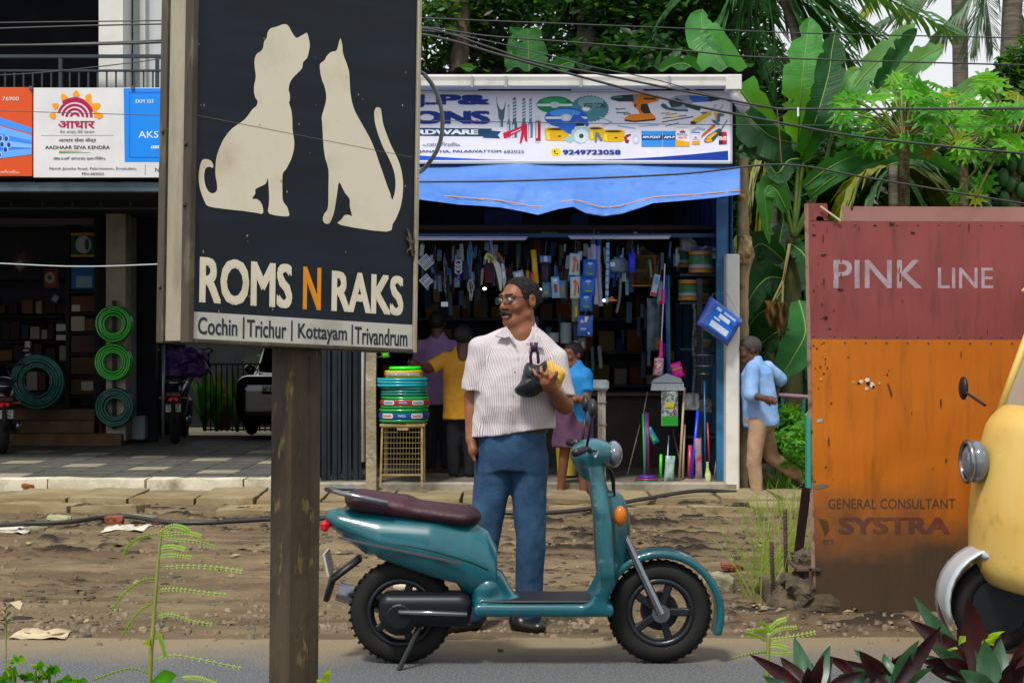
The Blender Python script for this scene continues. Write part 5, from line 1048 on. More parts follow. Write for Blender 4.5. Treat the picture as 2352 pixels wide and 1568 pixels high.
# coils of hose
def hose(x,y,rpx,inner,Y,mat,lbl,n=7):
    s = px(Y); ro,ri = rpx * s,inner * s; t = thing('hose_ring',lbl,'hose coil',P(x,y,Y),'hose coils at the left shop'); rr = random.Random(int(x + y))
    for k in range(n):
        for j in range(2):
            q = ri + (ro - ri) * (k + .5) / n; MB().torus(P(x,y,Y) + Vector((rr.uniform(-.006,.006),(j - .5) * .055 + rr.uniform(-.006,.006),rr.uniform(-.006,.006))),q,(ro - ri) / n * .62,rotm(R(90) + rr.uniform(-.03,.03),0,rr.uniform(-.04,.04)),30,6).build('turn',mat,t,smooth=True)
    return t
hg = M('hose_lime','18a814',.25,coat=.4,spec=.6); hd = M('hose_dkgreen','17584c',.35,coat=.3,col2='3a7468',scale=16,lo=.55,hi=.65)
hose(262,744,42,19,17.95,hg,'upper bright green hose coil on the cream column',4); hose(261,832,42,21,17.95,hg,'lower bright green hose coil on the cream column',4); hose(265,935,44,21,17.95,hd,'dark green hose coil low on the cream column',4); hose(86,876,63,32,18.2,hd,'large teal hose coil leaning on the entrance steps',5)
boxpx(258,690,266,985,18.02,.03).build('coil_hanger',M('hanger_dark','1c1c1e',.7),label='dark upright bar behind the hose coils on the column',cat='hanger bar')
stick([(375.5,792,17.6),(375,1004,17.6)],.02,M('pole_grey','6a747c',.4,.6),'thin grey steel pole beside the parked motorbike','steel_pole','pole')
# ---- signs over the canopy
YS = 14.38
og = thing('orange_signboard','orange signboard with blue pipes at the left edge','signboard',P(-60,405,YS)); boxpx(-420,201,74,405,YS,.04,.003).build('panel',M('sign_orange','d04a0c',.5),og); opn = [c for c in children(og)][0]
def Q(pts,col,par,w=.001,sm=0):
    global _lw; pts = smooth_poly(pts,sm) if sm else pts
    return MB().prism([(x,-y) for x,y in pts],lambda u,v,q: P(u,-v,YS) + Vector((0,-w - q,0)),.0003,False).build('print',flat(col),par)
def QT(s,x0,yb,x1,yt,col,par,bold=.0,w=.004): return text_fit(s,MB(),lambda u,v,q: P(u,-v,YS) + Vector((0,-w - q,0)),x0,-yb,x1,-yt,bold).build('lettering',flat(col),par)
QT('55 76900',-14,232,44,223,'dcd0c8',opn,.01); QT('പാലാരിവട്ടം',-24,399,45,391,'e4c4b0',opn,.015)
for k,(x0,y0,x1,y1,c) in enumerate(((-60,262,73,300,'3f8ef0'),(-60,285,73,317,'62a8f8'),(-60,305,73,330,'3a86ec'),(-60,325,73,338,'7ab4fa'),(-60,345,73,346,'3478e0'),(-60,362,73,348,'5ea4f4'))):
    Q([(x0,y0 - 12),(x1,y1 - 6),(x1,y1 + 7),(x0,y0 + 10)],c,opn,.001 + k * .0004)
for k,(x,y) in enumerate(((2,318),(16,319),(6,332),(22,333),(-6,342),(14,344),(0,357))):
    Q(circ(x,y,6,8,14),'8cc0fc',opn,.004 + .0002 * k); Q(circ(x - 1,y,4,5.6,12),'123a8a',opn,.0058 + .0002 * k)
ws = thing('white_signboard','white signboard with red fingerprint sun emblem and address','signboard',P(220,408,YS)); boxpx(77,202,640,408,YS,.04,.003).build('panel',M('sign_board_white','d8d8da',.5,col2='cccdd0',scale=2),ws); wp_ = children(ws)[0]
def k1(x,y): return (x * .26879,y * .26879)
def W(pts,col,w=.001,sm=0): return Q([k1(*p) for p in pts],col,wp_,w,sm)
def WT(s,x0,yb,x1,yt,col,bold=0.): a = k1(x0,yb); b = k1(x1,yt); return QT(s,a[0],a[1],b[0],b[1],col,wp_,bold)
def arc(cx,cy,r0,r1,a0,a1,col,w,n=22,sy=1.):
    o = [(cx + r1 * math.cos(R(a)),cy - sy * r1 * math.sin(R(a))) for a in np.linspace(a0,a1,n)] + [(cx + r0 * math.cos(R(a)),cy - sy * r0 * math.sin(R(a))) for a in np.linspace(a1,a0,n)]; W(o,col,w)
for k,(r,a0,a1) in enumerate(((34,10,170),(70,4,176),(106,0,172),(142,0,165))): arc(640,1005,r - 11,r + 11,a0,a1,'a80e4c',.001 + k * .0003)
arc(640,1005,150,172,18,130,'a80e4c',.003); arc(640,1005,166,196,0,58,'e89c10',.0034)
for a,L in ((90,232),(58,236),(122,236),(28,238),(152,238),(3,236),(177,236)):
    a_ = R(a); ca,sa = math.cos(a_),math.sin(a_); c = (652,1000); q = lambda r,t: (c[0] + r * ca - t * sa,c[1] - r * sa - t * ca * 1); W([q(L - 50,-30),q(L - 12,-12),q(L - 12 + 6,0),q(L - 12,12),q(L - 50,30),q(L - 62,0)],'ee9a08',.0042,2)
WT('आधार',498,1098,812,1035,'b0104c',.02); WT('मेरा आधार, मेरी पहचान',512,1146,808,1112,'5a6068'); W([(350,1158),(970,1158),(970,1161),(350,1161)],'a06a7c',.0015)
WT('आधार सेवा केंद्र',502,1222,822,1180,'30343c',.012); WT('AADHAAR SEVA KENDRA',388,1275,940,1245,'2c2c34',.012); W([(505,1290),(690,1291),(700,1295),(505,1298)],'d0502c',.0015); W([(505,1302),(760,1304),(790,1306),(505,1312)],'1f9a54',.0015)
WT('ആധാർ േസവാ േകന്ദ്രം',460,1372,902,1338,'33343a',.012); WT('North Janatha Road, Palarivattom, Ernakulam,',425,1458,1168,1430,'3c3c44',.004); WT('PIN-682025',702,1497,890,1475,'3c3c44',.004); W([(1240,1405),(1244,1405),(1244,1497),(1240,1497)],'5a5c64',.0015); WT('NEAR',1328,1470,1460,1435,'2c2c34',.01)
W([(1058,756),(1900,756),(1900,1385),(1066,1385)],'0a84ea',.0016)
for (a,b,c,d) in ((1106,790,1900,799),(1115,1342,1900,1351),(1106,790,1114,1350)): W([(a,b),(c,b),(c,d),(a,d)],'1058d8',.0024)
WT('EKM 333',1162,882,1312,852,'d8e4f4',.012); WT('AKSHAYA',1184,1180,1620,1122,'e4ecf8',.0); WT('അക്ഷയ',1292,1272,1560,1236,'e4ecf8',.025)
for x in (70,304): boxpx(x - 3,198,x + 4,206,YS - .02,.03).build('clip',M('clip_grey','4c5660',.5,.4),ws)
# ---- parked motorbikes seen from behind
def motorbike():
    t = thing('motorbike','dark motorbike parked tail outward under the canopy','motorbike',(0,0,0)); blk = M('bike_black','0c0d10',.25,spec=.6,coat=.5); rub = M('rubber','121212',.8); kw = dict(local=True)
    w = MB().torus((0,.0,.29),.235,.06,rotm(0,R(90),0),28,10).build('wheel',rub,t,True,**kw); MB().lathe([(.19,-.03),(.2,0),(.19,.03)],(0,0,.29),20,rotm(0,R(90),0)).build('rim',M('rim','3a3d42',.3,.8),w,**kw)
    w = MB().torus((0,1.28,.29),.235,.05,rotm(0,R(90),0),28,10).build('wheel',rub,t,True,**kw)
    MB().tube([(0,-.22,.52),(0,-.1,.68),(0,.3,.74),(0,.6,.8)],[.03,.13,.16,.14],12).build('tail_cowl',blk,t,True,**kw)
    MB().tube([(0,-.16,.8),(0,.1,.83),(0,.45,.8),(0,.62,.84)],[.09,.14,.15,.12],12,flat=.45).build('seat',M('seat_vinyl','18161a',.6),t,True,**kw)
    MB().tube([(0,.55,.78),(0,.8,.86),(0,1.0,.8)],[.13,.17,.1],12).build('tank',blk,t,True,**kw); MB().box((0,.62,.42),(.3,.5,.36),None,.06).build('engine',M('engine','25272a',.4,.6),t,**kw)
    MB().torus((0,-.02,.84),.15,.014,rotm(R(20),0,0),20,6).build('grab_rail',M('chrome','8a8e94',.2,.9),t,True,**kw)
    MB().box((0,-.265,.58),(.12,.04,.05),None,.015).build('tail_light',M('tail_red','a0101c',.3,emit=.25),t,**kw); MB().box((0,-.285,.645),(.2,.03,.07),None,.02).build('reflector_panel',M('tail_dark','30080c',.2),t,**kw)
    pl = MB().box((0,-.29,.47),(.19,.008,.1),None,.003).build('number_plate',M('plate','a8a8a4',.5),t,**kw)
    for s in (-1,1): MB().tube([(s * .08,-.24,.6),(s * .15,-.25,.6),(s * .18,-.25,.6)],[.012,.014,.02],8).build('indicator',M('amber','7a3c10',.3),t,True,**kw); MB().tube([(s * .1,0,.3),(s * .12,.35,.62)],.025,8).build('shock',M('chrome'),t,**kw); MB().tube([(0,1.0,.98),(s * .25,.95,1.03),(s * .36,.85,1.02)],.014,8).build('handlebar',rub,t,True,**kw); MB().tube([(s * .28,.95,1.03),(s * .34,.95,1.18)],.007,6).build('mirror_stem',rub,t,**kw); MB().ell((s * .36,.95,1.2),(.06,.015,.04)).build('mirror',blk,t,True,**kw)
    MB().tube([(.14,.5,.25),(.15,.1,.28),(.16,-.12,.34)],[.03,.05,.05],10).build('exhaust',M('chrome'),t,True,**kw); MB().tube([(0,-.25,.3),(0,-.3,.42),(0,-.24,.56)],[.09,.1,.08],8,flat=.3).build('mudguard',rub,t,True,**kw)
    MB().tube([(0,1.3,.3),(0,1.08,.9)],.05,8).build('fork',M('engine'),t,**kw); MB().bar((0,1.02,.88),(0,1.2,.84),.2,.16,bev=.05).build('headlamp',blk,t,**kw); return t,pl
def plate_text(pl,l1,l2):
    for s,z in ((l1,.5),(l2,.455)): text_fit(s,MB(),lambda u,v,w: Vector((u,-.2945 - w,z + v)),-.075,-.016,.075,.016,.02).build('lettering',flat('1c1c20'),pl,local=True)
mbk,mpl = motorbike(); mb2 = copy_tree(mbk); mb2['label'] = 'dark motorbike cut off by the left edge of the picture'; mbk['label'] = 'dark motorbike parked beside the steel pole with purple cover'
g = G(424,1013,.17); mbk.location = (g.x,18.35,.172); mbk.rotation_euler = (0,0,R(8)); mbk['group'] = mb2['group'] = 'parked motorbikes'
g = G(5,1050,.17); mb2.location = (P(6,0,16.6).x,16.6,.172); mb2.rotation_euler = (0,0,R(24))
plate_text(mpl,'KL 20','Q 7651'); plate_text([c for c in children(mb2) if c.name.startswith('number_plate')][0],'KL-43','L 9902')
rough_box(P(432,832,18.5),(.56,.5,.36),.09,8,12,None,.35).build('purple_cover',M('purple_cloth','32145c',.6,col2='24104a',scale=5,bump=.3),label='rumpled purple cover thrown over the parked motorbike',cat='cover')
# ---- black car, bonnet toward the road, mostly hidden by the sign post
car = thing('black_car','black car parked nose outward behind the sign post','car',(P(660,0,19.6).x,19.6,.17)); cx0 = P(672,0,19.6).x; paint = M('car_black','0a0b0e',.15,spec=.6,coat=1.)
secs = [(.18,.75),(.3,.8),(.55,.82),(.72,.8)]
def carbody(p):
    q = p - np.array([cx0,19.6,.17]); x,y,z = np.abs(q[...,0]),q[...,1],q[...,2]
    bx = lambda cx,cy,cz,hx,hy,hz,r: np.sqrt(np.maximum(x - hx + r,0) ** 2 + np.maximum(np.abs(y - cy) - hy + r,0) ** 2 + np.maximum(np.abs(z - cz) - hz + r,0) ** 2) - r
    low = bx(0,1.9,.52,.8,1.95,.34,.16); cab = bx(0,2.3,1.0,.70 - .12 * np.clip((z - .85) / .6,0,1),1.5 - .55 * np.clip((z - .8) / .65,0,1),.47,.12); d = smin(low,cab,.08)
    for wy in (.75,3.1): d = smax(d,-(np.maximum(np.sqrt((y - wy) ** 2 + (z - .3) ** 2) - .35,.58 - x)),.02)
    return d
sdf_obj('body',carbody,(cx0 - .95,19.5,.2),(cx0 + .95,23.6,1.75),.045,paint,car)
for s in (-1,1):
    for wy in (.75,3.1):
        w = MB().torus((cx0 + s * .7,19.6 + wy,.17 + .29),.22,.08,rotm(0,R(90),0),24,8).build('wheel',M('rubber'),car,True); MB().lathe([(.18,0),(.16,.02),(.05,.03)],(cx0 + s * .74,19.6 + wy,.46),16,rotm(0,s * R(90),0)).build('rim',M('rim'),w)
    hl = MB().ell((cx0 + s * .6,19.66,.17 + .62),(.16,.1,.1)).build('headlight',M('lamp_glass','5a6470',.08,spec=.8,coat=1.),car,True); MB().ell((cx0 + s * .82,20.9,1.1),(.09,.06,.07)).build('mirror',paint,car,True)
MB().box((cx0,20.55,1.32),(1.14,.03,.42),rotm(R(-50),0,0)).build('windscreen',M('dark_glass','0c1216',.08,spec=.8),car); MB().box((cx0,19.62,.62),(.7,.05,.1),None,.02).build('grille',M('grille','1a1c1e',.4,.5),car)
npl = boxpx(601,885,665,905,19.55,.02).build('number_plate',M('plate'),car); text_fit('KL 07',MB(),lambda u,v,w: P(u,-v,19.545) + Vector((0,-w,0)),604,-901,660,-889,.02).build('lettering',flat('1c1c20'),npl)
# ---- yard wall, railing and plants behind
yw = thing('yard_wall','grey yard wall behind the black car','wall',(-4,23,.1)); wbox(-7,-1.5,23.4,23.6,.1,1.95,'wall_face',M('yard_grey','8e9296',.9,col2='7c8084',scale=2),yw); 
for k in range(5): wbox(-4.4 + k * .32,-4.15 + k * .32,23.3,23.4,1.0,1.25,'vent_block',M('vent_block','a8a89a',.9),yw)
fn_ = thing('yard_railing','black upright bar railing beside the black car','railing',P(520,995,20.6))
for k in range(13): boxpx(470 + k * 12.5,836,473 + k * 12.5,990,20.6,.015).build('bar',M('rail_black','101214',.5),fn_)
for y in (834,984): boxpx(466,y,640,y + 4,20.59,.03).build('rail',M('rail_black'),fn_)
def leafclump(name,label,base,n,L,W,mats,spread=.25,up=1.1,seed=0,cat='plant',lift=0.,group=None):
    """a rosette or clump of long arching leaves"""
    rr = random.Random(seed); t = thing(name,label,cat,base,group); b = Vector(base)
    for k in range(n):
        a = rr.uniform(0,6.28); tilt = rr.uniform(.15,1) * spread; l = L * rr.uniform(.6,1.1); w_ = W * rr.uniform(.7,1.2); d = Vector((math.cos(a),math.sin(a),0)); sd = Vector((-d.y,d.x,0)); mb = MB()
        def f(u,v):
            q = v; p = b + Vector((0,0,lift)) + d * (tilt * l * (q + .6 * q * q)) + Vector((0,0,l * up * (q - .32 * tilt * 1.6 * q * q))); ww = w_ * (math.sin(min(1,.12 + q * .9) * math.pi) ** .7) * (1 - q * .25)
            s = (u - .5) * 2; return p + sd * s * ww + Vector((0,0,.25 * ww * s * s)) - d * .2 * ww * s * s
        mb.grid(f,2,7); mb.build('leaf',rr.choice(mats),t,smooth=True)
    return t
lg = [M('leaf_' + c,c,.45,trans=.35,spec=.4,rnd=.2) for c in ('3f8a14','5c9c1c','2a6a1c')]; ly = [M('leaf_' + c,c,.45,trans=.35,spec=.4,rnd=.2) for c in ('8a8a1c','a08a20','5a7a20')]
for k,(x,Y,m,lbl) in enumerate(((498,21.4,lg,'green potted plant by the motorbike behind the railing'),(522,21.6,ly,'yellow green strap leaved plant behind the railing'),(545,21.3,lg,'green plant behind the railing close to the car'),(508,22.2,ly,'tall yellowish plant at the back of the yard'),(470,21.5,lg,'dark green plant beside the rear wheel of the motorbike'))):
    leafclump('yard_plant',lbl,(P(x,0,Y).x,Y,.15),16,.95,.05,m,.35,1.0,40 + k,group='plants behind the yard railing')
pl_ = [(590,816),(600,806),(612,812),(604,822),(615,826)]
leafclump('wall_creeper','small bright green sprig on top of the yard wall',P(606,828,21.8),10,.25,.05,lg,.8,.7,60)
MB().lathe([(.1,0),(.14,.22),(.15,.22),(.12,.2)],G(520,985,.17) + Vector((0,-.2,0)),14).build('flower_pot',M('terracotta','7a4a2c',.8),label='terracotta pot at the foot of the yard railing',cat='pot')
# ================================================================ METRO HOARDING
YH = 7.5
hd_ = thing('metro_hoarding','pink and orange metal hoarding with stencilled lettering','hoarding',P(2200,1410,YH))
def hbow(x,y): return .012 * noise.noise((x * .004,y * .004,1)) + .006 * noise.noise((x * .012,y * .01,4))
def hpt(x,y,w=0.): return P(x,y + (x - 1855) * .004,YH + hbow(x,y) - w)
def add_mud_shade(m):                                                  # dried mud thrown up by traffic, with a vehicle's shadow painted into it
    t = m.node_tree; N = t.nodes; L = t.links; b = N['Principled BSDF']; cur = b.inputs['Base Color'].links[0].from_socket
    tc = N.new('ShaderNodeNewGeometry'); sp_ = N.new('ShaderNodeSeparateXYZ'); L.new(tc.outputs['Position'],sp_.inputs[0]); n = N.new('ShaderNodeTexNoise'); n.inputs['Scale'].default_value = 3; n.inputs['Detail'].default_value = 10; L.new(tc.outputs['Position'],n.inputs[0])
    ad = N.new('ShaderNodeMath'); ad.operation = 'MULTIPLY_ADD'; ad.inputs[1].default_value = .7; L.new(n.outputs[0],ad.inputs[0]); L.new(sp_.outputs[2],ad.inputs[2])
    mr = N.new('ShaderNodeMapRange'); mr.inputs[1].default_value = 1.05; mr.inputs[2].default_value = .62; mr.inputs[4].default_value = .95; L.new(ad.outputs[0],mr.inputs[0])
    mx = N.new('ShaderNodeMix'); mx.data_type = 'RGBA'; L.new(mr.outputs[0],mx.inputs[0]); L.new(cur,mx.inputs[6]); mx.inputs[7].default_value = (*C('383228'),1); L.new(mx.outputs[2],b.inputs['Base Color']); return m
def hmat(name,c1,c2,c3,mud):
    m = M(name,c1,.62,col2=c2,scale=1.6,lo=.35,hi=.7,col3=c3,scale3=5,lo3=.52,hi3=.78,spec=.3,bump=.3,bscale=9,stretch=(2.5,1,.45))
    return add_mud_shade(m) if mud else m
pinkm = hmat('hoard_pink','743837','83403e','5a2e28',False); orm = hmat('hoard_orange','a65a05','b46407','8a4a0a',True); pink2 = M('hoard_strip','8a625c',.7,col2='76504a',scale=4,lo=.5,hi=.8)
def lean(y): return 1855 + (y - 467) / (1412 - 467) * 18
def hplate(y0,y1,name,mat,x1=2900,n=(110,34)):
    mb = MB(); f = lambda u,v: (lean(y1 + (y0 - y1) * v) + u * (x1 - lean(y1 + (y0 - y1) * v)),y1 + (y0 - y1) * v)
    mb.grid(lambda u,v: hpt(*f(u,v),.012),*n); mb.grid(lambda u,v: hpt(*f(1 - u,v),-.012),*n)
    for y in (y0,y1): mb.grid(lambda u,v: hpt(*f(u,0 if y == y1 else 1),.012 - .024 * v) ,n[0],1)
    mb.grid(lambda u,v: hpt(*f(0,v),.012 - .024 * u),1,n[1]); return mb.build(name,mat,hd_,smooth=False)
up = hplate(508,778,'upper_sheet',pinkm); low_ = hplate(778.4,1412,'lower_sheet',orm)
def hprint(pts,col,par,w=.0135,name='print',mat=None): return MB().prism([(x,-y) for x,y in pts],lambda u,v,q: hpt(u,-v - (u - 1855) * .004,w + q),.0004,False).build(name,mat or flat(col),par)
def hdec(pts,th,mat,name,par=hd_,w=.0): return MB().prism([(x,-y) for x,y in pts],lambda u,v,q: hpt(u,-v,w + q - .01),th).build(name,mat,par)
hdec([(1850,467),(1900,467),(1902,505),(1894,507),(1890,498),(1878,496),(1873,504),(1878,507),(1852,507)],.02,pinkm,'torn_corner')
hdec([(1932,473),(1952,473),(1956,486),(1962,473.5),(2900,473.5),(2900,507.5),(1938,507.5)],.018,pink2,'top_strip')
MB().tube([hpt(1884,474,.03),hpt(1930,507,.03)],.006,6).build('straw',M('straw','b8a88a',.8),hd_)
MB().tube([hpt(lean(470) - 1,468,0),hpt(lean(1412) - 1,1412,0)],.016,4).build('edge_post',M('edge_rust','8a6a5e',.8,col2='5a3a2c',scale=20,lo=.5,hi=.7),hd_)
def htext(s,x0,yb,x1,yt,mat,par,bold): return text_fit(s,MB(),lambda u,v,q: hpt(u,-v - (u - 1855) * .004,.0128 + q * .5),x0,-yb,x1,-yt,bold).build('lettering',mat,par)
lil = M('stencil_pale','9a8a94',.7,col2='8a7680',scale=12)
htext('PINK',1914,662,2117,597,lil,up,.012); htext('LINE',2154,662,2281,615,lil,up,.008)
for (x0,y0,x1,y1) in ((1930,596,1933.5,602),(1930,628,1933.5,636)): hprint(rectp(x0,y0,x1,y1),0,up,.0156,'stencil_gap',pinkm)
htext('GENERAL CONSULTANT',1902,1168,2194,1145,M('stencil_dark','37322a',.8),low_,.004); htext('SYSTRA',1926,1226,2182,1187,add_mud_shade(M('stencil_maroon','6a2a1c',.8,col2='8a440c',scale=5,lo=.5,hi=.7)),low_,.045); htext('ers',1890,1250,1915,1238,M('stencil_dark'),low_,.0)
rs_ = random.Random(9); rustd = M('rust_spot','2a1810',.9)
for (x,y,r,par) in ((2009,518,5,up),(2048,514,9,up),(2096,535,8,up),(1892,586,9,up),(1870,540,6,up),(1930,665,8,up),(1897,730,8,up),(1905,755,5,up)):
    hprint([(x + r * rs_.uniform(.5,1.1) * math.cos(a),y + r * .6 * rs_.uniform(.4,1.1) * math.sin(a)) for a in np.linspace(0,5.8,8)],0,par,.0136,'rust_spot',rustd)
for k,(x,y,r,c) in enumerate(((1978,876,6,'bdb8a8'),(1972,880,4,'181410'),(1992,872,6,'c8c4b4'),(1994,880,5,'14110e'),(2003,884,7,'c4beac'),(2006,888,4,'181410'),(1960,878,4,'a88c30'),(1990,892,5,'b8b09c'),(2020,880,4,'9a8a50'),(2038,860,3,'4a2a10'),(1885,870,4,'b89a28'),(1884,842,3,'5a2c10'),(1900,845,3,'5a2c10'),(1876,800,3,'5a2c10'),(1948,820,3,'6a3408'))):
    hprint([(x + r * rs_.uniform(.6,1.1) * math.cos(a),y + r * rs_.uniform(.6,1.1) * math.sin(a)) for a in np.linspace(0,5.8,9)],c,low_,.0136 + .0003 * (k % 6),'paint_chip')
hprint([(2037,880),(2042,882),(2050,905),(2047,915)],'5a2c08',low_); hprint([(1876,962),(1890,961),(1888,968),(1876,970)],'8a9494',low_,.014,'tape_scrap'); hprint([(1870,1115),(1895,1112),(1905,1116),(1880,1122),(1868,1121)],'5a6060',low_,.014,'tape_scrap')
hprint([(2272,964),(2276,968),(2318,966),(2324,975),(2312,996),(2300,1002),(2280,998),(2272,1008)],'1c1e20',low_,.014,'torn_sticker'); hprint([(2284,986),(2310,984),(2300,998),(2278,1000)],'a8a89a',low_,.0146,'torn_sticker')
hprint([(1880,1190),(1900,1195),(1905,1215),(1895,1230)],'4a3418',low_,.0138,'scrape')
for k in range(46):
    y = rs_.choice((rs_.uniform(520,770),rs_.uniform(790,1130))); x = rs_.uniform(1875,2340) if rs_.random() < .6 else rs_.uniform(1862,1900); r = rs_.uniform(1,3); L = rs_.choice((1,1,2,5)); hprint([(x + r * rs_.uniform(.5,1.2) * math.cos(a),y + L * r * rs_.uniform(.5,1.2) * math.sin(a)) for a in np.linspace(0,5.6,7)],0,up if y < 778 else low_,.0131,'rust_spot',M('rust_stain','4a2614',.9))
for k in range(22):
    for y in (515,771,786):
        if (k + y) % 2: MB().lathe([(.006,0),(.005,.003),(.001,.004)],hpt(1868 + k * 24,y,.0125),8,rotm(R(90),0,0)).build('rivet',M('hoard_rivet','6a4438',.6),up if y < 778 else low_)
# teal strapping, brace and footing of the hoarding
boxpx(1853,958,1862,1120,YH - .02,.04).build('teal_strap',M('teal_strap','2a8a7c',.6),hd_)
MB().bar(P(1854,1108,YH + .1),P(1830,1296,YH + .35),.05,.008).build('brace',M('brace_rust','4a3430',.8,col2='5e4038',scale=8),hd_); MB().bar(P(1858,1108,YH + .12),P(1838,1296,YH + .37),.008,.05).build('brace',M('brace_rust'),hd_)
ib = thing('footing_beam','rusty steel beam footing clogged with mud at the hoarding corner','beam',P(1845,1405,7.6)); bm = M('beam_rust','3a2f2a',.85,col2='5a463c',scale=9,bump=.4)
MB().box(P(1845,1298,7.62),(.12,.3,.012)).build('flange',bm,ib); MB().box(P(1848,1348,7.62),(.012,.3,.25)).build('web',bm,ib); MB().box(P(1846,1402,7.62),(.12,.3,.012)).build('flange',bm,ib)
rough_box(P(1838,1375,7.6),(.14,.3,.26),.05,7,6,None,.4).build('mud_clod',M('mud_grey','5a5140',.95,col2='463e32',scale=20,bump=1.2,bscale=50),ib); rough_box(P(1850,1285,7.68),(.12,.2,.1),.03,6,7,None,.4).build('mud_clod',M('mud_grey'),ib)
rough_box((P(1850,0,7.8).x,7.85,.02),(.5,.8,.2),.06,9,3,None,.5).build('earth_mound',M('mud_dark','5e5240',.95,col2='453c30',scale=9,bump=1,bscale=50),label='low mound of grey earth banked at the hoarding corner',cat='earth')
def rebar(x0,y0,x1,y1,Y,lb_):
    t = thing('rebar_stake',lb_,'rebar',P(x1,y1,Y),'rebar stakes'); a,b = P(x0,y0,Y),P(x1,y1 + 8,Y); rb = M('rebar','4a3c30',.8,col2='2e2620',scale=20); MB().tube([a,b],.011,8).build('rod',rb,t,True); mb = MB()
    for k in range(24): mb.torus(a.lerp(b,(k + .5) / 24),.0115,.0025,rotm(.35,0,0),8,4)
    mb.build('ribs',rb,t,kind='stuff')
rebar(1803,1170,1806,1378,7.85,'taller ribbed rebar stake driven in beside the hoarding'); rebar(1772,1244,1776,1392,7.75,'shorter ribbed rebar stake left of the taller one')
# ================================================================ YELLOW AUTORICKSHAW nosing in at the right edge
YA = 6.55; ax = P(2222,0,6.2).x + .13
au = thing('autorickshaw','cream yellow autorickshaw nosing in from the right edge','autorickshaw',(ax + .3,YA,0)); yel = M('auto_yellow','d2b464',.4,spec=.45,coat=.25,col3='8a7440',scale3=6,lo3=.6,hi3=.85,col2='d2ac58',scale=3); blkv = M('auto_black','15171a',.5)
def rbox(x,y,z,cx,cy,cz,hx,hy,hz,r): return np.sqrt(np.maximum(np.abs(x - cx) - hx + r,0) ** 2 + np.maximum(np.abs(y - cy) - hy + r,0) ** 2 + np.maximum(np.abs(z - cz) - hz + r,0) ** 2) - r
def cowl(p):
    x,y,z = p[...,0] - ax,p[...,1] - YA,p[...,2]; xs = x - .10 * np.clip((z - .6) / .5,0,1) ** 1.5; 
    front = rbox(xs + .18 * (y / .5) ** 2 * -1,y,z,.26,0,.72,.24,.46,.42,.12); front = np.maximum(front,-(rbox(x,y,z,.52,0,.8,.26,.40,.7,.05)))
    rear = rbox(x,y,z,1.95,0,.68,.65,.62,.40,.12); rear = np.maximum(rear,-rbox(x,y,z,1.65,0,.95,.6,.56,.5,.05)); fl = rbox(x,y,z,1.2,0,.33,.95,.58,.06,.03)
    return smin(smin(front,fl,.05),rear,.05)
sdf_obj('body',cowl,(ax - .15,YA - .75,.2),(ax + 2.75,YA + .75,1.3),.03,yel,au)
for s in (-1,1):
    MB().tube([(ax + .28,YA + s * .44,1.08),(ax + .5,YA + s * .5,1.62)],.022,8).build('windscreen_post',yel,au,True); MB().tube([(ax + 1.3,YA + s * .6,.4),(ax + 1.3,YA + s * .58,1.66)],.018,8).build('canopy_post',blkv,au,True); MB().tube([(ax + 2.5,YA + s * .6,1.0),(ax + 2.45,YA + s * .58,1.64)],.018,8).build('canopy_post',blkv,au,True)
    MB().tube([(ax + .22,YA + s * .47,1.12),(ax + .16,YA + s * .58,1.18)],.008,6).build('mirror_stem',blkv,au); MB().ell((ax + .16,YA + s * .62,1.2),(.02,.05,.06)).build('mirror',blkv,au,True)
    w = MB().torus((ax + 2.1,YA + s * .55,.22),.165,.055,rotm(R(90),0,0),24,8).build('wheel',M('rubber'),au,True); MB().lathe([(.13,-.04),(.13,.04)],(ax + 2.1,YA + s * .55,.22),16,rotm(R(90),0,0)).build('rim',M('rim'),w)
MB().box((ax + .40,YA,1.35),(.008,.86,.52),rotm(0,R(22),0)).build('windscreen',M('auto_glass','b8c4c0',.05,spec=.6,alpha=.35),au); MB().box((ax + 1.5,YA,1.69),(2.1,1.28,.06),None,.03).build('canopy',M('canopy_yellow','d4b878',.7),au)
w = MB().torus((ax + .12,YA,.22),.165,.05,rotm(R(90),0,0),24,8).build('wheel',M('rubber'),au,True); MB().lathe([(.13,-.04),(.13,.04)],(ax + .12,YA,.22),16,rotm(R(90),0,0)).build('rim',M('rim'),w)
mb = MB(); mb.grid(lambda u,v: (ax + .12 + .26 * math.cos(R(200) - u * R(190)) ,YA + (v - .5) * .2,.24 + .26 * math.sin(R(200) - u * R(190))),16,4); o = mb.build('mudguard',M('guard_silver','b4bcc4',.3,.3),au,True); md = o.modifiers.new('s','SOLIDIFY'); md.thickness = .012
MB().ell((ax + .02,YA,.88),(.06,.1,.1)).build('headlamp',M('lamp_glass'),au,True); MB().torus((ax - .02,YA,.88),.092,.012,rotm(0,R(90),0),24,8).build('lamp_rim',M('chrome'),au,True); MB().tube([(ax + .05 + .3 * (k / 4) ** 2,YA + k * .115,.66) for k in range(-4,5)],.008,6).build('trim_line',blkv,au,True); MB().tube([(ax + .29,YA - .42,1.1),(ax + .27,YA,1.1),(ax + .29,YA + .42,1.1)],.014,6).build('windscreen_seal',blkv,au,True); MB().box((ax + 1.75,YA,.72),(.4,1.0,.14),None,.05).build('seat',blkv,au); MB().tube([(ax + .02 + .3 * (k / 4) ** 2,YA + k * .11,.46) for k in range(-4,5)],.02,8).build('bumper',M('guard_silver'),au,True)
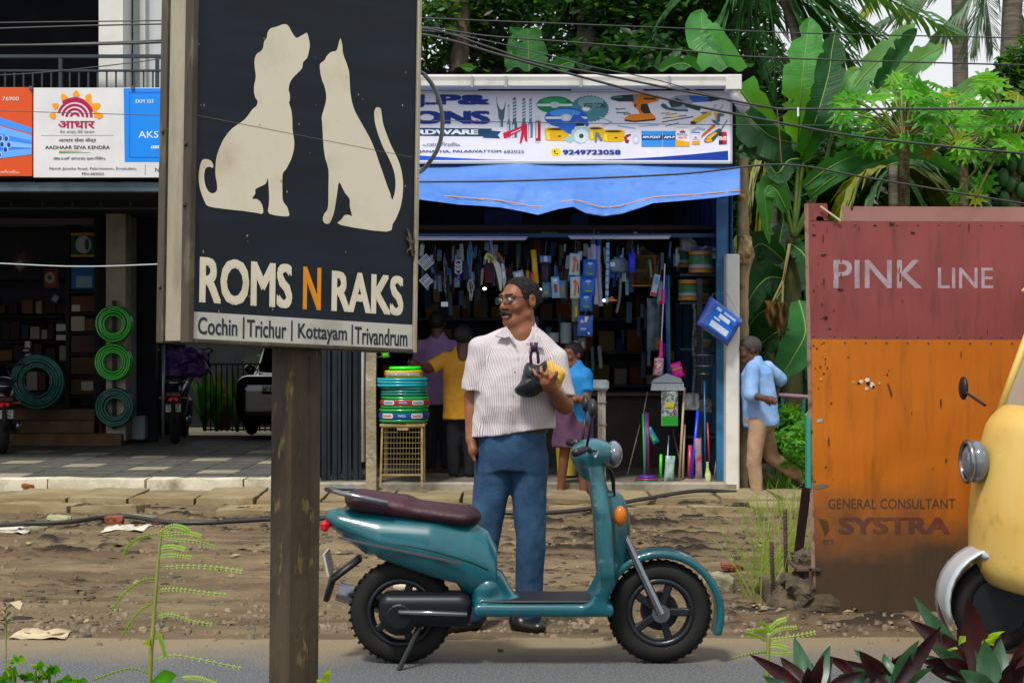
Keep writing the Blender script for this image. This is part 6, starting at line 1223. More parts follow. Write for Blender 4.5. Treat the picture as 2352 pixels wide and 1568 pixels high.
# ================================================================ TEAL GATE RAILING behind the walking man
tr_ = thing('teal_railing','pink topped railing with teal uprights behind the walking man','railing',P(1810,1050,14.6)); tm = M('teal_paint','1f7a68',.6,col2='166052',scale=8)
MB().tube([P(1730,903,14.6),P(1880,913,14.6)],.022,8).build('top_rail',M('pink_rail','a87c94',.6),tr_,True); MB().tube([P(1730,1050,14.6),P(1880,1056,14.6)],.018,8).build('bottom_rail',M('pink_rail2','4a4050',.6),tr_,True)
for x in (1744,1794,1843): MB().bar(P(x + 4,905,14.6),P(x - 4,1056,14.6),.035,.02).build('upright',tm,tr_)
rough_box(P(1757,1108,13.9),(.28,.25,.34),.03,6,15,None,.2).build('stone_block',M('block_grey','7c7a68',.9,col2='66644e',scale=6,bump=.5),label='grey stone block behind the legs of the walking man',cat='stone block')
boxpx(1704,1050,1722,1140,13.7,.1).build('brown_board',M('board_brown','3c2818',.85),label='dark brown board standing against the timber post',cat='board')
# ================================================================ VEGETATION
VIEW = Vector((0,1,0))
def leaf_mat(name,c,c2,tr=.4,tcol=None,stripes=True,rough=.42):
    m = M(name,c,rough,col2=c2,scale=2.5,lo=.4,hi=.62,trans=tr,tcol=tcol,spec=.35,rnd=.12)
    if stripes:
        t = m.node_tree; N = t.nodes; L = t.links; b = N['Principled BSDF']; at = N.new('ShaderNodeAttribute'); at.attribute_name = 'u'; at.attribute_type = 'GEOMETRY'
        n = N.new('ShaderNodeTexNoise'); n.noise_dimensions = '1D'; n.inputs['Scale'].default_value = 55; n.inputs['Detail'].default_value = 2; L.new(at.outputs['Fac'],n.inputs['W'])
        bn = N.new('ShaderNodeBump'); bn.inputs['Strength'].default_value = .5; bn.inputs['Distance'].default_value = .02; L.new(n.outputs[0],bn.inputs['Height']); L.new(bn.outputs[0],b.inputs['Normal'])
    return m
BG = [leaf_mat('banana_a','2c7430','4a9848',.42,'8cd428',rough=.34),leaf_mat('banana_b','23662e','33793a',.34,'62b024'),leaf_mat('banana_dk','123c1a','1a4e24',.28,'3c8018'),leaf_mat('banana_lt','55985a','7cb47c',.42,'a8d850',rough=.34)]
rib_m = M('midrib','7c9a4c',.5,trans=.1)
def banana_leaf(par,spine,wl,wr,mi=0,fold=.35,curl=0.,Y=15.5,tears=7,seed=0,rib=True,tipw=.0):
    """spine: frame points (x, y[, dY]) base to tip; wl, wr: half widths in frame pixels to the left and right of the rib"""
    rr = random.Random(seed + int(spine[0][0] * 3 + spine[-1][1])); s = px(Y); pts = [P(q[0],q[1],Y + (q[2] if len(q) > 2 else 0)) for q in spine]; cp_ = curve_pts(pts,max(2,26 // (len(pts) - 1))); n = len(cp_) - 1; mb = MB(); us = []
    nt_ = {sd: [(rr.uniform(.15,.95),rr.uniform(.15,.6)) for _ in range(tears)] for sd in (-1,1)}
    def frame(i):
        t = (cp_[min(i + 1,n)] - cp_[max(i - 1,0)]).normalized(); sd = t.cross(VIEW); sd = sd.normalized() if sd.length > 1e-3 else Vector((1,0,0)); return t,sd
    K = 5; ids = {}
    for i in range(n + 1):
        v = i / n; t,sd = frame(i); prof = max(tipw if v < 1 else 0,min(1,(math.sin(min(1.,.06 + v * .97) * math.pi)) ** .55 * (1.05 if .2 < v < .8 else 1)))
        for side,w_ in ((-1,wl),(1,wr)):
            cut = max([d * math.exp(-((v - c) / .012) ** 2) for c,d in nt_[side]] + [0])
            for k in range(K + 1):
                if k == 0 and side == 1: ids[i,1,0] = ids[i,-1,0]; continue
                q = k / K; a = w_ * s * prof * q * (1 - cut * (1 if q > .5 else 0)); dep = fold * a * (1 + curl * q) + (.05 * w_ * s * math.sin(v * 26 + seed) + .03 * w_ * s * math.sin(v * 61 + side)) * q + .22 * w_ * s * noise.noise((v * 5 + seed,side * 2 + q,seed)) * q
                p = cp_[i] + sd * side * a + VIEW * (-dep) + t * (a * .18); ids[i,side,k] = len(mb.v); mb.v.append(tuple(p)); us.append(v * 3.0 + q * .12 * side + seed)
    for i in range(n):
        for side in (-1,1):
            for k in range(K):
                f = (ids[i,side,k],ids[i,side,k + 1],ids[i + 1,side,k + 1],ids[i + 1,side,k]); mb.f.append(f if side > 0 else f[::-1]); mb.mi.append(0)
    o = mb.build('leaf',BG[mi],par,smooth=True); at = o.data.attributes.new('u','FLOAT','POINT'); at.data.foreach_set('value',us)
    if rib: MB().tube([p + VIEW * -.004 for p in cp_[::2]],[.010 * (1 - .8 * k / (len(cp_[::2]) - 1)) for k in range(len(cp_[::2]))],5).build('midrib',rib_m,o,smooth=True)
    return o
def B(x,y,d=0.): return (1493 + x * .3655,y * .3655,d)
def petiole(par,pts,Y,r=.03): MB().tube(curve_pts([P(q[0],q[1],Y + (q[2] if len(q) > 2 else 0)) for q in pts],5),[r * (1 - .5 * i / (5 * (len(pts) - 1))) for i in range(5 * (len(pts) - 1) + 1)],8).build('leaf_stalk',M('stalk','4a6a2a',.5,col2='6a7a34',scale=6),par,smooth=True)
def stem(par,pts,Y,r0,r1): MB().tube(curve_pts([P(x,y,Y) for x,y in pts],6),[r0 + (r1 - r0) * i / (6 * (len(pts) - 1)) for i in range(6 * (len(pts) - 1) + 1)],12).build('stem',M('banana_stem','4a4a24',.7,col2='2f3418',scale=5,col3='6a5a34',scale3=9,stretch=(1,1,.3),bump=.4),par,smooth=True)
# main banana
b1 = thing('banana_plant','large banana plant with broad upright leaves beside the shop','banana plant',P(1822,1000,15.6),'banana plants'); YBn = 15.6
stem(b1,[(1818,1060),(1820,800),(1822,548)],YBn,.13,.08)
HB = (1822,545)
for tip in (B(800,870),B(940,740),B(960,1000),B(1180,690),B(1060,1180)): petiole(b1,[HB,(HB[0] * .4 + tip[0] * .6,HB[1] * .55 + tip[1] * .45),tip[:2]],YBn)
banana_leaf(b1,[B(820,890),B(650,680,-.2),B(480,430,-.3),B(335,190,-.2),B(330,60,.1)],40,52,0,.25,seed=1)
banana_leaf(b1,[B(480,440,-.28),B(340,320,-.25),B(280,230,-.2),B(262,140,-.1)],36,14,3,.3,seed=2,rib=False)
banana_leaf(b1,[B(930,900),B(945,640,-.3),B(965,420,-.35),B(1003,105,-.1)],66,46,0,.15,seed=3)
banana_leaf(b1,[B(950,1020),B(1040,760,-.5),B(1120,480,-.45),B(1140,330,-.4),B(1165,190,-.3)],34,34,2,.5,seed=4)
banana_leaf(b1,[B(1160,720),B(1330,490,.1),B(1500,320,.1),B(1670,140,.2)],34,30,3,.3,seed=5); banana_leaf(b1,[B(1420,560,-.1),B(1530,400,-.15),B(1600,300,-.1),B(1680,180,-.05)],12,30,2,.6,seed=6,rib=False)
banana_leaf(b1,[B(1400,600,.4),B(1560,460,.4),B(1700,370,.4),B(1850,290,.4)],30,34,3,.2,seed=7)
banana_leaf(b1,[B(890,900),B(760,860,-.3),B(640,760,-.4),B(530,640,-.3)],26,56,2,.5,seed=8); banana_leaf(b1,[B(850,900,.2),B(740,950,.1),B(620,880,0),B(540,740,0)],60,30,2,.4,seed=9)
banana_leaf(b1,[B(1170,720,-.1),B(1200,600,-.2),B(1240,500,-.2),B(1310,430,-.2)],18,22,3,.4,seed=10)
banana_leaf(b1,[B(960,1180,-.2),B(1120,1060,-.4),B(1300,980,-.5),B(1480,990,-.5)],26,22,1,.3,seed=11)
banana_leaf(b1,[B(1000,1240,-.1),B(1180,1100,-.3),B(1420,1010,-.4),B(1640,960,-.4),B(1950,1100,-.3)],18,32,1,.35,tears=9,seed=12)
banana_leaf(b1,[B(860,1330,-.3),B(800,1210,-.4),B(750,1170,-.4),B(720,1240,-.4),B(750,1540,-.3)],26,26,0,.3,seed=13)
banana_leaf(b1,[B(950,1000,-.1),B(870,1010,-.3),B(800,1090,-.4),B(740,1020,-.4)],30,26,2,.4,seed=14)
banana_leaf(b1,[(1835,690,-.3),(1850,760,-.6),(1825,815,-.7),(1788,872,-.7)],44,36,1,.25,seed=15,tears=2)
banana_leaf(b1,[(1800,640,.1),(1760,640,0),(1720,690,-.1),(1700,770,-.1)],34,30,2,.4,seed=16); banana_leaf(b1,[(1800,600,.3),(1750,560,.3),(1720,590,.3),(1705,640,.3)],30,36,2,.4,seed=17); banana_leaf(b1,[(1815,560),(1850,590,-.2),(1870,660,-.3),(1880,740,-.3)],30,26,2,.4,seed=18)
banana_leaf(b1,[(1790,700,.2),(1745,720,.1),(1715,760,.1),(1700,830,.2)],40,30,2,.4,seed=19); banana_leaf(b1,[(1830,760,.3),(1790,760,.2),(1740,800,.2),(1715,880,.3)],40,34,2,.4,seed=20)
dry = M('dry_banana','8a6a34',.8,col2='5a4220',scale=8,trans=.2,bump=.5)
for k,(p_,w_) in enumerate((([(1815,560),(1800,640),(1776,690)],20),([(1812,560),(1798,650),(1797,695)],12))):
    MB().tube([P(*q,15.3) for q in p_],.012,6).build('dry_stalk',M('dry_stalk','9a8a5c',.8),b1)
    mb = MB(); x,y = p_[-1]; mb.grid(lambda u,v: P(x - w_ + u * 2 * w_ * (1 - .6 * v) + v * (8 if k == 0 else 0) + 3 * math.sin(v * 9 + u * 4),y + v * (60 if k == 0 else 90),15.3 + .06 * math.sin(u * 9)),8,10); mb.build('dry_leaf',dry,b1,smooth=True)
# banana showing above the roof
b2 = thing('banana_plant','banana plant standing behind the shop roof left of the gutter end','banana plant',P(1230,600,18.6),'banana plants')
stem(b2,[(1235,1040),(1228,600),(1222,190)],18.6,.13,.07)
banana_leaf(b2,[(1222,200),(1216,165),(1214,120),(1212,66)],44,56,1,.2,Y=18.6,seed=21,tipw=.75); banana_leaf(b2,[(1225,200),(1262,170),(1290,150),(1320,142)],30,20,1,.4,Y=18.6,seed=22); banana_leaf(b2,[(1200,190),(1110,172),(1075,158),(1045,162)],12,14,0,.4,Y=18.5,seed=23)
banana_leaf(b2,[(1228,190),(1180,140),(1175,100),(1178,78)],14,10,1,.4,Y=18.9,seed=25)
b3 = thing('banana_plant','banana leaf clump right behind the gutter end','banana plant',P(1560,600,17.9),'banana plants'); stem(b3,[(1590,1000),(1580,600),(1570,200)],17.9,.12,.06); banana_leaf(b3,[(1620,190),(1580,150),(1545,150),(1505,172)],22,16,1,.4,Y=17.9,seed=26); banana_leaf(b3,[(1575,200),(1600,160),(1640,135),(1690,150)],22,18,2,.4,Y=18.1,seed=27)
b4 = thing('banana_plant','banana plant with pale leaves far behind the papaya trees','banana plant',P(2240,700,19),'banana plants'); stem(b4,[(2240,980),(2235,600),(2230,300)],19,.13,.07); banana_leaf(b4,[(2190,260),(2215,215),(2260,190),(2295,180)],20,24,3,.3,Y=19,seed=28); banana_leaf(b4,[(2230,330),(2150,290),(2090,290),(2040,330)],26,24,3,.3,Y=19,seed=29); banana_leaf(b4,[(2230,360),(2270,280),(2300,270),(2340,300)],24,24,3,.3,Y=19,seed=30); banana_leaf(b4,[(2225,380),(2160,340),(2100,350),(2060,400)],26,30,1,.3,Y=18.8,seed=31)
b5 = thing('banana_plant','dark banana clump low behind the walking man','banana plant',P(1750,1040,16.8),'banana plants'); stem(b5,[(1755,1060),(1760,900),(1765,700)],16.8,.13,.08)
for k,sp_ in enumerate(([(1765,720),(1735,640),(1715,600),(1705,560)],[(1765,720),(1800,660),(1830,640),(1870,660)],[(1765,760),(1730,740),(1712,780),(1705,860)],[(1765,780),(1800,760),(1840,800),(1860,880)],[(1765,820),(1780,790),(1790,850),(1785,940)],[(1765,700),(1780,620),(1790,560),(1800,500)],[(1760,860),(1800,860),(1835,900),(1850,980)],[(1760,860),(1725,860),(1712,900),(1708,980)])): banana_leaf(b5,sp_,34,34,2,.4,Y=16.8 + .1 * (k % 3),seed=40 + k)
# ---- papaya trees
def lobed(n=9):
    """outline of a papaya leaf, unit size, stalk at the origin"""
    o = []
    for k in range(n):
        a = R(-55 + 290 * k / (n - 1)) ; L = 1.0 - .25 * abs(k - (n - 1) / 2) / ((n - 1) / 2); dx,dy = math.sin(math.pi - a + R(-90)),0
        for (q,w_) in ((.35,-.5),(.55,-.62),(.62,-.30),(.8,-.36),(1.,0),(.8,.36),(.62,.30),(.55,.62),(.35,.5)):
            ang = a + w_ * R(31) * (1.2 - q * .4) / max(q,.3) * .5; o.append((L * q * math.cos(ang),L * q * math.sin(ang)))
    return o
LOB = lobed()
ptri = tessellate_polygon([[Vector((u,v,0)) for u,v in LOB]])
PG = [M('papaya_' + c,c,.45,col2=c2,scale=6,trans=.5,tcol=tc_,rnd=.15,spec=.35) for c,c2,tc_ in (('4a941c','66a828','9ce018'),('2f7418','468c22','70c414'),('7c9a20','a0a02c','c4c828'),('8a6a20','a88430','c09020'))]
def papaya(label,tx,top,Y,leaves,r=.07,seed=0,fruits=False):
    t = thing('papaya_tree',label,'papaya tree',P(tx,1000,Y),'papaya trees'); rr = random.Random(seed)
    MB().tube(curve_pts([P(tx + 4,1080,Y),P(tx,700,Y),P(tx - 2,top,Y)],8),[r * (1.2 - .35 * i / 16) for i in range(17)],10).build('trunk',M('papaya_trunk','5c5238',.9,col2='3a3222',scale=30,lo=.45,hi=.55,bump=1,bscale=34),t,smooth=True)
    for (x,y,wpx,mi,tilt) in leaves:
        s = px(Y) * wpx / 2; dY = rr.uniform(-.7,.7); c = P(x,y,Y + dY); b0 = P(tx - 2 + rr.uniform(-4,4),top + rr.uniform(-6,12),Y); m_ = b0.lerp(c,.55) + Vector((0,0,.08)); stl = MB().tube(curve_pts([b0,m_,c],4),.011,5).build('leaf_stalk',M('papaya_stalk','6a7a3c',.5,col2='8a7a50',scale=5),t,smooth=True)
        out = Vector((c.x - b0.x,(c.y - b0.y),0)); out = out.normalized() if out.length > .01 else Vector((1,0,0)); nrm = (Vector((0,0,1)) * math.cos(tilt) + (out * .55 + Vector((0,-.85,0))).normalized() * math.sin(tilt)).normalized(); ex = nrm.cross(Vector((0,1,.1))).normalized(); ey = nrm.cross(ex); spin = rr.uniform(0,6.28)
        vs_ = []
        for (u,v) in LOB:
            q = math.hypot(u,v); ca,sa = math.cos(spin),math.sin(spin); uu,vv = u * ca - v * sa,u * sa + v * ca; vs_.append(c + (ex * uu + ey * vv) * s * 1.05 - nrm * (.32 * q * q * s) + nrm * .05 * s * rr.uniform(-1,1))
        MB().add(vs_,[tuple(f) for f in ptri]).build('leaf',PG[mi],t)
    if fruits:
        for k in range(9): MB().ell(P(tx + rr.uniform(-26,18),top + 40 + k * 14 + rr.uniform(-6,6),Y - .08),(.055,.055,.09)).build('fruit',M('papaya_fruit','1f4a1c',.5),t,smooth=True)
    return t
rr = random.Random(77)
def canopy(cx,cy,rx,ry,n,wl=(64,106),tilt=(.3,1.25),ylw=.04):
    o = []
    for k in range(n):
        a = rr.uniform(0,6.28); q = math.sqrt(rr.random()); o.append((cx + rx * q * math.cos(a),cy + ry * q * math.sin(a),rr.uniform(*wl),2 if rr.random() < ylw else rr.choice((0,0,1)),rr.uniform(*tilt)))
    return o
papaya('papaya tree with a ringed slim trunk right of the banana plant',2078,322,14.9,canopy(2060,255,150,80,46) + [(2010,325,70,2,1.0),(2028,340,60,2,.9),(1945,300,66,1,.8),(1935,258,70,0,.6),(2080,200,60,0,.7),(1985,225,66,0,.8),(2130,345,50,3,1.2)],.065,1)
papaya('papaya tree with hanging green fruit at the right edge',2330,320,14.6,canopy(2290,270,110,100,34) + [(2255,420,92,1,1.25),(2200,445,70,1,1.0),(2300,305,90,0,.9),(2235,240,80,0,.8),(2240,455,60,2,1.2)],.075,2,True)
papaya('smaller papaya tree standing between two taller ones behind',2215,350,16.6,canopy(2200,290,120,90,30,(56,86),ylw=.12),.06,3)
# ---- coconut palms
FM = [M('frond_' + c,c,.5,col2=c2,scale=3,trans=.3,tcol=tc_,rnd=.2,spec=.3) for c,c2,tc_ in (('1f4a22','2c5c2a','4a7a1c'),('2f5a30','45703c','5a8a28'),('6a7a2c','8a8434','8a9a28'),('5a7060','748874','7a9a60'))]
def frond(par,pts,Y,L,mi=0,n=46,droop=.6,seed=0,w_=.028,name='frond'):
    rr = random.Random(seed); cp_ = curve_pts([P(q[0],q[1],Y + (q[2] if len(q) > 2 else 0)) for q in pts],max(2,40 // (len(pts) - 1))); m = len(cp_) - 1; mb = MB(); mb.tube(cp_,[.035 * (1 - .85 * i / m) for i in range(m + 1)],5)
    for k in range(n):
        v = .1 + .9 * k / n; i = min(m - 1,int(v * m)); p = cp_[i].lerp(cp_[i + 1],v * m - i); t = (cp_[i + 1] - cp_[i]).normalized(); s0 = t.cross(Vector((0,0,1))); s0 = s0.normalized() if s0.length > .05 else Vector((1,0,0)); up = s0.cross(t)
        for sg in (-1,1):
            l = L * (math.sin((.12 + .85 * v) * math.pi) ** .6) * rr.uniform(.85,1.1); d = (s0 * sg * .8 + t * .62 + up * rr.uniform(.0,.25)).normalized(); sag = Vector((0,0,-1)) * droop; q1 = p + d * l * .5 + sag * l * .12; q2 = p + d * l * .9 + sag * l * .5 * rr.uniform(.8,1.2); wd = (t * .75 + Vector((0,0,.5)) ).normalized() * w_
            mb.add([p - wd * .5,p + wd * .5,q1 + wd,q1 - wd,q2],[(0,1,2,3),(3,2,4)])
    return mb.build(name,FM[mi],par)
def palm(label,trunk,Y,fronds,r=.16):
    t = thing('coconut_palm',label,'palm tree',P(trunk[0][0],1000,Y),'coconut palms'); MB().tube(curve_pts([P(x,y,Y) for x,y in trunk],8),r,10).build('trunk',M('palm_trunk','6a6458',.9,col2='4a453c',scale=8,bump=1,bscale=20,stretch=(.3,.3,3)),t,smooth=True)
    for k,f in enumerate(fronds): frond(t,f[0],Y,f[1],f[2],seed=k + int(trunk[0][0]),droop=f[3] if len(f) > 3 else .6)
    return t
palm('coconut palm with dark drooping fronds behind the shop roof',[(1330,1000),(1345,400),(1350,-180)],21,[([(1350,-180),(1290,-60),(1200,10),(1090,120)],.75,0),([(1350,-180),(1260,-40),(1150,0),(990,60)],.8,0),([(1350,-180),(1310,0),(1270,70),(1260,170)],.7,0),([(1350,-180),(1420,-20),(1500,60),(1560,190)],.8,0),([(1350,-180),(1380,20),(1390,80),(1400,180)],.7,0),([(1350,-180),(1200,-80),(1100,-30),(960,20)],.8,1),([(1350,-180),(1180,-20),(1080,60),(985,170)],.7,0),([(1350,-180),(1230,10),(1160,100),(1120,190)],.7,1)])
palm('coconut palm with long fronds arching over the banana plant',[(1852,1000),(1846,400),(1836,100),(1740,-150)],20.5,[([(1740,-150),(1680,0),(1620,90),(1560,180)],.8,0),([(1740,-150),(1850,-40),(1950,40),(2090,150)],.85,0),([(1740,-150),(1800,0),(1840,90),(1860,200)],.8,0),([(1740,-150),(1880,-60),(2020,-10),(2200,80)],.9,1),([(1740,-150),(1740,0),(1730,100),(1720,220)],.75,0),([(1740,-150),(1640,-40),(1560,10),(1470,120)],.8,0),([(1740,-150),(1660,30),(1650,120),(1640,230)],.75,0),([(1740,-150),(1820,-20),(1900,60),(1990,190)],.85,1),([(1740,-150),(1700,50),(1690,160),(1700,260)],.75,0),([(1740,-150),(1770,20),(1780,140),(1770,280)],.75,0),([(1740,-150),(1720,60),(1745,180),(1760,300)],.75,0)],.1)
palm('slim coconut palm trunk standing against the white sky',[(2205,1000),(2206,195),(2196,-200)],27,[([(2196,-200),(2100,-90),(2030,-20),(1960,60)],1.0,2),([(2196,-200),(2290,-60),(2340,20),(2380,120)],1.0,3),([(2196,-200),(2120,-60),(2090,10),(2080,80)],.9,2),([(2196,-200),(2250,-50),(2270,40),(2280,110)],.9,3)],.15)
palm('dark coconut palm trunk at the upper right corner',[(2300,1000),(2318,180),(2338,-200)],24,[([(2338,-200),(2200,-60),(2080,20),(1960,90)],.9,3),([(2338,-200),(2240,-20),(2180,60),(2140,130)],.9,3),([(2338,-200),(2420,-40),(2460,60),(2480,160)],.9,1),([(2338,-200),(2260,0),(2240,70),(2230,120)],.8,3)],.17)
palm('young palm with dry yellow fronds hanging beside the timber post',[(1780,1030),(1775,700),(1765,330)],17.4,[([(1765,330),(1735,380),(1718,470),(1712,600)],.5,2,1.2),([(1765,330),(1750,420),(1740,520),(1738,640)],.5,2,1.2),([(1765,330),(1790,420),(1800,520),(1810,640)],.5,1,1.2)],.09)
palm('stubby palm with yellowing fronds behind the hoarding top',[(2080,1000),(2060,700),(2050,380)],17.2,[([(2050,380),(1990,390),(1950,440),(1920,540)],.6,2,1.1),([(2050,380),(2010,420),(2000,470),(1995,560)],.6,1,1.1),([(2050,380),(2110,390),(2150,430),(2190,520)],.6,2,1.1),([(2050,380),(2080,420),(2100,470),(2120,560)],.6,0,1.1),([(2050,380),(2130,370),(2200,400),(2260,480)],.6,1,1.1)],.06)
# ---- broadleaf trees and undergrowth
def leaf_cloud(name,blobs,n,size,mats,par,seed=0,flat_=.6):
    """leaves scattered through clumps: blobs = (centre, radius)"""
    g = np.random.default_rng(seed); w_ = np.array([b[1] ** 2.2 for b in blobs]); ch = g.choice(len(blobs),n,p=w_ / w_.sum()); d = g.normal(size=(n,3)); d /= np.linalg.norm(d,axis=1)[:,None]; r_ = g.random(n) ** .45
    c = np.array([list(b[0]) for b in blobs])[ch] + d * (r_ * np.array([b[1] for b in blobs])[ch])[:,None] * np.array([1,1,.8]); s = size * g.uniform(.6,1.3,n)
    a = g.normal(size=(n,3)); a[:,2] *= .5; a /= np.linalg.norm(a,axis=1)[:,None]; nrm = g.normal(size=(n,3)) + np.array([0,-.35,flat_ * 1.6]); b = np.cross(nrm,a); b /= np.linalg.norm(b,axis=1)[:,None]; up = np.cross(a,b)
    v = np.stack([c - a * s[:,None],c + b * s[:,None] * .42 - a * s[:,None] * .1 + up * s[:,None] * .12,c + a * s[:,None],c - b * s[:,None] * .42 - a * s[:,None] * .1 + up * s[:,None] * .12],1).reshape(-1,3); i = np.arange(n)[:,None] * 4; f = np.concatenate([i + np.array([0,1,2]),i + np.array([0,2,3])],0)
    me = np_mesh(name,v,f); o = link_mesh(name,me,None,par)
    for m in mats: me.materials.append(m)
    k = g.integers(0,len(mats),n); me.polygons.foreach_set('material_index',np.concatenate([k,k]).astype(np.int32)); return o
TM = [M('tree_leaf_' + c,c,.45,trans=.35,tcol=tc_,spec=.4) for c,tc_ in (('163c15','3c7414'),('214c1b','4c841a'),('112e12','2c5a11'),('386422','7cac24'))]
bark = M('bark','3c3228',.95,col2='5a4c3c',scale=9,bump=1,bscale=30,stretch=(1,1,.3))
def tree(label,base,Y,limbs,blobs,n,size,seed):
    t = thing('leafy_tree',label,'tree',P(base,1000,Y),'trees behind the shops'); mb = MB()
    for k,(pts,r0,r1) in enumerate(limbs):
        c = curve_pts([P(x,y,Y + d) for x,y,d in pts],5); MB().tube(c,[r0 + (r1 - r0) * i / (len(c) - 1) for i in range(len(c))],8).build('trunk' if k == 0 else 'limb',bark,t,smooth=True)
    leaf_cloud('crown',[(P(x,y,Y + d),r) for x,y,d,r in blobs],n,size,TM,t,seed); return t
tree('dense leafy tree towering behind the shop roof',1480,22,[([(1480,1000,0),(1470,400,0),(1450,0,0),(1440,-200,0)],.28,.12),([(1455,60,0),(1380,-20,-.3),(1300,-80,-.5)],.1,.04),([(1455,80,0),(1540,0,-.3),(1600,-60,-.4)],.1,.04)],[(1500,20,-1,1.1),(1400,-40,-1,1.0),(1600,-30,-.6,1.0),(1330,60,0,.8),(1560,110,.4,.8),(1450,120,.6,.8),(1650,60,.6,.9),(1290,-30,.4,.8),(1700,-20,.5,.8),(1520,180,1,.9),(1380,170,1,.8),(1740,170,1.2,.8),(1720,280,1.2,.8),(1780,330,1.2,.8),(1790,230,1.4,.6)],20000,.085,1)
tree('lighter leafy tree at the left end of the shop roof',1020,19.5,[([(1000,1000,0),(1010,500,0),(1060,80,0),(1040,-120,0)],.2,.08),([(1045,100,0),(1030,40,0),(1010,-40,0)],.07,.03)],[(1000,60,0,.5),(1060,-10,.3,.6),(1130,20,.5,.6),(1010,140,.5,.5),(1110,110,.9,.6),(1210,-10,.6,.6)],3400,.08,2)
tree('leafy tree at the right edge behind the papaya',2340,18.5,[([(2350,1000,0),(2345,500,0),(2335,160,0)],.18,.06)],[(2330,165,0,.32),(2360,230,0,.5),(2310,190,.3,.25),(2380,130,0,.4),(2345,330,.3,.6)],3200,.07,3)
# dark undergrowth closing the view between the trunks
bl = []
g_ = random.Random(3)
for k in range(170):
    x = g_.uniform(1640,2420); Y = g_.uniform(17.8,21); y = g_.uniform(330,980); bl.append((P(x,y,Y),g_.uniform(.45,.8)))
for k in range(40):
    x = g_.uniform(1150,1680); Y = g_.uniform(20,23); bl.append((P(x,g_.uniform(150,330),Y),g_.uniform(.5,.9)))
o = leaf_cloud('undergrowth',bl,42000,.12,TM[:3],None,5); setp(o,'mass of dark undergrowth between the palm trunks','undergrowth',kind='stuff')
# far wood beyond the plot
bl = [(P(g_.uniform(-2500,4800),g_.uniform(500,800),Y_),g_.uniform(2,3.4)) for Y_ in (48,52,56) for _ in range(60)]
o = leaf_cloud('far_wood',bl,15000,.5,TM[:3],None,6); setp(o,'far belt of trees beyond the plot','wood',kind='stuff')
# shrub by the railing
def shrub(label,x,y,Y,r_,n,seed,mats,name='shrub'):
    t = thing(name,label,'shrub',P(x,y,Y)); b = P(x,y,Y); MB().tube([b + Vector((0,0,-.3)),b + Vector((.02,0,r_))],.015,6).build('stem',bark,t); leaf_cloud('foliage',[(b + Vector((g_.uniform(-.6,.6) * r_,g_.uniform(-.4,.4) * r_,g_.uniform(.2,1.5) * r_)),r_ * .6) for _ in range(7)],n,.045,mats,t,seed)
SM = [M('shrub_' + c,c,.45,trans=.4,tcol=tc_,spec=.4) for c,tc_ in (('3f8a1c','7cc41c'),('5a9c20','9cd424'),('2f6c1c','5ca41c'))]
shrub('bright green shrub behind the teal railing',1800,1045,14.3,.32,900,7,SM); shrub('low green shrub beside the stone block',1825,1100,13.9,.25,700,8,SM); shrub('weedy green shrub low by the hoarding edge',1850,1070,13.2,.25,500,9,SM)
# ---- grass tuft at the hoarding and weeds
def grass(name,label,spots,n,L,mat,seed,kind='stuff',w_=.004):
    g = random.Random(seed); mb = MB()
    for k in range(n):
        c,r_ = g.choice(spots); a = g.uniform(0,6.28); q = r_ * math.sqrt(g.random()); b = Vector(c) + Vector((q * math.cos(a),q * math.sin(a) * .7,0)); l = L * g.uniform(.4,1.1); d = Vector((g.gauss(0,.35),g.gauss(0,.3),1)).normalized(); sd = Vector((1,g.uniform(-.4,.4),0)) * w_; bend = Vector((d.x,d.y,-.12)) * l * .45; p = [b,b + d * l * .4,b + d * l * .75 + bend * .3,b + d * l + bend]
        mb.add([p[0] - sd,p[0] + sd,p[1] + sd,p[1] - sd,p[2] + sd * .7,p[2] - sd * .7,p[3]],[(0,1,2,3),(3,2,4,5),(5,4,6)])
    o = mb.build(name,mat); setp(o,label,'grass',kind=kind); return o
gm_ = M('grass_blade','5f8420',.5,col2='869a38',scale=3,trans=.4,tcol='b4d42c')
grass('grass','tall grass growing around the rebar stakes',[(G(1790,1380,0) ,.22),(G(1810,1340,0),.25),(G(1830,1300,0),.25),(G(1760,1330,0),.2)],95,.58,gm_,1,w_=.003)
grass('grass','thin grass along the slab edge by the walking man',[(G(1745,1180,.05),.25),(G(1800,1175,.05),.3),(G(1840,1180,.05),.3),(G(1790,1230,.0),.3)],90,.28,gm_,2,w_=.0025)
grass('grass','low grass and weeds behind the slabs right of the shop',[((P(1800,0,13.8).x,13.9,.0),.5),((P(1900,0,14).x,14.2,.0),.8)],900,.3,M('grass_low','4f8a1e',.5,col2='74a02c',scale=3,trans=.4,tcol='8cc824'),3)
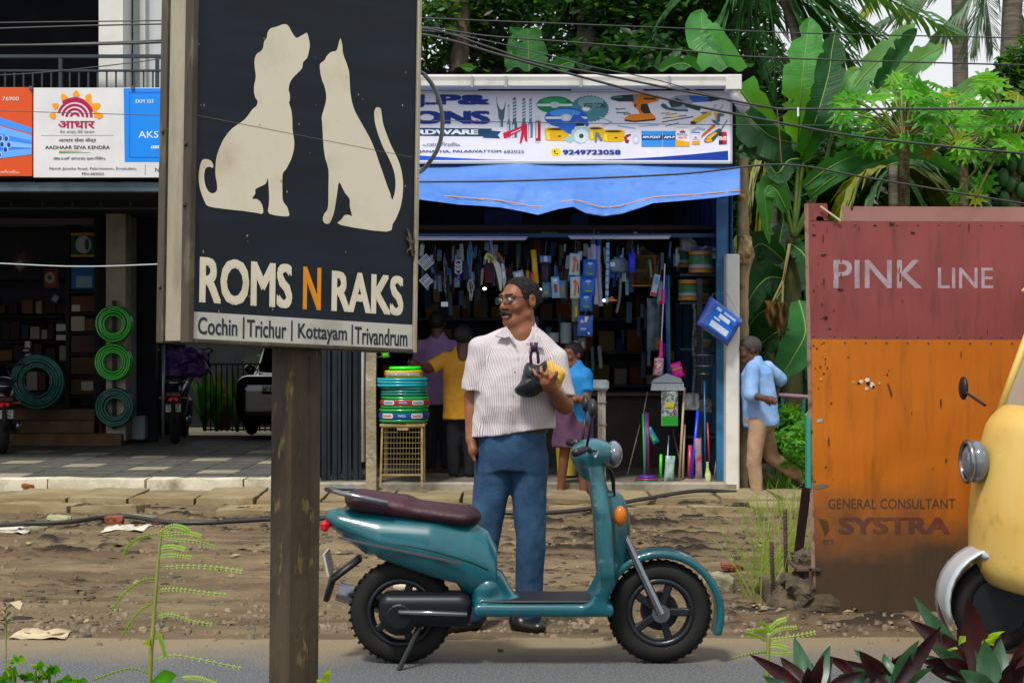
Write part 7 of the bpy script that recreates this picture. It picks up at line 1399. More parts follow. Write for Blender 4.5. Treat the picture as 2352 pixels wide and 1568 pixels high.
# ================================================================ PEOPLE
def skin_mat(name,c,c2): return M(name,c,.5,col2=c2,scale=14,lo=.4,hi=.65,spec=.35)
def head_sdf(q,s=1.,detail=True,neck=True):
    """head in its own frame: face along -Y, up Z, centre at mid height"""
    q = q / s; m = q.copy(); m[...,0] = np.abs(m[...,0])
    d = sd_ell(q,(0,.022,.03),(.077,.104,.086)); d = smin(d,sd_ell(q,(0,-.03,-.02),(.063,.064,.088)),.03); d = smin(d,sd_cap(m,(0,-.068,-.1),(.016,-.062,-.1),.023),.03); d = smin(d,sd_cap(m,(.05,-.0,-.07),(.026,-.055,-.1),.022,.02),.03)
    if detail:
        d = smin(d,sd_cap(m,(.008,-.088,.032),(.045,-.076,.03),.012),.015); d = smax(d,-sd_ell(m,(.033,-.104,.006),(.02,.016,.013)),.012); d = smin(d,sd_ell(m,(.045,-.062,-.03),(.022,.02,.02)),.02)
    d = smin(d,sd_cap(q,(0,-.09,.016),(0,-.112,-.026),.009,.014),.012); d = smin(d,sd_ell(m,(.012,-.102,-.032),(.011,.011,.009)),.008)
    if detail: d = smin(d,sd_cap(m,(0,-.092,-.066),(.022,-.082,-.067),.0085,.005),.006); d = smin(d,sd_cap(m,(0,-.09,-.079),(.018,-.082,-.078),.0085,.005),.006)
    ear = np.maximum(sd_ell(m,(.082,.018,-.002),(.011,.024,.036)),-sd_ell(m,(.094,.014,.0),(.008,.013,.02))); d = smin(d,ear,.006)
    if neck: d = smin(d,sd_cap(q,(0,.025,-.07),(0,.045,-.2),.056,.062),.03)
    return d * s
def hair_sdf(q,s=1.,line=((-.12,.10),(-.075,.072),(-.045,.058),(-.028,.0),(.03,.012),(.05,-.05),(.14,-.062)),th=.008):
    q = q / s; l = np.array(line); d = sd_ell(q,(0,.022,.03),(.077 + th,.104 + th,.086 + th)); z = np.interp(q[...,1],l[:,0],l[:,1]); w = .0015 * np.sin(q[...,0] * 260) * np.sin(q[...,1] * 90 + q[...,2] * 150)
    return np.maximum(d + w,(z - q[...,2]) * .7) * s
def hframe(c,yaw,pitch=0.,roll=0.):
    Rm = np.array(rotm(pitch,roll,0)); Rz = np.array(rotm(0,0,yaw)); Rt = Rz @ Rm; c = np.array(c,float); return (lambda p: (p - c) @ Rt),(lambda q: Vector(c + Rt @ np.array(q,float)))
_fw = np.random.default_rng(5); _FD = _fw.normal(size=(9,3)) * np.array([26,20,22]) * np.linspace(.5,1.9,9)[:,None]; _FP = _fw.uniform(0,6,9)
def folds(p,amp,k=0.):
    """irregular cloth creases: warped waves in several directions, sharpened into ridges"""
    w = np.stack([np.sin(p[...,2] * 7 + p[...,0] * 9 + k),np.sin(p[...,0] * 8 - p[...,2] * 5 + 1 + k),np.sin(p[...,0] * 6 + p[...,1] * 9 + k)],-1) * .05; q = p + w; o = 0
    for i in range(9): o = o + (np.abs(np.sin(q @ _FD[i] * .5 + _FP[i] + k)) - .6) * (1.1 - i * .08)
    return amp * o * .55
def vv(v): return (v.x,v.y,v.z)
# ---------------------------------------------------------------- the man with the bag
YM = 7.05
def m_(x,y,d=0.): return vv(P(x,y,YM) + Vector((0,d,0)))
man = thing('person','man in striped short sleeved shirt and glasses clutching a dark bag','person',P(1165,1450,YM))
h2l,l2h = hframe(m_(1191,692,.03),R(-47),R(2),R(-2)); HSc = .985
skin = skin_mat('skin_man','86543c','734630'); shL,shR = m_(1105,804),m_(1274,826); elL,wrL = m_(1086,915,.03),m_(1083,1008,-.03); elR,wrR = m_(1296,930,-.04),m_(1258,884,-.215)
fingers = [((1246,872,-.24),(1229,858,-.262),(1222,846,-.25)),((1250,869,-.245),(1241,852,-.268),(1240,841,-.252)),((1256,872,-.245),(1252,858,-.27),(1254,848,-.255)),((1262,876,-.24),(1263,865,-.265),(1268,857,-.25))]
def man_body(p):
    q = h2l(p); d = head_sdf(q,HSc)
    d = smin(d,sd_cap(p,m_(1196,770,.03),m_(1190,960,.02),.08,.1),.03)
    for a,b,c,ra in ((shL,elL,wrL,1),(shR,elR,wrR,1)):
        d = smin(d,sd_cap(p,a,b,.05,.042),.02); d = smin(d,sd_cap(p,b,c,.043,.029),.015)
    d = smin(d,sd_cap(p,m_(1258,884,-.215),m_(1252,872,-.238),.033,.036,(1,.8,1)),.015)
    for f in fingers: d = smin(d,np.minimum(sd_cap(p,m_(*f[0]),m_(*f[1]),.0105,.0095),sd_cap(p,m_(*f[1]),m_(*f[2]),.0095,.008)),.005)
    d = smin(d,np.minimum(sd_cap(p,m_(1262,880,-.22),m_(1272,866,-.24),.0125,.011),sd_cap(p,m_(1272,866,-.24),m_(1275,852,-.25),.011,.009)),.006)
    d = smin(d,sd_cap(p,m_(1083,1010,-.03),m_(1087,1032,-.05),.03,.035,(.7,1,1)),.012)
    for k in range(4): d = smin(d,sd_cap(p,m_(1084 + k * 1.5,1038,-.07 + .02 * k),m_(1092,1056,-.07 + .02 * k),.0095,.008),.006)
    for k,(hx,kx,axx) in enumerate(((1138,1116,1090),(1214,1218,1212))): d = smin(d,np.minimum(sd_cap(p,m_(hx,1040,.02),m_(kx,1230,.0),.06,.045),sd_cap(p,m_(kx,1230),m_(axx,1425,.03),.045,.035)),.02)
    return d
lo_,hi_ = np.array(P(1040,1470,YM)) - .1,np.array(P(1330,630,YM)) + .1; lo_[1],hi_[1] = YM - .36,YM + .3
sdf_obj('body',man_body,lo_,hi_,.0065,skin,man); mbody = bpy.data.objects['body.002'] if 'body.002' in bpy.data.objects else None
for o in children(man):
    if o.name.startswith('body'): mbody = o
SECS = [(.962,-.006,.02,.212,.152),(1.03,0.,.02,.208,.15),(1.12,.012,.01,.204,.158),(1.22,.026,.012,.208,.155),(1.31,.036,.02,.212,.142),(1.36,.036,.024,.206,.132),(1.40,.036,.028,.188,.118),(1.44,.038,.035,.15,.1),(1.475,.045,.04,.105,.085),(1.51,.046,.042,.075,.075)]
OX = YM * 0
SECS = [(z,cx,YM + cy,rx,ry) for z,cx,cy,rx,ry in SECS]
slL,slR = m_(1098,896,.01),m_(1288,914,-.03)
def tors(p): return sd_loft(p,SECS)
def sleeve(p,a,b,r0,r1):
    a_,b_ = np.array(a),np.array(b); ax_ = (b_ - a_) / np.linalg.norm(b_ - a_); return np.maximum(sd_cap(p,a,b,r0,r1),(p - b_) @ ax_)
def shirt_f(p):
    f = folds(p,.0062); d = tors(p); d = smin(d,sd_cap(p,m_(1150,785,.03),shL,.062,.062),.04); d = smin(d,sd_cap(p,m_(1232,788,.03),shR,.06,.06),.04)
    d = smin(d,sleeve(p,shL,slL,.068,.086),.018); d = smin(d,sleeve(p,shR,slR,.064,.072),.018)
    d = smax(d,-(h2l(p)[...,2] * -1 + 0 * d + 9),.001); hem = .985 + .02 * np.sin(p[...,0] * 9) - p[...,2]
    z = p[...,2]; d = d + f * np.clip((1.5 - z) / .1,0,1) + .006 * np.sin(p[...,0] * 46 + 1.5 * np.sin(z * 9)) * np.clip((1.12 - z) / .12,0,1)
    vn = np.sqrt(((p[...,0] - .045) / .055) ** 2 + ((p[...,1] - (YM - .05)) / .1) ** 2 + ((z - 1.52) / .085) ** 2) - 1
    return np.maximum(np.maximum(d,hem),-vn * .05)
def shirt_u(v):
    t = tors(v); a = sleeve(v,shL,slL,.068,.086); b = sleeve(v,shR,slR,.064,.072)
    ut = .19 * np.arctan2(v[:,0] - .03,-(v[:,1] - YM - .02)); k = np.argmin(np.stack([t - .004,a,b]),0)
    def ang(a_,b_):
        a_,b_ = np.array(a_),np.array(b_); d = (b_ - a_) / np.linalg.norm(b_ - a_); q = (v - a_) - ((v - a_) @ d)[:,None] * d; return .08 * np.arctan2(q[:,0],-q[:,1])
    return np.where(k == 0,ut,np.where(k == 1,ang(shL,slL),ang(shR,slR)))
def stripe_mat():
    m = M('striped_shirt','c9c6c8',.8,spec=.2,bump=.15,bscale=60); t = m.node_tree; N = t.nodes; L = t.links; b = N['Principled BSDF']; at = N.new('ShaderNodeAttribute'); at.attribute_name = 'u'; at.attribute_type = 'GEOMETRY'
    mu = N.new('ShaderNodeMath'); mu.operation = 'MULTIPLY'; mu.inputs[1].default_value = 2 * math.pi / .0092; L.new(at.outputs['Fac'],mu.inputs[0]); si = N.new('ShaderNodeMath'); si.operation = 'SINE'; L.new(mu.outputs[0],si.inputs[0]); mr = N.new('ShaderNodeMapRange'); mr.inputs[1].default_value = .0; mr.inputs[2].default_value = .5; L.new(si.outputs[0],mr.inputs[0])
    mx = N.new('ShaderNodeMix'); mx.data_type = 'RGBA'; L.new(mr.outputs[0],mx.inputs[0]); mx.inputs[6].default_value = (*C('cec6ca'),1); mx.inputs[7].default_value = (*C('8c8288'),1); L.new(mx.outputs[2],b.inputs['Base Color']); return m
STM = stripe_mat()
lo2,hi2 = lo_.copy(),hi_.copy(); lo2[2],hi2[2] = .9,1.58
sdf_obj('shirt',shirt_f,lo2,hi2,.006,STM,man,attr=shirt_u); shirt = [o for o in children(man) if o.name.startswith('shirt')][0]
def flap(pts,name='collar'):
    mb = MB(); mb.add([P(x,y,YM) + Vector((0,d,0)) for x,y,d in pts],[tuple(range(len(pts)))]); o = mb.build(name,M('collar_cloth','b4acb0',.8,col2='8e868c',scale=60,stretch=(3,1,.2)),shirt); md = o.modifiers.new('s','SOLIDIFY'); md.thickness = .005; md.offset = 0
flap([(1163,750,-.02),(1138,772,-.075),(1160,777,-.098),(1176,772,-.085)]); flap([(1163,750,-.02),(1176,772,-.085),(1187,798,-.112),(1172,776,-.1)]); flap([(1229,741,-.0),(1240,772,-.07),(1246,800,-.1),(1208,790,-.118),(1222,772,-.08)])
for k,(x,y) in enumerate(((1184,801),(1180,845),(1174,890),(1172,938))): MB().lathe([(.005,0),(.005,.003)],P(x,y,YM) + Vector((0,-.165 if k > 1 else -.14 + .0 * k,0)),8,rotm(R(90),0,0)).build('button',M('button','b8b8b0',.4),shirt)
def jeans_f(p):
    d = sd_loft(p,[(.8,-.01,YM + .02,.165,.12),(.9,-.008,YM + .02,.178,.132),(.99,-.006,YM + .02,.182,.135),(1.02,-.006,YM + .02,.18,.134)])
    for hx,kx,axx in ((1136,1114,1088),(1214,1220,1214)):
        d = smin(d,np.minimum(sd_cap(p,m_(hx,1060,.02),m_(kx,1230,.0),.098,.075),sd_cap(p,m_(kx,1230),m_(axx,1412,.03),.075,.068)),.03)
    return np.maximum(d + folds(p,.004,1.),.045 - p[...,2])
lo3,hi3 = lo_.copy(),hi_.copy(); lo3[2],hi3[2] = 0.,1.08
sdf_obj('jeans',jeans_f,lo3,hi3,.008,M('denim','1c3a58',.9,col2='34587c',scale=5,lo=.45,hi=.7,bump=.3,bscale=90),man)
MB().lathe([(.186,0),(.187,.035)],(-.006,YM + .02,.985),30,sy=.74,cap=False).build('belt',M('belt','1c1814',.5),man)
def shoe(p,a,b):
    d = smin(sd_cap(p,a,b,.042,.04,(1,1,.8)),sd_cap(p,(a[0],a[1],a[2] + .05),(a[0],a[1],a[2] + .03),.042),.03); return np.maximum(d,.004 - p[...,2])
for k,(a,b) in enumerate(((m_(1088,1432,.03),m_(1030,1440,-.06)),(m_(1190,1432,.02),m_(1236,1440,-.06)))):
    a = (a[0],a[1],.034); b = (b[0],b[1],.03); sdf_obj('shoe',lambda p: shoe(p,a,b),np.minimum(a,b) - .08,np.maximum(a,b) + .1,.006,M('shoe_black','121214',.35,spec=.5),man)
gry = M('hair_grey','100d0c',.6,col2='36302c',scale=60,lo=.5,hi=.85,bump=.6,bscale=220)
c_ = np.array(l2h((0,.02,.03)))
sdf_obj('hair',lambda p: hair_sdf(h2l(p),HSc,((-.12,.13),(-.085,.112),(-.055,.094),(-.04,.07),(-.03,.008),(.03,.012),(.05,-.05),(.14,-.062)),.006),c_ - .15,c_ + .15,.004,gry,man)
hv = [o for o in children(man) if o.name.startswith('hair')][0]; mb = MB(); rr = random.Random(2)
for v in hv.data.vertices:
    if rr.random() > .55: continue
    p = v.co + ORG[man.name]; n = v.normal; d = (n * .8 + Vector((rr.uniform(-.5,.5),rr.uniform(-.2,.5),rr.uniform(-.6,.2)))).normalized(); s = n.cross(d + Vector((.1,.2,.3))).normalized() * .0016; l = rr.uniform(.004,.011); mb.add([p - s,p + s,p + d * l],[(0,1,2)])
mb.build('hair_strands',gry,hv,kind='stuff')
def lcap(pts,r): return lambda p: np.minimum.reduce([sd_cap(h2l(p) / HSc,a,b,r,r) * HSc for a,b in pts])
sdf_obj('moustache',lcap([((.004 * s,-.107,-.050),(.03 * s,-.09,-.062)) for s in (-1,1)],.0095),c_ - .17,c_ + .13,.0035,M('moustache','1c1816',.9,col2='3c3632',scale=200),mbody)
sdf_obj('eyebrow',lcap([((.014 * s,-.101,.034),(.048 * s,-.085,.035)) for s in (-1,1)],.0052),c_ - .17,c_ + .13,.0035,M('moustache'),mbody)
sdf_obj('lip',lcap([((-.018,-.0955,-.076),(.018,-.0955,-.076))],.006),c_ - .17,c_ + .13,.0035,M('lip','9a6a60',.5),mbody)
for s in (-1,1):
    MB().ell(l2h((.033 * s * HSc,-.088 * HSc,.008)),.0125,None,10,8).build('eye',M('eye_white','b8b0a8',.3),mbody,smooth=True); MB().ell(l2h((.033 * s * HSc - .002,-.0965 * HSc,.008)),.0065,None,8,6).build('pupil',M('pupil','15100e',.2),mbody,smooth=True)
gls = thing('spectacles','thin dark rimmed spectacles worn by the man with the bag','spectacles',l2h((0,-.11,.01))); fm = M('spec_frame','1a1a1c',.3,.3)
for s in (-1,1):
    lp_ = [(.034 * s + .026 * math.cos(a) * (1 if abs(math.cos(a)) < .9 else .98),-.116 + .012 * abs((.034 * s + .026 * math.cos(a)) / .06) ** 2,.006 + .0165 * math.copysign(abs(math.sin(a)) ** .6,math.sin(a))) for a in np.linspace(0,2 * math.pi,21)]
    MB().tube([l2h(tuple(np.array(q) * HSc)) for q in lp_],.0017,5,cap=False).build('rim',fm,gls); MB().add([l2h(tuple(np.array(q) * HSc)) for q in lp_[:-1]],[tuple(range(20))]).build('lens',M('spec_lens','5a6468',.12,spec=.3,alpha=.22),gls)
    MB().tube([l2h(tuple(np.array(q) * HSc)) for q in ((.059 * s,-.108,.016),(.08 * s,-.06,.018),(.084 * s,.012,.016))],.0022,5).build('temple',fm,gls)
MB().tube([l2h(tuple(np.array(q) * HSc)) for q in ((-.01,-.116,.012),(0,-.12,.015),(.01,-.116,.012))],.0018,5).build('bridge',fm,gls)
# the bundle he holds: dark umbrella cloth, purple strap handle, yellow pouch
def lump_px(name,label,cat,outline_,Y0,th,mat,seed=0):
    t = MB(); ol = smooth_poly(outline_,4); cx = sum(p[0] for p in ol) / len(ol); cy = sum(p[1] for p in ol) / len(ol); n = len(ol); rings = [(1.,0.),(.86,.55),(.6,.9),(.3,1.)]; V = []; Fc = []
    for sg in (-1,1):
        for (k,h_) in rings:
            for (x,y) in ol:
                q = P(cx + (x - cx) * k,cy + (y - cy) * k,Y0); V.append(q + Vector((0,sg * th * h_ + .012 * noise.noise((x * .05,y * .05,k * 3 + seed)),0)))
        V.append(P(cx,cy,Y0) + Vector((0,sg * th,0)))
    m1 = len(rings) * n + 1
    for h_,sg in ((0,-1),(m1,1)):
        for i in range(len(rings) - 1):
            for j in range(n): a,b = h_ + i * n + j,h_ + i * n + (j + 1) % n; f = (a,b,b + n,a + n); Fc.append(f if sg > 0 else f[::-1])
        for j in range(n): a,b = h_ + (len(rings) - 1) * n + j,h_ + (len(rings) - 1) * n + (j + 1) % n; f = (a,b,h_ + m1 - 1); Fc.append(f if sg > 0 else f[::-1])
    for j in range(n): Fc.append((j,(j + 1) % n,m1 + (j + 1) % n,m1 + j))
    t.add(V,Fc); return t.build(name,mat,smooth=True,label=label,cat=cat)
ub = lump_px('folded_umbrella','dark teal folded umbrella bundle held against the striped shirt','umbrella',[(1204,843),(1214,832),(1236,838),(1254,828),(1258,850),(1262,882),(1240,902),(1222,912),(1196,910),(1181,895),(1196,875)],YM - .2,.045,M('umbrella_cloth','0a1218',.4,col2='10262c',scale=9,bump=.5,bscale=20,spec=.5))
hm = M('handle_purple','3a1440',.35,spec=.5)
MB().tube(curve_pts([P(1220,834,YM - .22),P(1219,815,YM - .23),P(1224,803,YM - .235),P(1232,803,YM - .235),P(1236,818,YM - .23),P(1236,834,YM - .22)],4),.0075,8).build('strap',hm,ub,smooth=True); MB().tube([P(1227,808,YM - .235),P(1226,786,YM - .235)],[.017,.02],10).build('handle',hm,ub,smooth=True)
lump_px('yellow_pouch','yellow cloth pouch tucked in the arm of the man','pouch',[(1262,826),(1270,832),(1300,854),(1292,878),(1284,898),(1270,892),(1256,872),(1252,848)],YM - .175,.045,M('pouch_yellow','c8a04a',.7,col2='b48a38',scale=8,bump=.4,bscale=30),3)
# ---------------------------------------------------------------- other people
def person(label,Y,J,yaw,skin_,shirt_,legs,hair_='141110',vox=.012,skirt=False,pitch=0.,sleeve_to=.8,chest=(.19,.12),shoes=None,hs=1.0,head=True,belly=0.):
    t = thing('person',label,'person',P(J['hip'][0],max(J['anL'][1],J['anR'][1]) + 12,Y)); j = {k: np.array(P(v[0],v[1],Y)) + np.array([0,v[2] if len(v) > 2 else 0,0]) for k,v in J.items()}
    hl,lh = hframe(j['head'],yaw,pitch); lo = np.min(list(j.values()),0) - .28; hi = np.max(list(j.values()),0) + .28; lo[2] = max(lo[2],-.02)
    def body(p):
        d = head_sdf(hl(p),hs,True); d = smin(d,sd_cap(p,j['neck'],j['hip'],.07,.09),.03)
        for s in 'LR':
            for a,b,r0,r1 in (('sh','el',.048,.04),('el','wr',.04,.028)): d = smin(d,sd_cap(p,j[a + s],j[b + s],r0,r1),.015)
            w = j['wr' + s]; e = j['el' + s]; dr = (w - e) / np.linalg.norm(w - e); d = smin(d,sd_cap(p,w,w + dr * .07,.03,.036,(.8,1,1)),.012)
            pr = np.cross(dr,[0,1,0]); pr = pr / (np.linalg.norm(pr) + 1e-6)
            for k in range(4): d = smin(d,sd_cap(p,w + dr * .07 + pr * (k - 1.5) * .018,w + dr * (.13 + .012 * (k in (1,2))) + pr * (k - 1.5) * .02,.01,.008),.006)
            d = smin(d,sd_cap(p,w + dr * .03 - pr * .03,w + dr * .08 - pr * .05,.012,.009),.006)
            d = smin(d,np.minimum(sd_cap(p,j['hi' + s],j['kn' + s],.07,.052),sd_cap(p,j['kn' + s],j['an' + s],.052,.036)),.02)
            d = smin(d,sd_cap(p,j['an' + s] + [0,0,-.03],j['toe' + s],.036,.028,(1,1,.8)),.02)
        return d
    sdf_obj('body',body,lo,hi,vox,skin_,t)
    def shirt(p):
        n,h_,= j['neck'],j['hip']; q = p; ax_ = h_ - n; L = np.linalg.norm(ax_); ax_ = ax_ / L; s_ = (p - n) @ ax_; c = n + s_[...,None] * ax_ - p; sdv = j['shR'] - j['shL']; sdv = sdv - (sdv @ ax_) * ax_; sdv = sdv / np.linalg.norm(sdv); fw = np.cross(ax_,sdv); a,b = c @ sdv,c @ fw
        tt = np.clip(s_ / L,-.1,1.25); rx = np.interp(tt,[-.1,.05,.18,.6,1.05,1.25],[.06,.11,chest[0],chest[0] * .95,chest[0] * .98,chest[0] * 1.02]); ry = np.interp(tt,[-.1,.05,.2,.6,1.05,1.25],[.06,.09,chest[1],chest[1] * (1 + belly),chest[1] * (1.05 + belly),chest[1] * 1.08])
        d = np.maximum((np.sqrt((a / rx) ** 2 + (b / ry) ** 2) - 1) * np.minimum(rx,ry),np.maximum(-.06 - s_,s_ - L * 1.12))
        for s in 'LR':
            d = smin(d,sd_cap(p,j['neck'] + ax_ * .07,j['sh' + s],.058,.06),.04); e = j['sh' + s] + (j['el' + s] - j['sh' + s]) * min(1,sleeve_to); dd = (e - j['sh' + s]) / np.linalg.norm(e - j['sh' + s])
            d = smin(d,np.maximum(sd_cap(p,j['sh' + s],e,.064,.07),(p - e) @ dd if sleeve_to <= 1 else -1),.02)
            if sleeve_to > 1: e2 = j['el' + s] + (j['wr' + s] - j['el' + s]) * (sleeve_to - 1); d = smin(d,sd_cap(p,j['el' + s],e2,.06,.052),.02)
        return d + folds(p,.005,Y)
    sdf_obj('shirt',shirt,lo,hi,vox,shirt_,t)
    def pants(p):
        if skirt:
            k = (j['knL'] + j['knR']) / 2; h_ = j['hip']; d = sd_loft(p,[(k[2] - .02,k[0],k[1],.2,.15),((k[2] + h_[2]) / 2,(k[0] + h_[0]) / 2,h_[1],.19,.15),(h_[2] + .08,h_[0],h_[1],.165,.13)]); return d + folds(p,.008,2.)
        d = sd_ell(p,j['hip'],(.165,.125,.14))
        for s in 'LR': d = smin(d,np.minimum(sd_cap(p,j['hi' + s],j['kn' + s],.088,.07),sd_cap(p,j['kn' + s],j['an' + s] + [0,0,.02],.07,.058)),.03)
        return np.maximum(d + folds(p,.006,3.),-1)
    sdf_obj('mundu' if skirt else 'trousers',pants,lo,hi,vox,legs,t)
    c = np.array(lh((0,.02,.03))); sdf_obj('hair',lambda p: hair_sdf(hl(p),hs,th=.012),c - .16,c + .16,.009,M('hair_' + hair_,hair_,.7,col2='3a3532' if hair_ != '141110' else None,scale=60,bump=.4,bscale=120),t)
    for s in 'LR':
        if shoes: a,b = j['an' + s] + [0,0,-.055],j['toe' + s] + [0,0,-.022]; sdf_obj('sandal',lambda p: sd_cap(p,a,b,.045,.045,(1,1,.45)),np.minimum(a,b) - .07,np.maximum(a,b) + .07,.01,shoes,t)
    return t
sk1 = skin_mat('skin_dark','5a3a2a','4c3024'); sk2 = skin_mat('skin_mid','74492f','633c28')
person('customer in lilac shirt seen from behind in the shop',14.3,dict(head=(1005,742,.02),neck=(1006,775),hip=(1008,912),shL=(967,795),shR=(1045,795),elL=(955,850,.05),elR=(1052,855,.0),wrL=(965,890,.18),wrR=(1035,880,.2),hiL=(992,925),hiR=(1024,925),knL=(990,1005),knR=(1024,1005),anL=(989,1072),anR=(1025,1072),toeL=(985,1080,.1),toeR=(1028,1080,.1)),R(172),sk1,M('shirt_lilac','8d6f96',.85,col2='7c6086',scale=5,bump=.2),M('trouser_dark','14161c',.9),sleeve_to=.9,chest=(.2,.12))
person('customer in yellow polo shirt reaching an arm to the pipes',13.75,dict(head=(1068,776,-.02),neck=(1060,806),hip=(1062,945),shL=(1026,822,-.02),shR=(1096,824),elL=(985,847,-.1),elR=(1104,880),wrL=(962,838,-.22),wrR=(1100,930,.1),hiL=(1045,958),hiR=(1078,958),knL=(1043,1030),knR=(1080,1030),anL=(1042,1088),anR=(1081,1088),toeL=(1038,1096,.1),toeR=(1084,1096,.1)),R(150),sk1,M('polo_yellow','c8922a',.85,col2='b8821e',scale=5,bump=.2),M('trouser_dark'),sleeve_to=.85,chest=(.19,.125))
person('man in bright blue shirt and purple mundu with folded arms',13.15,dict(head=(1313,815,0),neck=(1322,842),hip=(1318,955),shL=(1297,860,.02),shR=(1344,860,-.03),elL=(1290,905,-.1),elR=(1345,912,-.08),wrL=(1325,913,-.2),wrR=(1312,918,-.2),hiL=(1302,965),hiR=(1334,965),knL=(1298,1022,-.02),knR=(1336,1022),anL=(1288,1122),anR=(1340,1126),toeL=(1276,1134,-.08),toeR=(1330,1138,-.1)),R(-50),sk2,M('shirt_blue','1c84c8',.8,col2='1670b0',scale=5,bump=.2),M('mundu_purple','5a3a52',.9,col2='4c2e46',scale=6,bump=.3),skirt=True,sleeve_to=.75,chest=(.165,.13),hs=.95,shoes=M('sandal','1a1a1c',.6))
person('grey haired man in pale blue shirt striding past the shop',13.25,dict(head=(1718,804,0),neck=(1735,832),hip=(1748,962),shL=(1722,850,-.14),shR=(1768,845,.14),elL=(1716,905,-.2),elR=(1800,872,.22),wrL=(1742,912,-.3),wrR=(1790,915,.24),hiL=(1738,975,-.08),hiR=(1758,975,.08),knL=(1727,1062,-.1),knR=(1774,1050,.08),anL=(1734,1130,-.1),anR=(1832,1096,.1),toeL=(1708,1142,-.12),toeR=(1842,1112,.1)),R(-82),sk1,M('shirt_pale','8fb0dc',.85,col2='6a94cc',scale=4,bump=.2),M('trouser_beige','a88a70',.9,col2='967860',scale=6,bump=.3),hair_='3a3836',pitch=R(12),sleeve_to=1.1,chest=(.15,.15),shoes=M('sandal'),belly=.1)
# ================================================================ SCOOTER standing on the road edge before the man
YSc = 6.35; KS = .93; sx0 = P(922,0,YSc).x
sc_ = thing('scooter','teal scooter with maroon seat standing before the man','scooter',(sx0 + .6,YSc,0)); tealp = M('scooter_teal','094c57',.3,spec=.5,coat=.45,col2='0c5a66',scale=3,col3='4a5248',scale3=7,lo3=.62,hi3=.9); blk_ = M('scooter_black','16171a',.45,spec=.5); chrome = M('chrome')
def s_(x,y,z): return (sx0 + x * KS,YSc + y * KS,z * KS)
def sl(p): q = p.copy(); q[...,0] = (p[...,0] - sx0) / KS; q[...,1] = (p[...,1] - YSc) / KS; q[...,2] = p[...,2] / KS; return q
def rear(p):
    q = sl(p); x,y,z = q[...,0],q[...,1],q[...,2]; xs = np.array([-.36,-.3,-.1,.15,.34,.42,.46]); hw = np.interp(x,xs,[.03,.09,.15,.165,.14,.12,.11]); zc = np.interp(x,xs,[.70,.68,.60,.55,.50,.46,.42]); hh = np.interp(x,xs,[.03,.06,.13,.17,.19,.17,.13])
    d = (np.sqrt((y / hw) ** 2 + ((z - zc) / hh) ** 2) - 1) * np.minimum(hw,hh) * .8; d = np.maximum(d,np.maximum(-.36 - x,x - .46)); wl = np.maximum(np.sqrt(x ** 2 + (z - .25) ** 2) - .30,np.abs(y) - .09); return smax(d,-wl,.03) * KS
def front(p):
    q = sl(p); x,y,z = q[...,0],q[...,1],q[...,2]; cx = np.interp(z,[.28,.4,.7,.95],[.93,1.0,.98,.93]) - .35 * (y ** 2) * 1.6; hw = np.interp(z,[.28,.45,.75,.95],[.16,.21,.19,.12]); d = np.maximum(np.abs(x - cx) - .035,np.abs(y) - hw); d = smax(d,np.maximum(.28 - z,z - .96),.03)
    nose = sd_ell(q,(1.03,0,.62),(.07,.1,.2)); floor = rbox(x,y,z,.68,0,.275,.33,.165,.03,.02); tun = sd_cap(q,(.42,0,.36),(.5,0,.29),.1,.06,(1,1.3,1)); cowl_ = smin(sd_ell(q,(.92,0,1.0),(.11,.14,.075)),sd_ell(q,(.9,0,.95),(.06,.07,.08)),.04)
    return smin(smin(smin(d,nose,.05),smin(floor,tun,.05),.04),cowl_,.03) * KS
def fender(p):
    q = sl(p); x,y,z = q[...,0] - 1.24,q[...,1],q[...,2] - .24; r = np.sqrt(x ** 2 + z ** 2); d = np.maximum(np.abs(r - .285) - .018,np.abs(y) - .075); return np.maximum(d,np.maximum(-.35 * x - z - .02,-z - .1)) * KS
for nm,fn__,lo,hi in (('rear_body',rear,s_(-.42,-.25,.2),s_(.52,.25,.85)),('front_apron',front,s_(.25,-.3,.18),s_(1.2,.3,1.15)),('front_fender',fender,s_(.9,-.15,.1),s_(1.6,.15,.62))): sdf_obj(nm,fn__,lo,hi,.011,tealp,sc_)
sdf_obj('seat',lambda p: smin(sd_cap(sl(p),(-.18,0,.765),(.3,0,.70),.075,.085,(1,1.6,.62)),sd_cap(sl(p),(-.2,0,.79),(.0,0,.765),.07,.07,(1,1.5,.6)),.04) * KS,s_(-.4,-.25,.6),s_(.5,.25,.95),.011,M('seat_maroon','3c1424',.5,col2='2c0e1a',scale=5,bump=.3,bscale=60),sc_)
for x in (0,1.24):
    w = MB().torus(s_(x,0,.245),.195 * KS,.052 * KS,rotm(R(90),0,0),32,10).build('wheel',M('rubber'),sc_,True); MB().torus(s_(x,0,.245),.152 * KS,.02,rotm(R(90),0,0),32,8,sz=2.2).build('rim',M('rim'),w,True); MB().lathe([(.085,-.02),(.085,.02)],s_(x,.02,.245),20,rotm(R(90),0,0)).build('drum',M('engine'),w); MB().lathe([(.04,-.06),(.04,.06)],s_(x,0,.245),16,rotm(R(90),0,0)).build('hub',chrome,w)
    for k in range(5): a = 2 * math.pi * k / 5; MB().bar(s_(x + .03 * math.cos(a),-.02,.245 + .03 * math.sin(a)),s_(x + .15 * math.cos(a),-.02,.245 + .15 * math.sin(a)),.028,.034,bev=.005).build('spoke',M('rim'),w)
sdf_obj('engine',lambda p: rbox(*np.moveaxis(sl(p),-1,0),.12,-.06,.27,.22,.09,.08,.05) * KS,s_(-.15,-.2,.15),s_(.4,.1,.4),.012,M('engine'),sc_)
MB().tube([s_(.2,.1,.2),s_(-.05,.13,.24),s_(-.32,.13,.32)],[.02,.045,.045],12).build('exhaust',chrome,sc_,True)
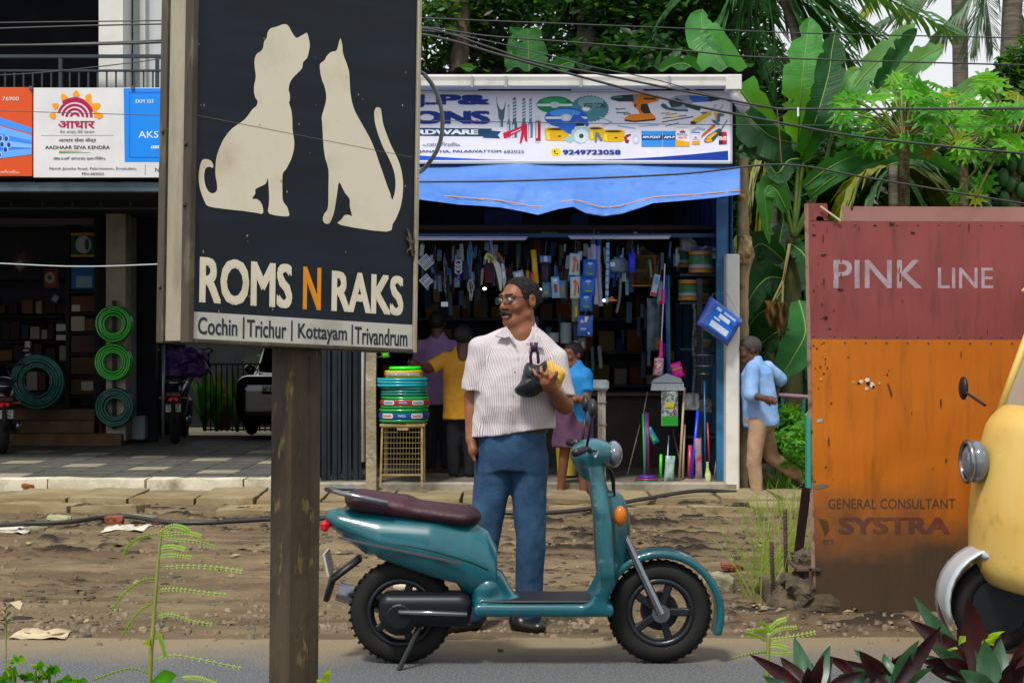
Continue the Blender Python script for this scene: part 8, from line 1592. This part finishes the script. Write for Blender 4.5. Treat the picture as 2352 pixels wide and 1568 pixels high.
for s in (-1,1):
    MB().tube([s_(.93,0,1.0),s_(.88,s * .2,1.04),s_(.83,s * .33,1.03)],.012,8).build('handlebar',blk_,sc_,True); MB().tube([s_(.86,s * .24,1.035),s_(.82,s * .35,1.03)],.018,10).build('grip',blk_,sc_,True); MB().tube([s_(.88,s * .2,1.05),s_(.9,s * .27,1.2)],.006,6).build('mirror_stem',blk_,sc_,True); MB().ell(s_(.9,s * .3,1.23),(.02,.06,.042)).build('mirror',blk_,sc_,True); MB().tube([s_(1.24,s * .07,.245),s_(1.0,s * .05,.75)],.02,8).build('fork',chrome,sc_); MB().ell(s_(1.04,s * .15,.72),(.03,.03,.045)).build('indicator',M('amber2','b8641c',.2),sc_,True); MB().tube([s_(.1,s * .1,.2),s_(.0,s * .17,.0)],.012,8).build('stand_leg',blk_,sc_)
MB().ell(s_(1.02,0,1.0),(.04,.1,.06)).build('headlamp',M('lamp_glass'),sc_,True); MB().box(s_(-.36,0,.66),(.04,.14,.05),None,.015).build('tail_light',M('tail_red'),sc_)
MB().tube([s_(-.05,-.15,.78),s_(-.25,-.14,.82),s_(-.36,0,.83),s_(-.25,.14,.82),s_(-.05,.15,.78)],.011,8).build('grab_rail',chrome,sc_,True); MB().box(s_(-.35,0,.48),(.01,.18,.1),rotm(0,R(-12),0)).build('number_plate',M('plate'),sc_); MB().tube([s_(-.2,0,.5),s_(-.33,0,.4),s_(-.36,0,.3)],[.06,.06,.05],8,flat=.3).build('mudguard',blk_,sc_,True)
tr = MB()
for x in (0,1.24):
    for k in range(40):
        a = 2 * math.pi * k / 40
        for yy in (-.022,.022): tr.box(s_(x + .244 * math.cos(a),yy,.245 + .244 * math.sin(a)),(.005,.03,.012),rotm(0,-a,.35 * (1 if yy > 0 else -1)))
tr.build('tyre_tread',M('rubber'),sc_,kind='stuff')
for s in (-1,1): MB().tube([s_(.9,s * .2,1.03),s_(.93,s * .27,1.03),s_(.91,s * .35,1.01)],.006,6).build('brake_lever',chrome,sc_,True)
for k in range(3): MB().tube(curve_pts([s_(.9,-.1 + .1 * k,1.0),s_(1.0,-.12 + .1 * k,.93),s_(1.02,-.04 + .04 * k,.8)],4),.005,5).build('cable',blk_,sc_,True)
MB().tube([s_(x,-.001 - float(np.interp(x,[-.3,-.1,.15,.34,.44],[.085,.146,.162,.138,.112])) ,z) for x,z in ((-.3,.655),(-.1,.6),(.05,.58),(.15,.56),(.25,.53),(.34,.5),(.42,.46))],.0035,5).build('panel_gap',blk_,sc_,True)
MB().lathe([(.085,0),(.085,.03),(.05,.05)],s_(0,-.1,.245),18,rotm(R(90),0,0)).build('drum_cover',M('engine'),sc_); MB().tube([s_(.0,-.16,.27),s_(.32,-.16,.26)],.012,6).build('kick_lever',chrome,sc_,True)
MB().box(s_(.68,0,.312),(.55,.26,.012),None,.004).build('floor_mat',blk_,sc_); MB().bar(s_(-.28,-.163,.62),s_(.3,-.168,.5),.004,.012,up=(0,0,1)).build('trim_strip',chrome,sc_)
# ================================================================ FOREGROUND PLANTS in the median bed
def blade(par,base,tip,wpx,Y,mat,bend=.0,dYt=0.,name='leaf',n=10,keel=.35):
    """sword leaf from a base to a tip (frame pixels), folded along its keel"""
    a,b = P(*base,Y),P(*tip,Y + dYt); d = b - a; sd = d.cross(VIEW).normalized(); mid = (a + b) / 2 + sd * bend * d.length + VIEW * .04; s = px(Y) * wpx / 2; mb = MB()
    def f(u,v):
        p = a * (1 - v) ** 2 + mid * 2 * v * (1 - v) + b * v * v; w_ = s * min(1,(1 - v) ** .8 * 1.9) * min(1,.55 + v * .9); k = (u - .5) * 2; return p + sd * k * w_ + VIEW * (abs(k) * w_ * -keel)
    mb.grid(f,4,n); return mb.build(name,mat,par,smooth=True)
RP = [M('rhoeo_purple','2a1217',.4,col2='42201f',scale=20,stretch=(1,1,.2),trans=.12,tcol='5a1c28',spec=.5),M('rhoeo_green','34543e',.4,col2='56795f',scale=16,stretch=(1,1,.2),trans=.2,tcol='5c9c58',spec=.5),M('rhoeo_dark','241018',.45,col2='351822',scale=20,trans=.1,tcol='401420',spec=.5)]
def c7(x,y): return (1665.2 + x * .31679,1071.5 + y * .31679)
plants = [('purple and green sword leaf plant, leftmost in the bottom right corner',(640,1690),2.75,[((175,1357),50,0),((400,1375),62,0),((500,1228),66,1),((765,1290),60,1),((780,1375),76,2),((270,1510),50,1),((600,1450),56,2),((720,1360),44,0)]),
 ('purple and green sword leaf plant, second in the bottom right corner',(1230,1640),2.85,[((720,1365),56,0),((930,1320),52,1),((970,1330),70,0),((1150,1350),50,1),((1570,1150),56,2),((1410,1250),54,1),((1215,1370),30,0),((1380,1390),46,0),((1100,1440),46,1),((860,1400),56,2)]),
 ('purple and green sword leaf plant, third and tallest in the bottom right corner',(1830,1540),2.95,[((1330,1105),80,0),((1365,935),62,1),((1540,970),24,2),((1755,950),92,0),((1820,1030),40,1),((1700,1100),30,2),((1450,1360),60,1),((1640,1270),80,2),((1560,1190),64,1),((1720,1290),70,2),((2070,1185),44,0)]),
 ('purple and green sword leaf plant at the very corner of the picture',(2010,1700),2.7,[((1880,1250),88,1),((2000,1240),84,1),((2230,1170),80,0),((2230,1300),74,1),((1810,1320),34,1),((2180,1430),70,2),((1960,1440),76,0),((1700,1470),70,1),((1620,1540),60,2)])]
for k,(lb_,base,Y,lv_) in enumerate(plants):
    b = c7(*base); q = P(*b,Y); t = thing('sword_leaf_plant',lb_,'plant',(q.x,Y,.39),'sword leaf plants'); rr = random.Random(k)
    MB().tube([Vector((q.x + .02,Y,.38)),q],[.03,.022],8).build('stem',M('rhoeo_stem','5a4a3c',.7),t)
    for i,(tip,w_,mi) in enumerate(lv_): blade(t,(b[0] + rr.uniform(-12,12),b[1] + rr.uniform(-8,14)),c7(*tip),w_ * .66,Y + rr.uniform(-.06,.06),RP[mi],rr.uniform(-.1,.1),rr.uniform(-.12,.08),keel=rr.uniform(.2,.7))
    for i in range(9): a = rr.uniform(-1.4,1.4); L = rr.uniform(90,150); blade(t,(b[0] + rr.uniform(-12,12),b[1]),(b[0] + L * math.sin(a),b[1] - L * math.cos(a) * .8),rr.uniform(24,40),Y + rr.uniform(-.04,.1),RP[rr.randrange(3)],rr.uniform(-.1,.1),rr.uniform(-.1,.1))
fe = M('feather_leaf','6fa41e',.5,col2='8cbc2c',scale=12,trans=.45,tcol='a8dc28',rnd=.15); fs = M('feather_stem','6f7c34',.6,col2='8a8a44',scale=8)
def feather(par,pts,Y,wpx=7,n=15):
    """compound leaf: thin stalk with paired oval leaflets"""
    cp_ = curve_pts([P(x,y,Y) for x,y in pts],6); m = len(cp_) - 1; o = MB().tube(cp_,.0012,4).build('leaf_stalk',fs,par); mb = MB(); s = px(Y) * wpx
    for k in range(n):
        v = .06 + .94 * k / n; i = min(m - 1,int(v * m)); p = cp_[i].lerp(cp_[i + 1],v * m - i); t = (cp_[i + 1] - cp_[i]).normalized(); sd = t.cross(VIEW).normalized(); 
        for sg in (-1,1):
            d = (sd * sg * .55 + t * .5 + VIEW * sg * .35 + Vector((0,0,-.15))).normalized(); w_ = (t - d * t.dot(d)).normalized(); l = s * (1.1 - .3 * abs(v - .5)); mb.add([p,p + d * l * .45 + w_ * l * .26,p + d * l,p + d * l * .45 - w_ * l * .26],[(0,1,2,3)])
    mb.build('leaflets',fe,par,kind='stuff')
def c8(x,y): return (x * .27132,1142.7 + y * .27132)
YW = 2.9
sd1 = thing('seedling','tall thin feathery seedling left of the sign post','seedling',(P(345,0,YW).x,YW,.4),'feathery seedlings'); MB().tube(curve_pts([Vector((P(340,0,YW).x,YW,.38)),P(344,1568,YW),P(352,1440,YW),P(360,1330,YW),P(366,1265,YW),P(372,1215,YW)],5),[.0062 - .0042 * i / 25 for i in range(26)],6).build('stem',fs,sd1,smooth=True)
for pts in ([(1380,585),(1600,575),(1850,590),(2055,620)],[(1350,775),(1500,770),(1700,795),(1920,820)],[(1330,1005),(1450,985),(1620,1040),(1800,1070)],[(1320,1370),(1480,1330),(1780,1385),(2050,1440)],[(1540,1520),(1680,1520),(1830,1570)],[(1320,680),(1200,700),(1040,820),(945,960)],[(1290,890),(1190,950),(1100,1060),(1035,1170)],[(1270,1490),(1130,1440),(950,1480),(790,1540)],[(1360,330),(1500,350),(1680,370),(1815,410)],[(1350,290),(1450,235),(1540,245),(1600,275)],[(1350,300),(1200,330),(1090,400),(1045,500)],[(1350,420),(1450,405),(1560,430)],[(1330,490),(1450,480),(1620,500)],[(1330,1130),(1370,1220),(1400,1340)],[(1350,310),(1560,290),(1700,320)]): feather(sd1,[c8(*p) for p in pts],YW,8)
def oval(par,pts,wpx,Y,mat): return blade(par,pts[0],pts[1],wpx,Y,mat,.1,-.05,'leaf',8,.25)
WG = [M('weed_leaf','2f7c18',.45,col2='4a9a24',scale=12,trans=.35,tcol='7ccc20',rnd=.2),M('weed_leaf2','7a9a1c',.45,col2='9ab024',scale=12,trans=.4,tcol='b4d828')]
oval(sd1,(c8(1300,1200),c8(1200,1240)),18,YW,WG[1]); oval(sd1,(c8(1300,1580),c8(1500,1500)),34,YW,WG[0])
sd2 = thing('seedling','short feathery seedling beside the sword leaf plants','seedling',(P(1765,0,2.9).x,2.9,.4),'feathery seedlings'); MB().tube(curve_pts([Vector((P(1762,0,2.9).x,2.9,.38)),P(1762,1568,2.9),P(1764,1500,2.9),P(1766,1452,2.9)],5),.0045,6).build('stem',fs,sd2,smooth=True)
for pts in ([(310,1210),(260,1180),(150,1190)],[(310,1215),(400,1170),(520,1160)],[(330,1250),(480,1230),(660,1195)],[(300,1260),(220,1220),(160,1210)],[(310,1340),(200,1350),(50,1385)],[(320,1350),(430,1350),(550,1345)],[(310,1290),(380,1290),(450,1310)],[(310,1180),(380,1120),(440,1100)],[(320,1440),(400,1470),(470,1500)],[(310,1200),(300,1150),(250,1130)],[(330,1500),(420,1520),(480,1510)]): feather(sd2,[c7(*p) for p in pts],2.9,8,12)
wd = thing('weed','broad leaved green weed at the bottom left corner','weed',(P(40,0,2.8).x,2.8,.4)); rr = random.Random(5)
for (cx,cy) in ((125,1400),(300,1450),(60,1500),(350,1530),(200,1540),(520,1560),(20,1560),(420,1480),(650,1570)):
    b = c8(cx,cy); MB().tube([Vector((P(b[0] + 10,0,2.8).x,2.8,.4)),P(b[0],b[1] + 8,2.8)],.003,5).build('stem',fs,wd)
    for k in range(6): a = rr.uniform(0,6.28); oval(wd,(b,(b[0] + 26 * math.cos(a),b[1] + 16 * math.sin(a))),rr.uniform(14,20),2.8 + rr.uniform(-.03,.03),WG[0 if rr.random() < .75 else 1])
wd2 = thing('weed','small pale weed sprig at the foot of the sign post','weed',(P(742,0,3.3).x,3.3,.4)); MB().tube([Vector((P(742,0,3.3).x,3.3,.4)),P(742,1572,3.3)],.003,5).build('stem',fs,wd2); oval(wd2,((742,1575),(760,1538)),16,3.3,WG[1]); oval(wd2,((742,1575),(728,1560)),12,3.3,WG[1])
wd3 = thing('weed','faint dry weed sprig at the left edge of the road','weed',(P(10,0,4.6).x,4.6,0)); MB().tube([Vector((P(12,0,4.6).x,4.6,0)),P(14,1420,4.6)],.003,5).build('stem',fs,wd3)
for k in range(7): oval(wd3,((13,1440 - k * 8),(13 + (12 if k % 2 else -12),1430 - k * 8)),7,4.6,M('weed_dry','6f7a4c',.7,trans=.2))
for (a,b) in (((1745,1245),(1700,1275)),((1930,1290),(2030,1190)),((1650,1330),(1690,1320)),((1900,1330),(1960,1230))): oval(wd2 if False else sd2,(c7(*a),c7(*b)),22,2.8,WG[1])
# ================================================================ OVERHEAD CABLES
cbm = M('cable_black'); cbg = M('cable_slate','3c464c',.5)
cables = [([(-200,58),(0,53),(360,48),(700,44),(960,42),(1090,47),(1370,58),(1573,66),(1860,77),(2352,88),(2700,96)],10.8,.005,cbm,'topmost thin wire crossing above the roof'),
 ([(-200,74),(0,66),(360,56),(700,56),(960,62),(1110,82),(1280,95),(1573,117),(1770,133),(2352,150),(2700,158)],10.6,.006,cbm,'second wire from the top crossing above the roof'),
 ([(-200,112),(0,106),(360,94),(700,70),(960,64),(1120,108),(1220,140),(1400,175),(1573,210),(1780,249),(1850,251),(2352,250),(2700,250)],10.2,.008,cbm,'thick black cable dipping past the gutter then running level'),
 ([(-200,106),(0,105),(360,98),(700,74),(958,78),(1160,130),(1290,165),(1560,235),(1790,282),(2000,318),(2352,353),(2700,380)],10.,.009,cbm,'thick black cable sloping down across the banner to the right edge'),
 ([(-200,180),(0,173),(130,164),(360,137),(700,88),(960,70),(1200,112),(1350,152),(1500,182),(1640,220),(1780,248),(2352,247),(2700,246)],10.3,.004,cbg,'thin wire rising at the left and falling past the gutter end'),
 ([(-200,250),(0,255),(360,265),(960,277),(1573,286),(2352,291),(2700,294)],11.,.003,cbg,'very thin wire running level across both shop boards'),
 ([(700,420),(960,418),(1200,415),(1560,400),(1795,378),(2000,410),(2352,468),(2700,520)],9.8,.007,cbm,'cable hitched up before the banana plant and crossing the blue awning'),
 ([(-200,596),(0,605),(180,612),(357,607),(560,596),(720,575)],12.8,.006,M('wire_pale','a8b0b4',.5),'pale wire sagging across the left shop front')]
for pts,Y,r,m,lb_ in cables: MB().tube(curve_pts([P(x,y,Y) for x,y in pts],6),r,6).build('overhead_cable',m,smooth=True,label=lb_,cat='cable',group='overhead cables')
for k,(x,y0,y1,lb_) in enumerate(((1785,250,380,'thin rusty tie wire linking two cables before the banana plant'),(1833,247,268,'short white tag hanging on the level cable'))):
    MB().tube([P(x,y0,9.95 if k == 0 else 10.15),P(x + (6 if k == 0 else 0),(y0 + y1) / 2,9.9 if k == 0 else 10.15),P(x + (10 if k == 0 else 0),y1,9.8 if k == 0 else 10.15)],.004 if k == 0 else .008,5).build('tie_wire' if k == 0 else 'cable_tag',M('tie_rust','5a3c30',.8) if k == 0 else M('tag_white'),label=lb_,cat='wire' if k == 0 else 'tag')
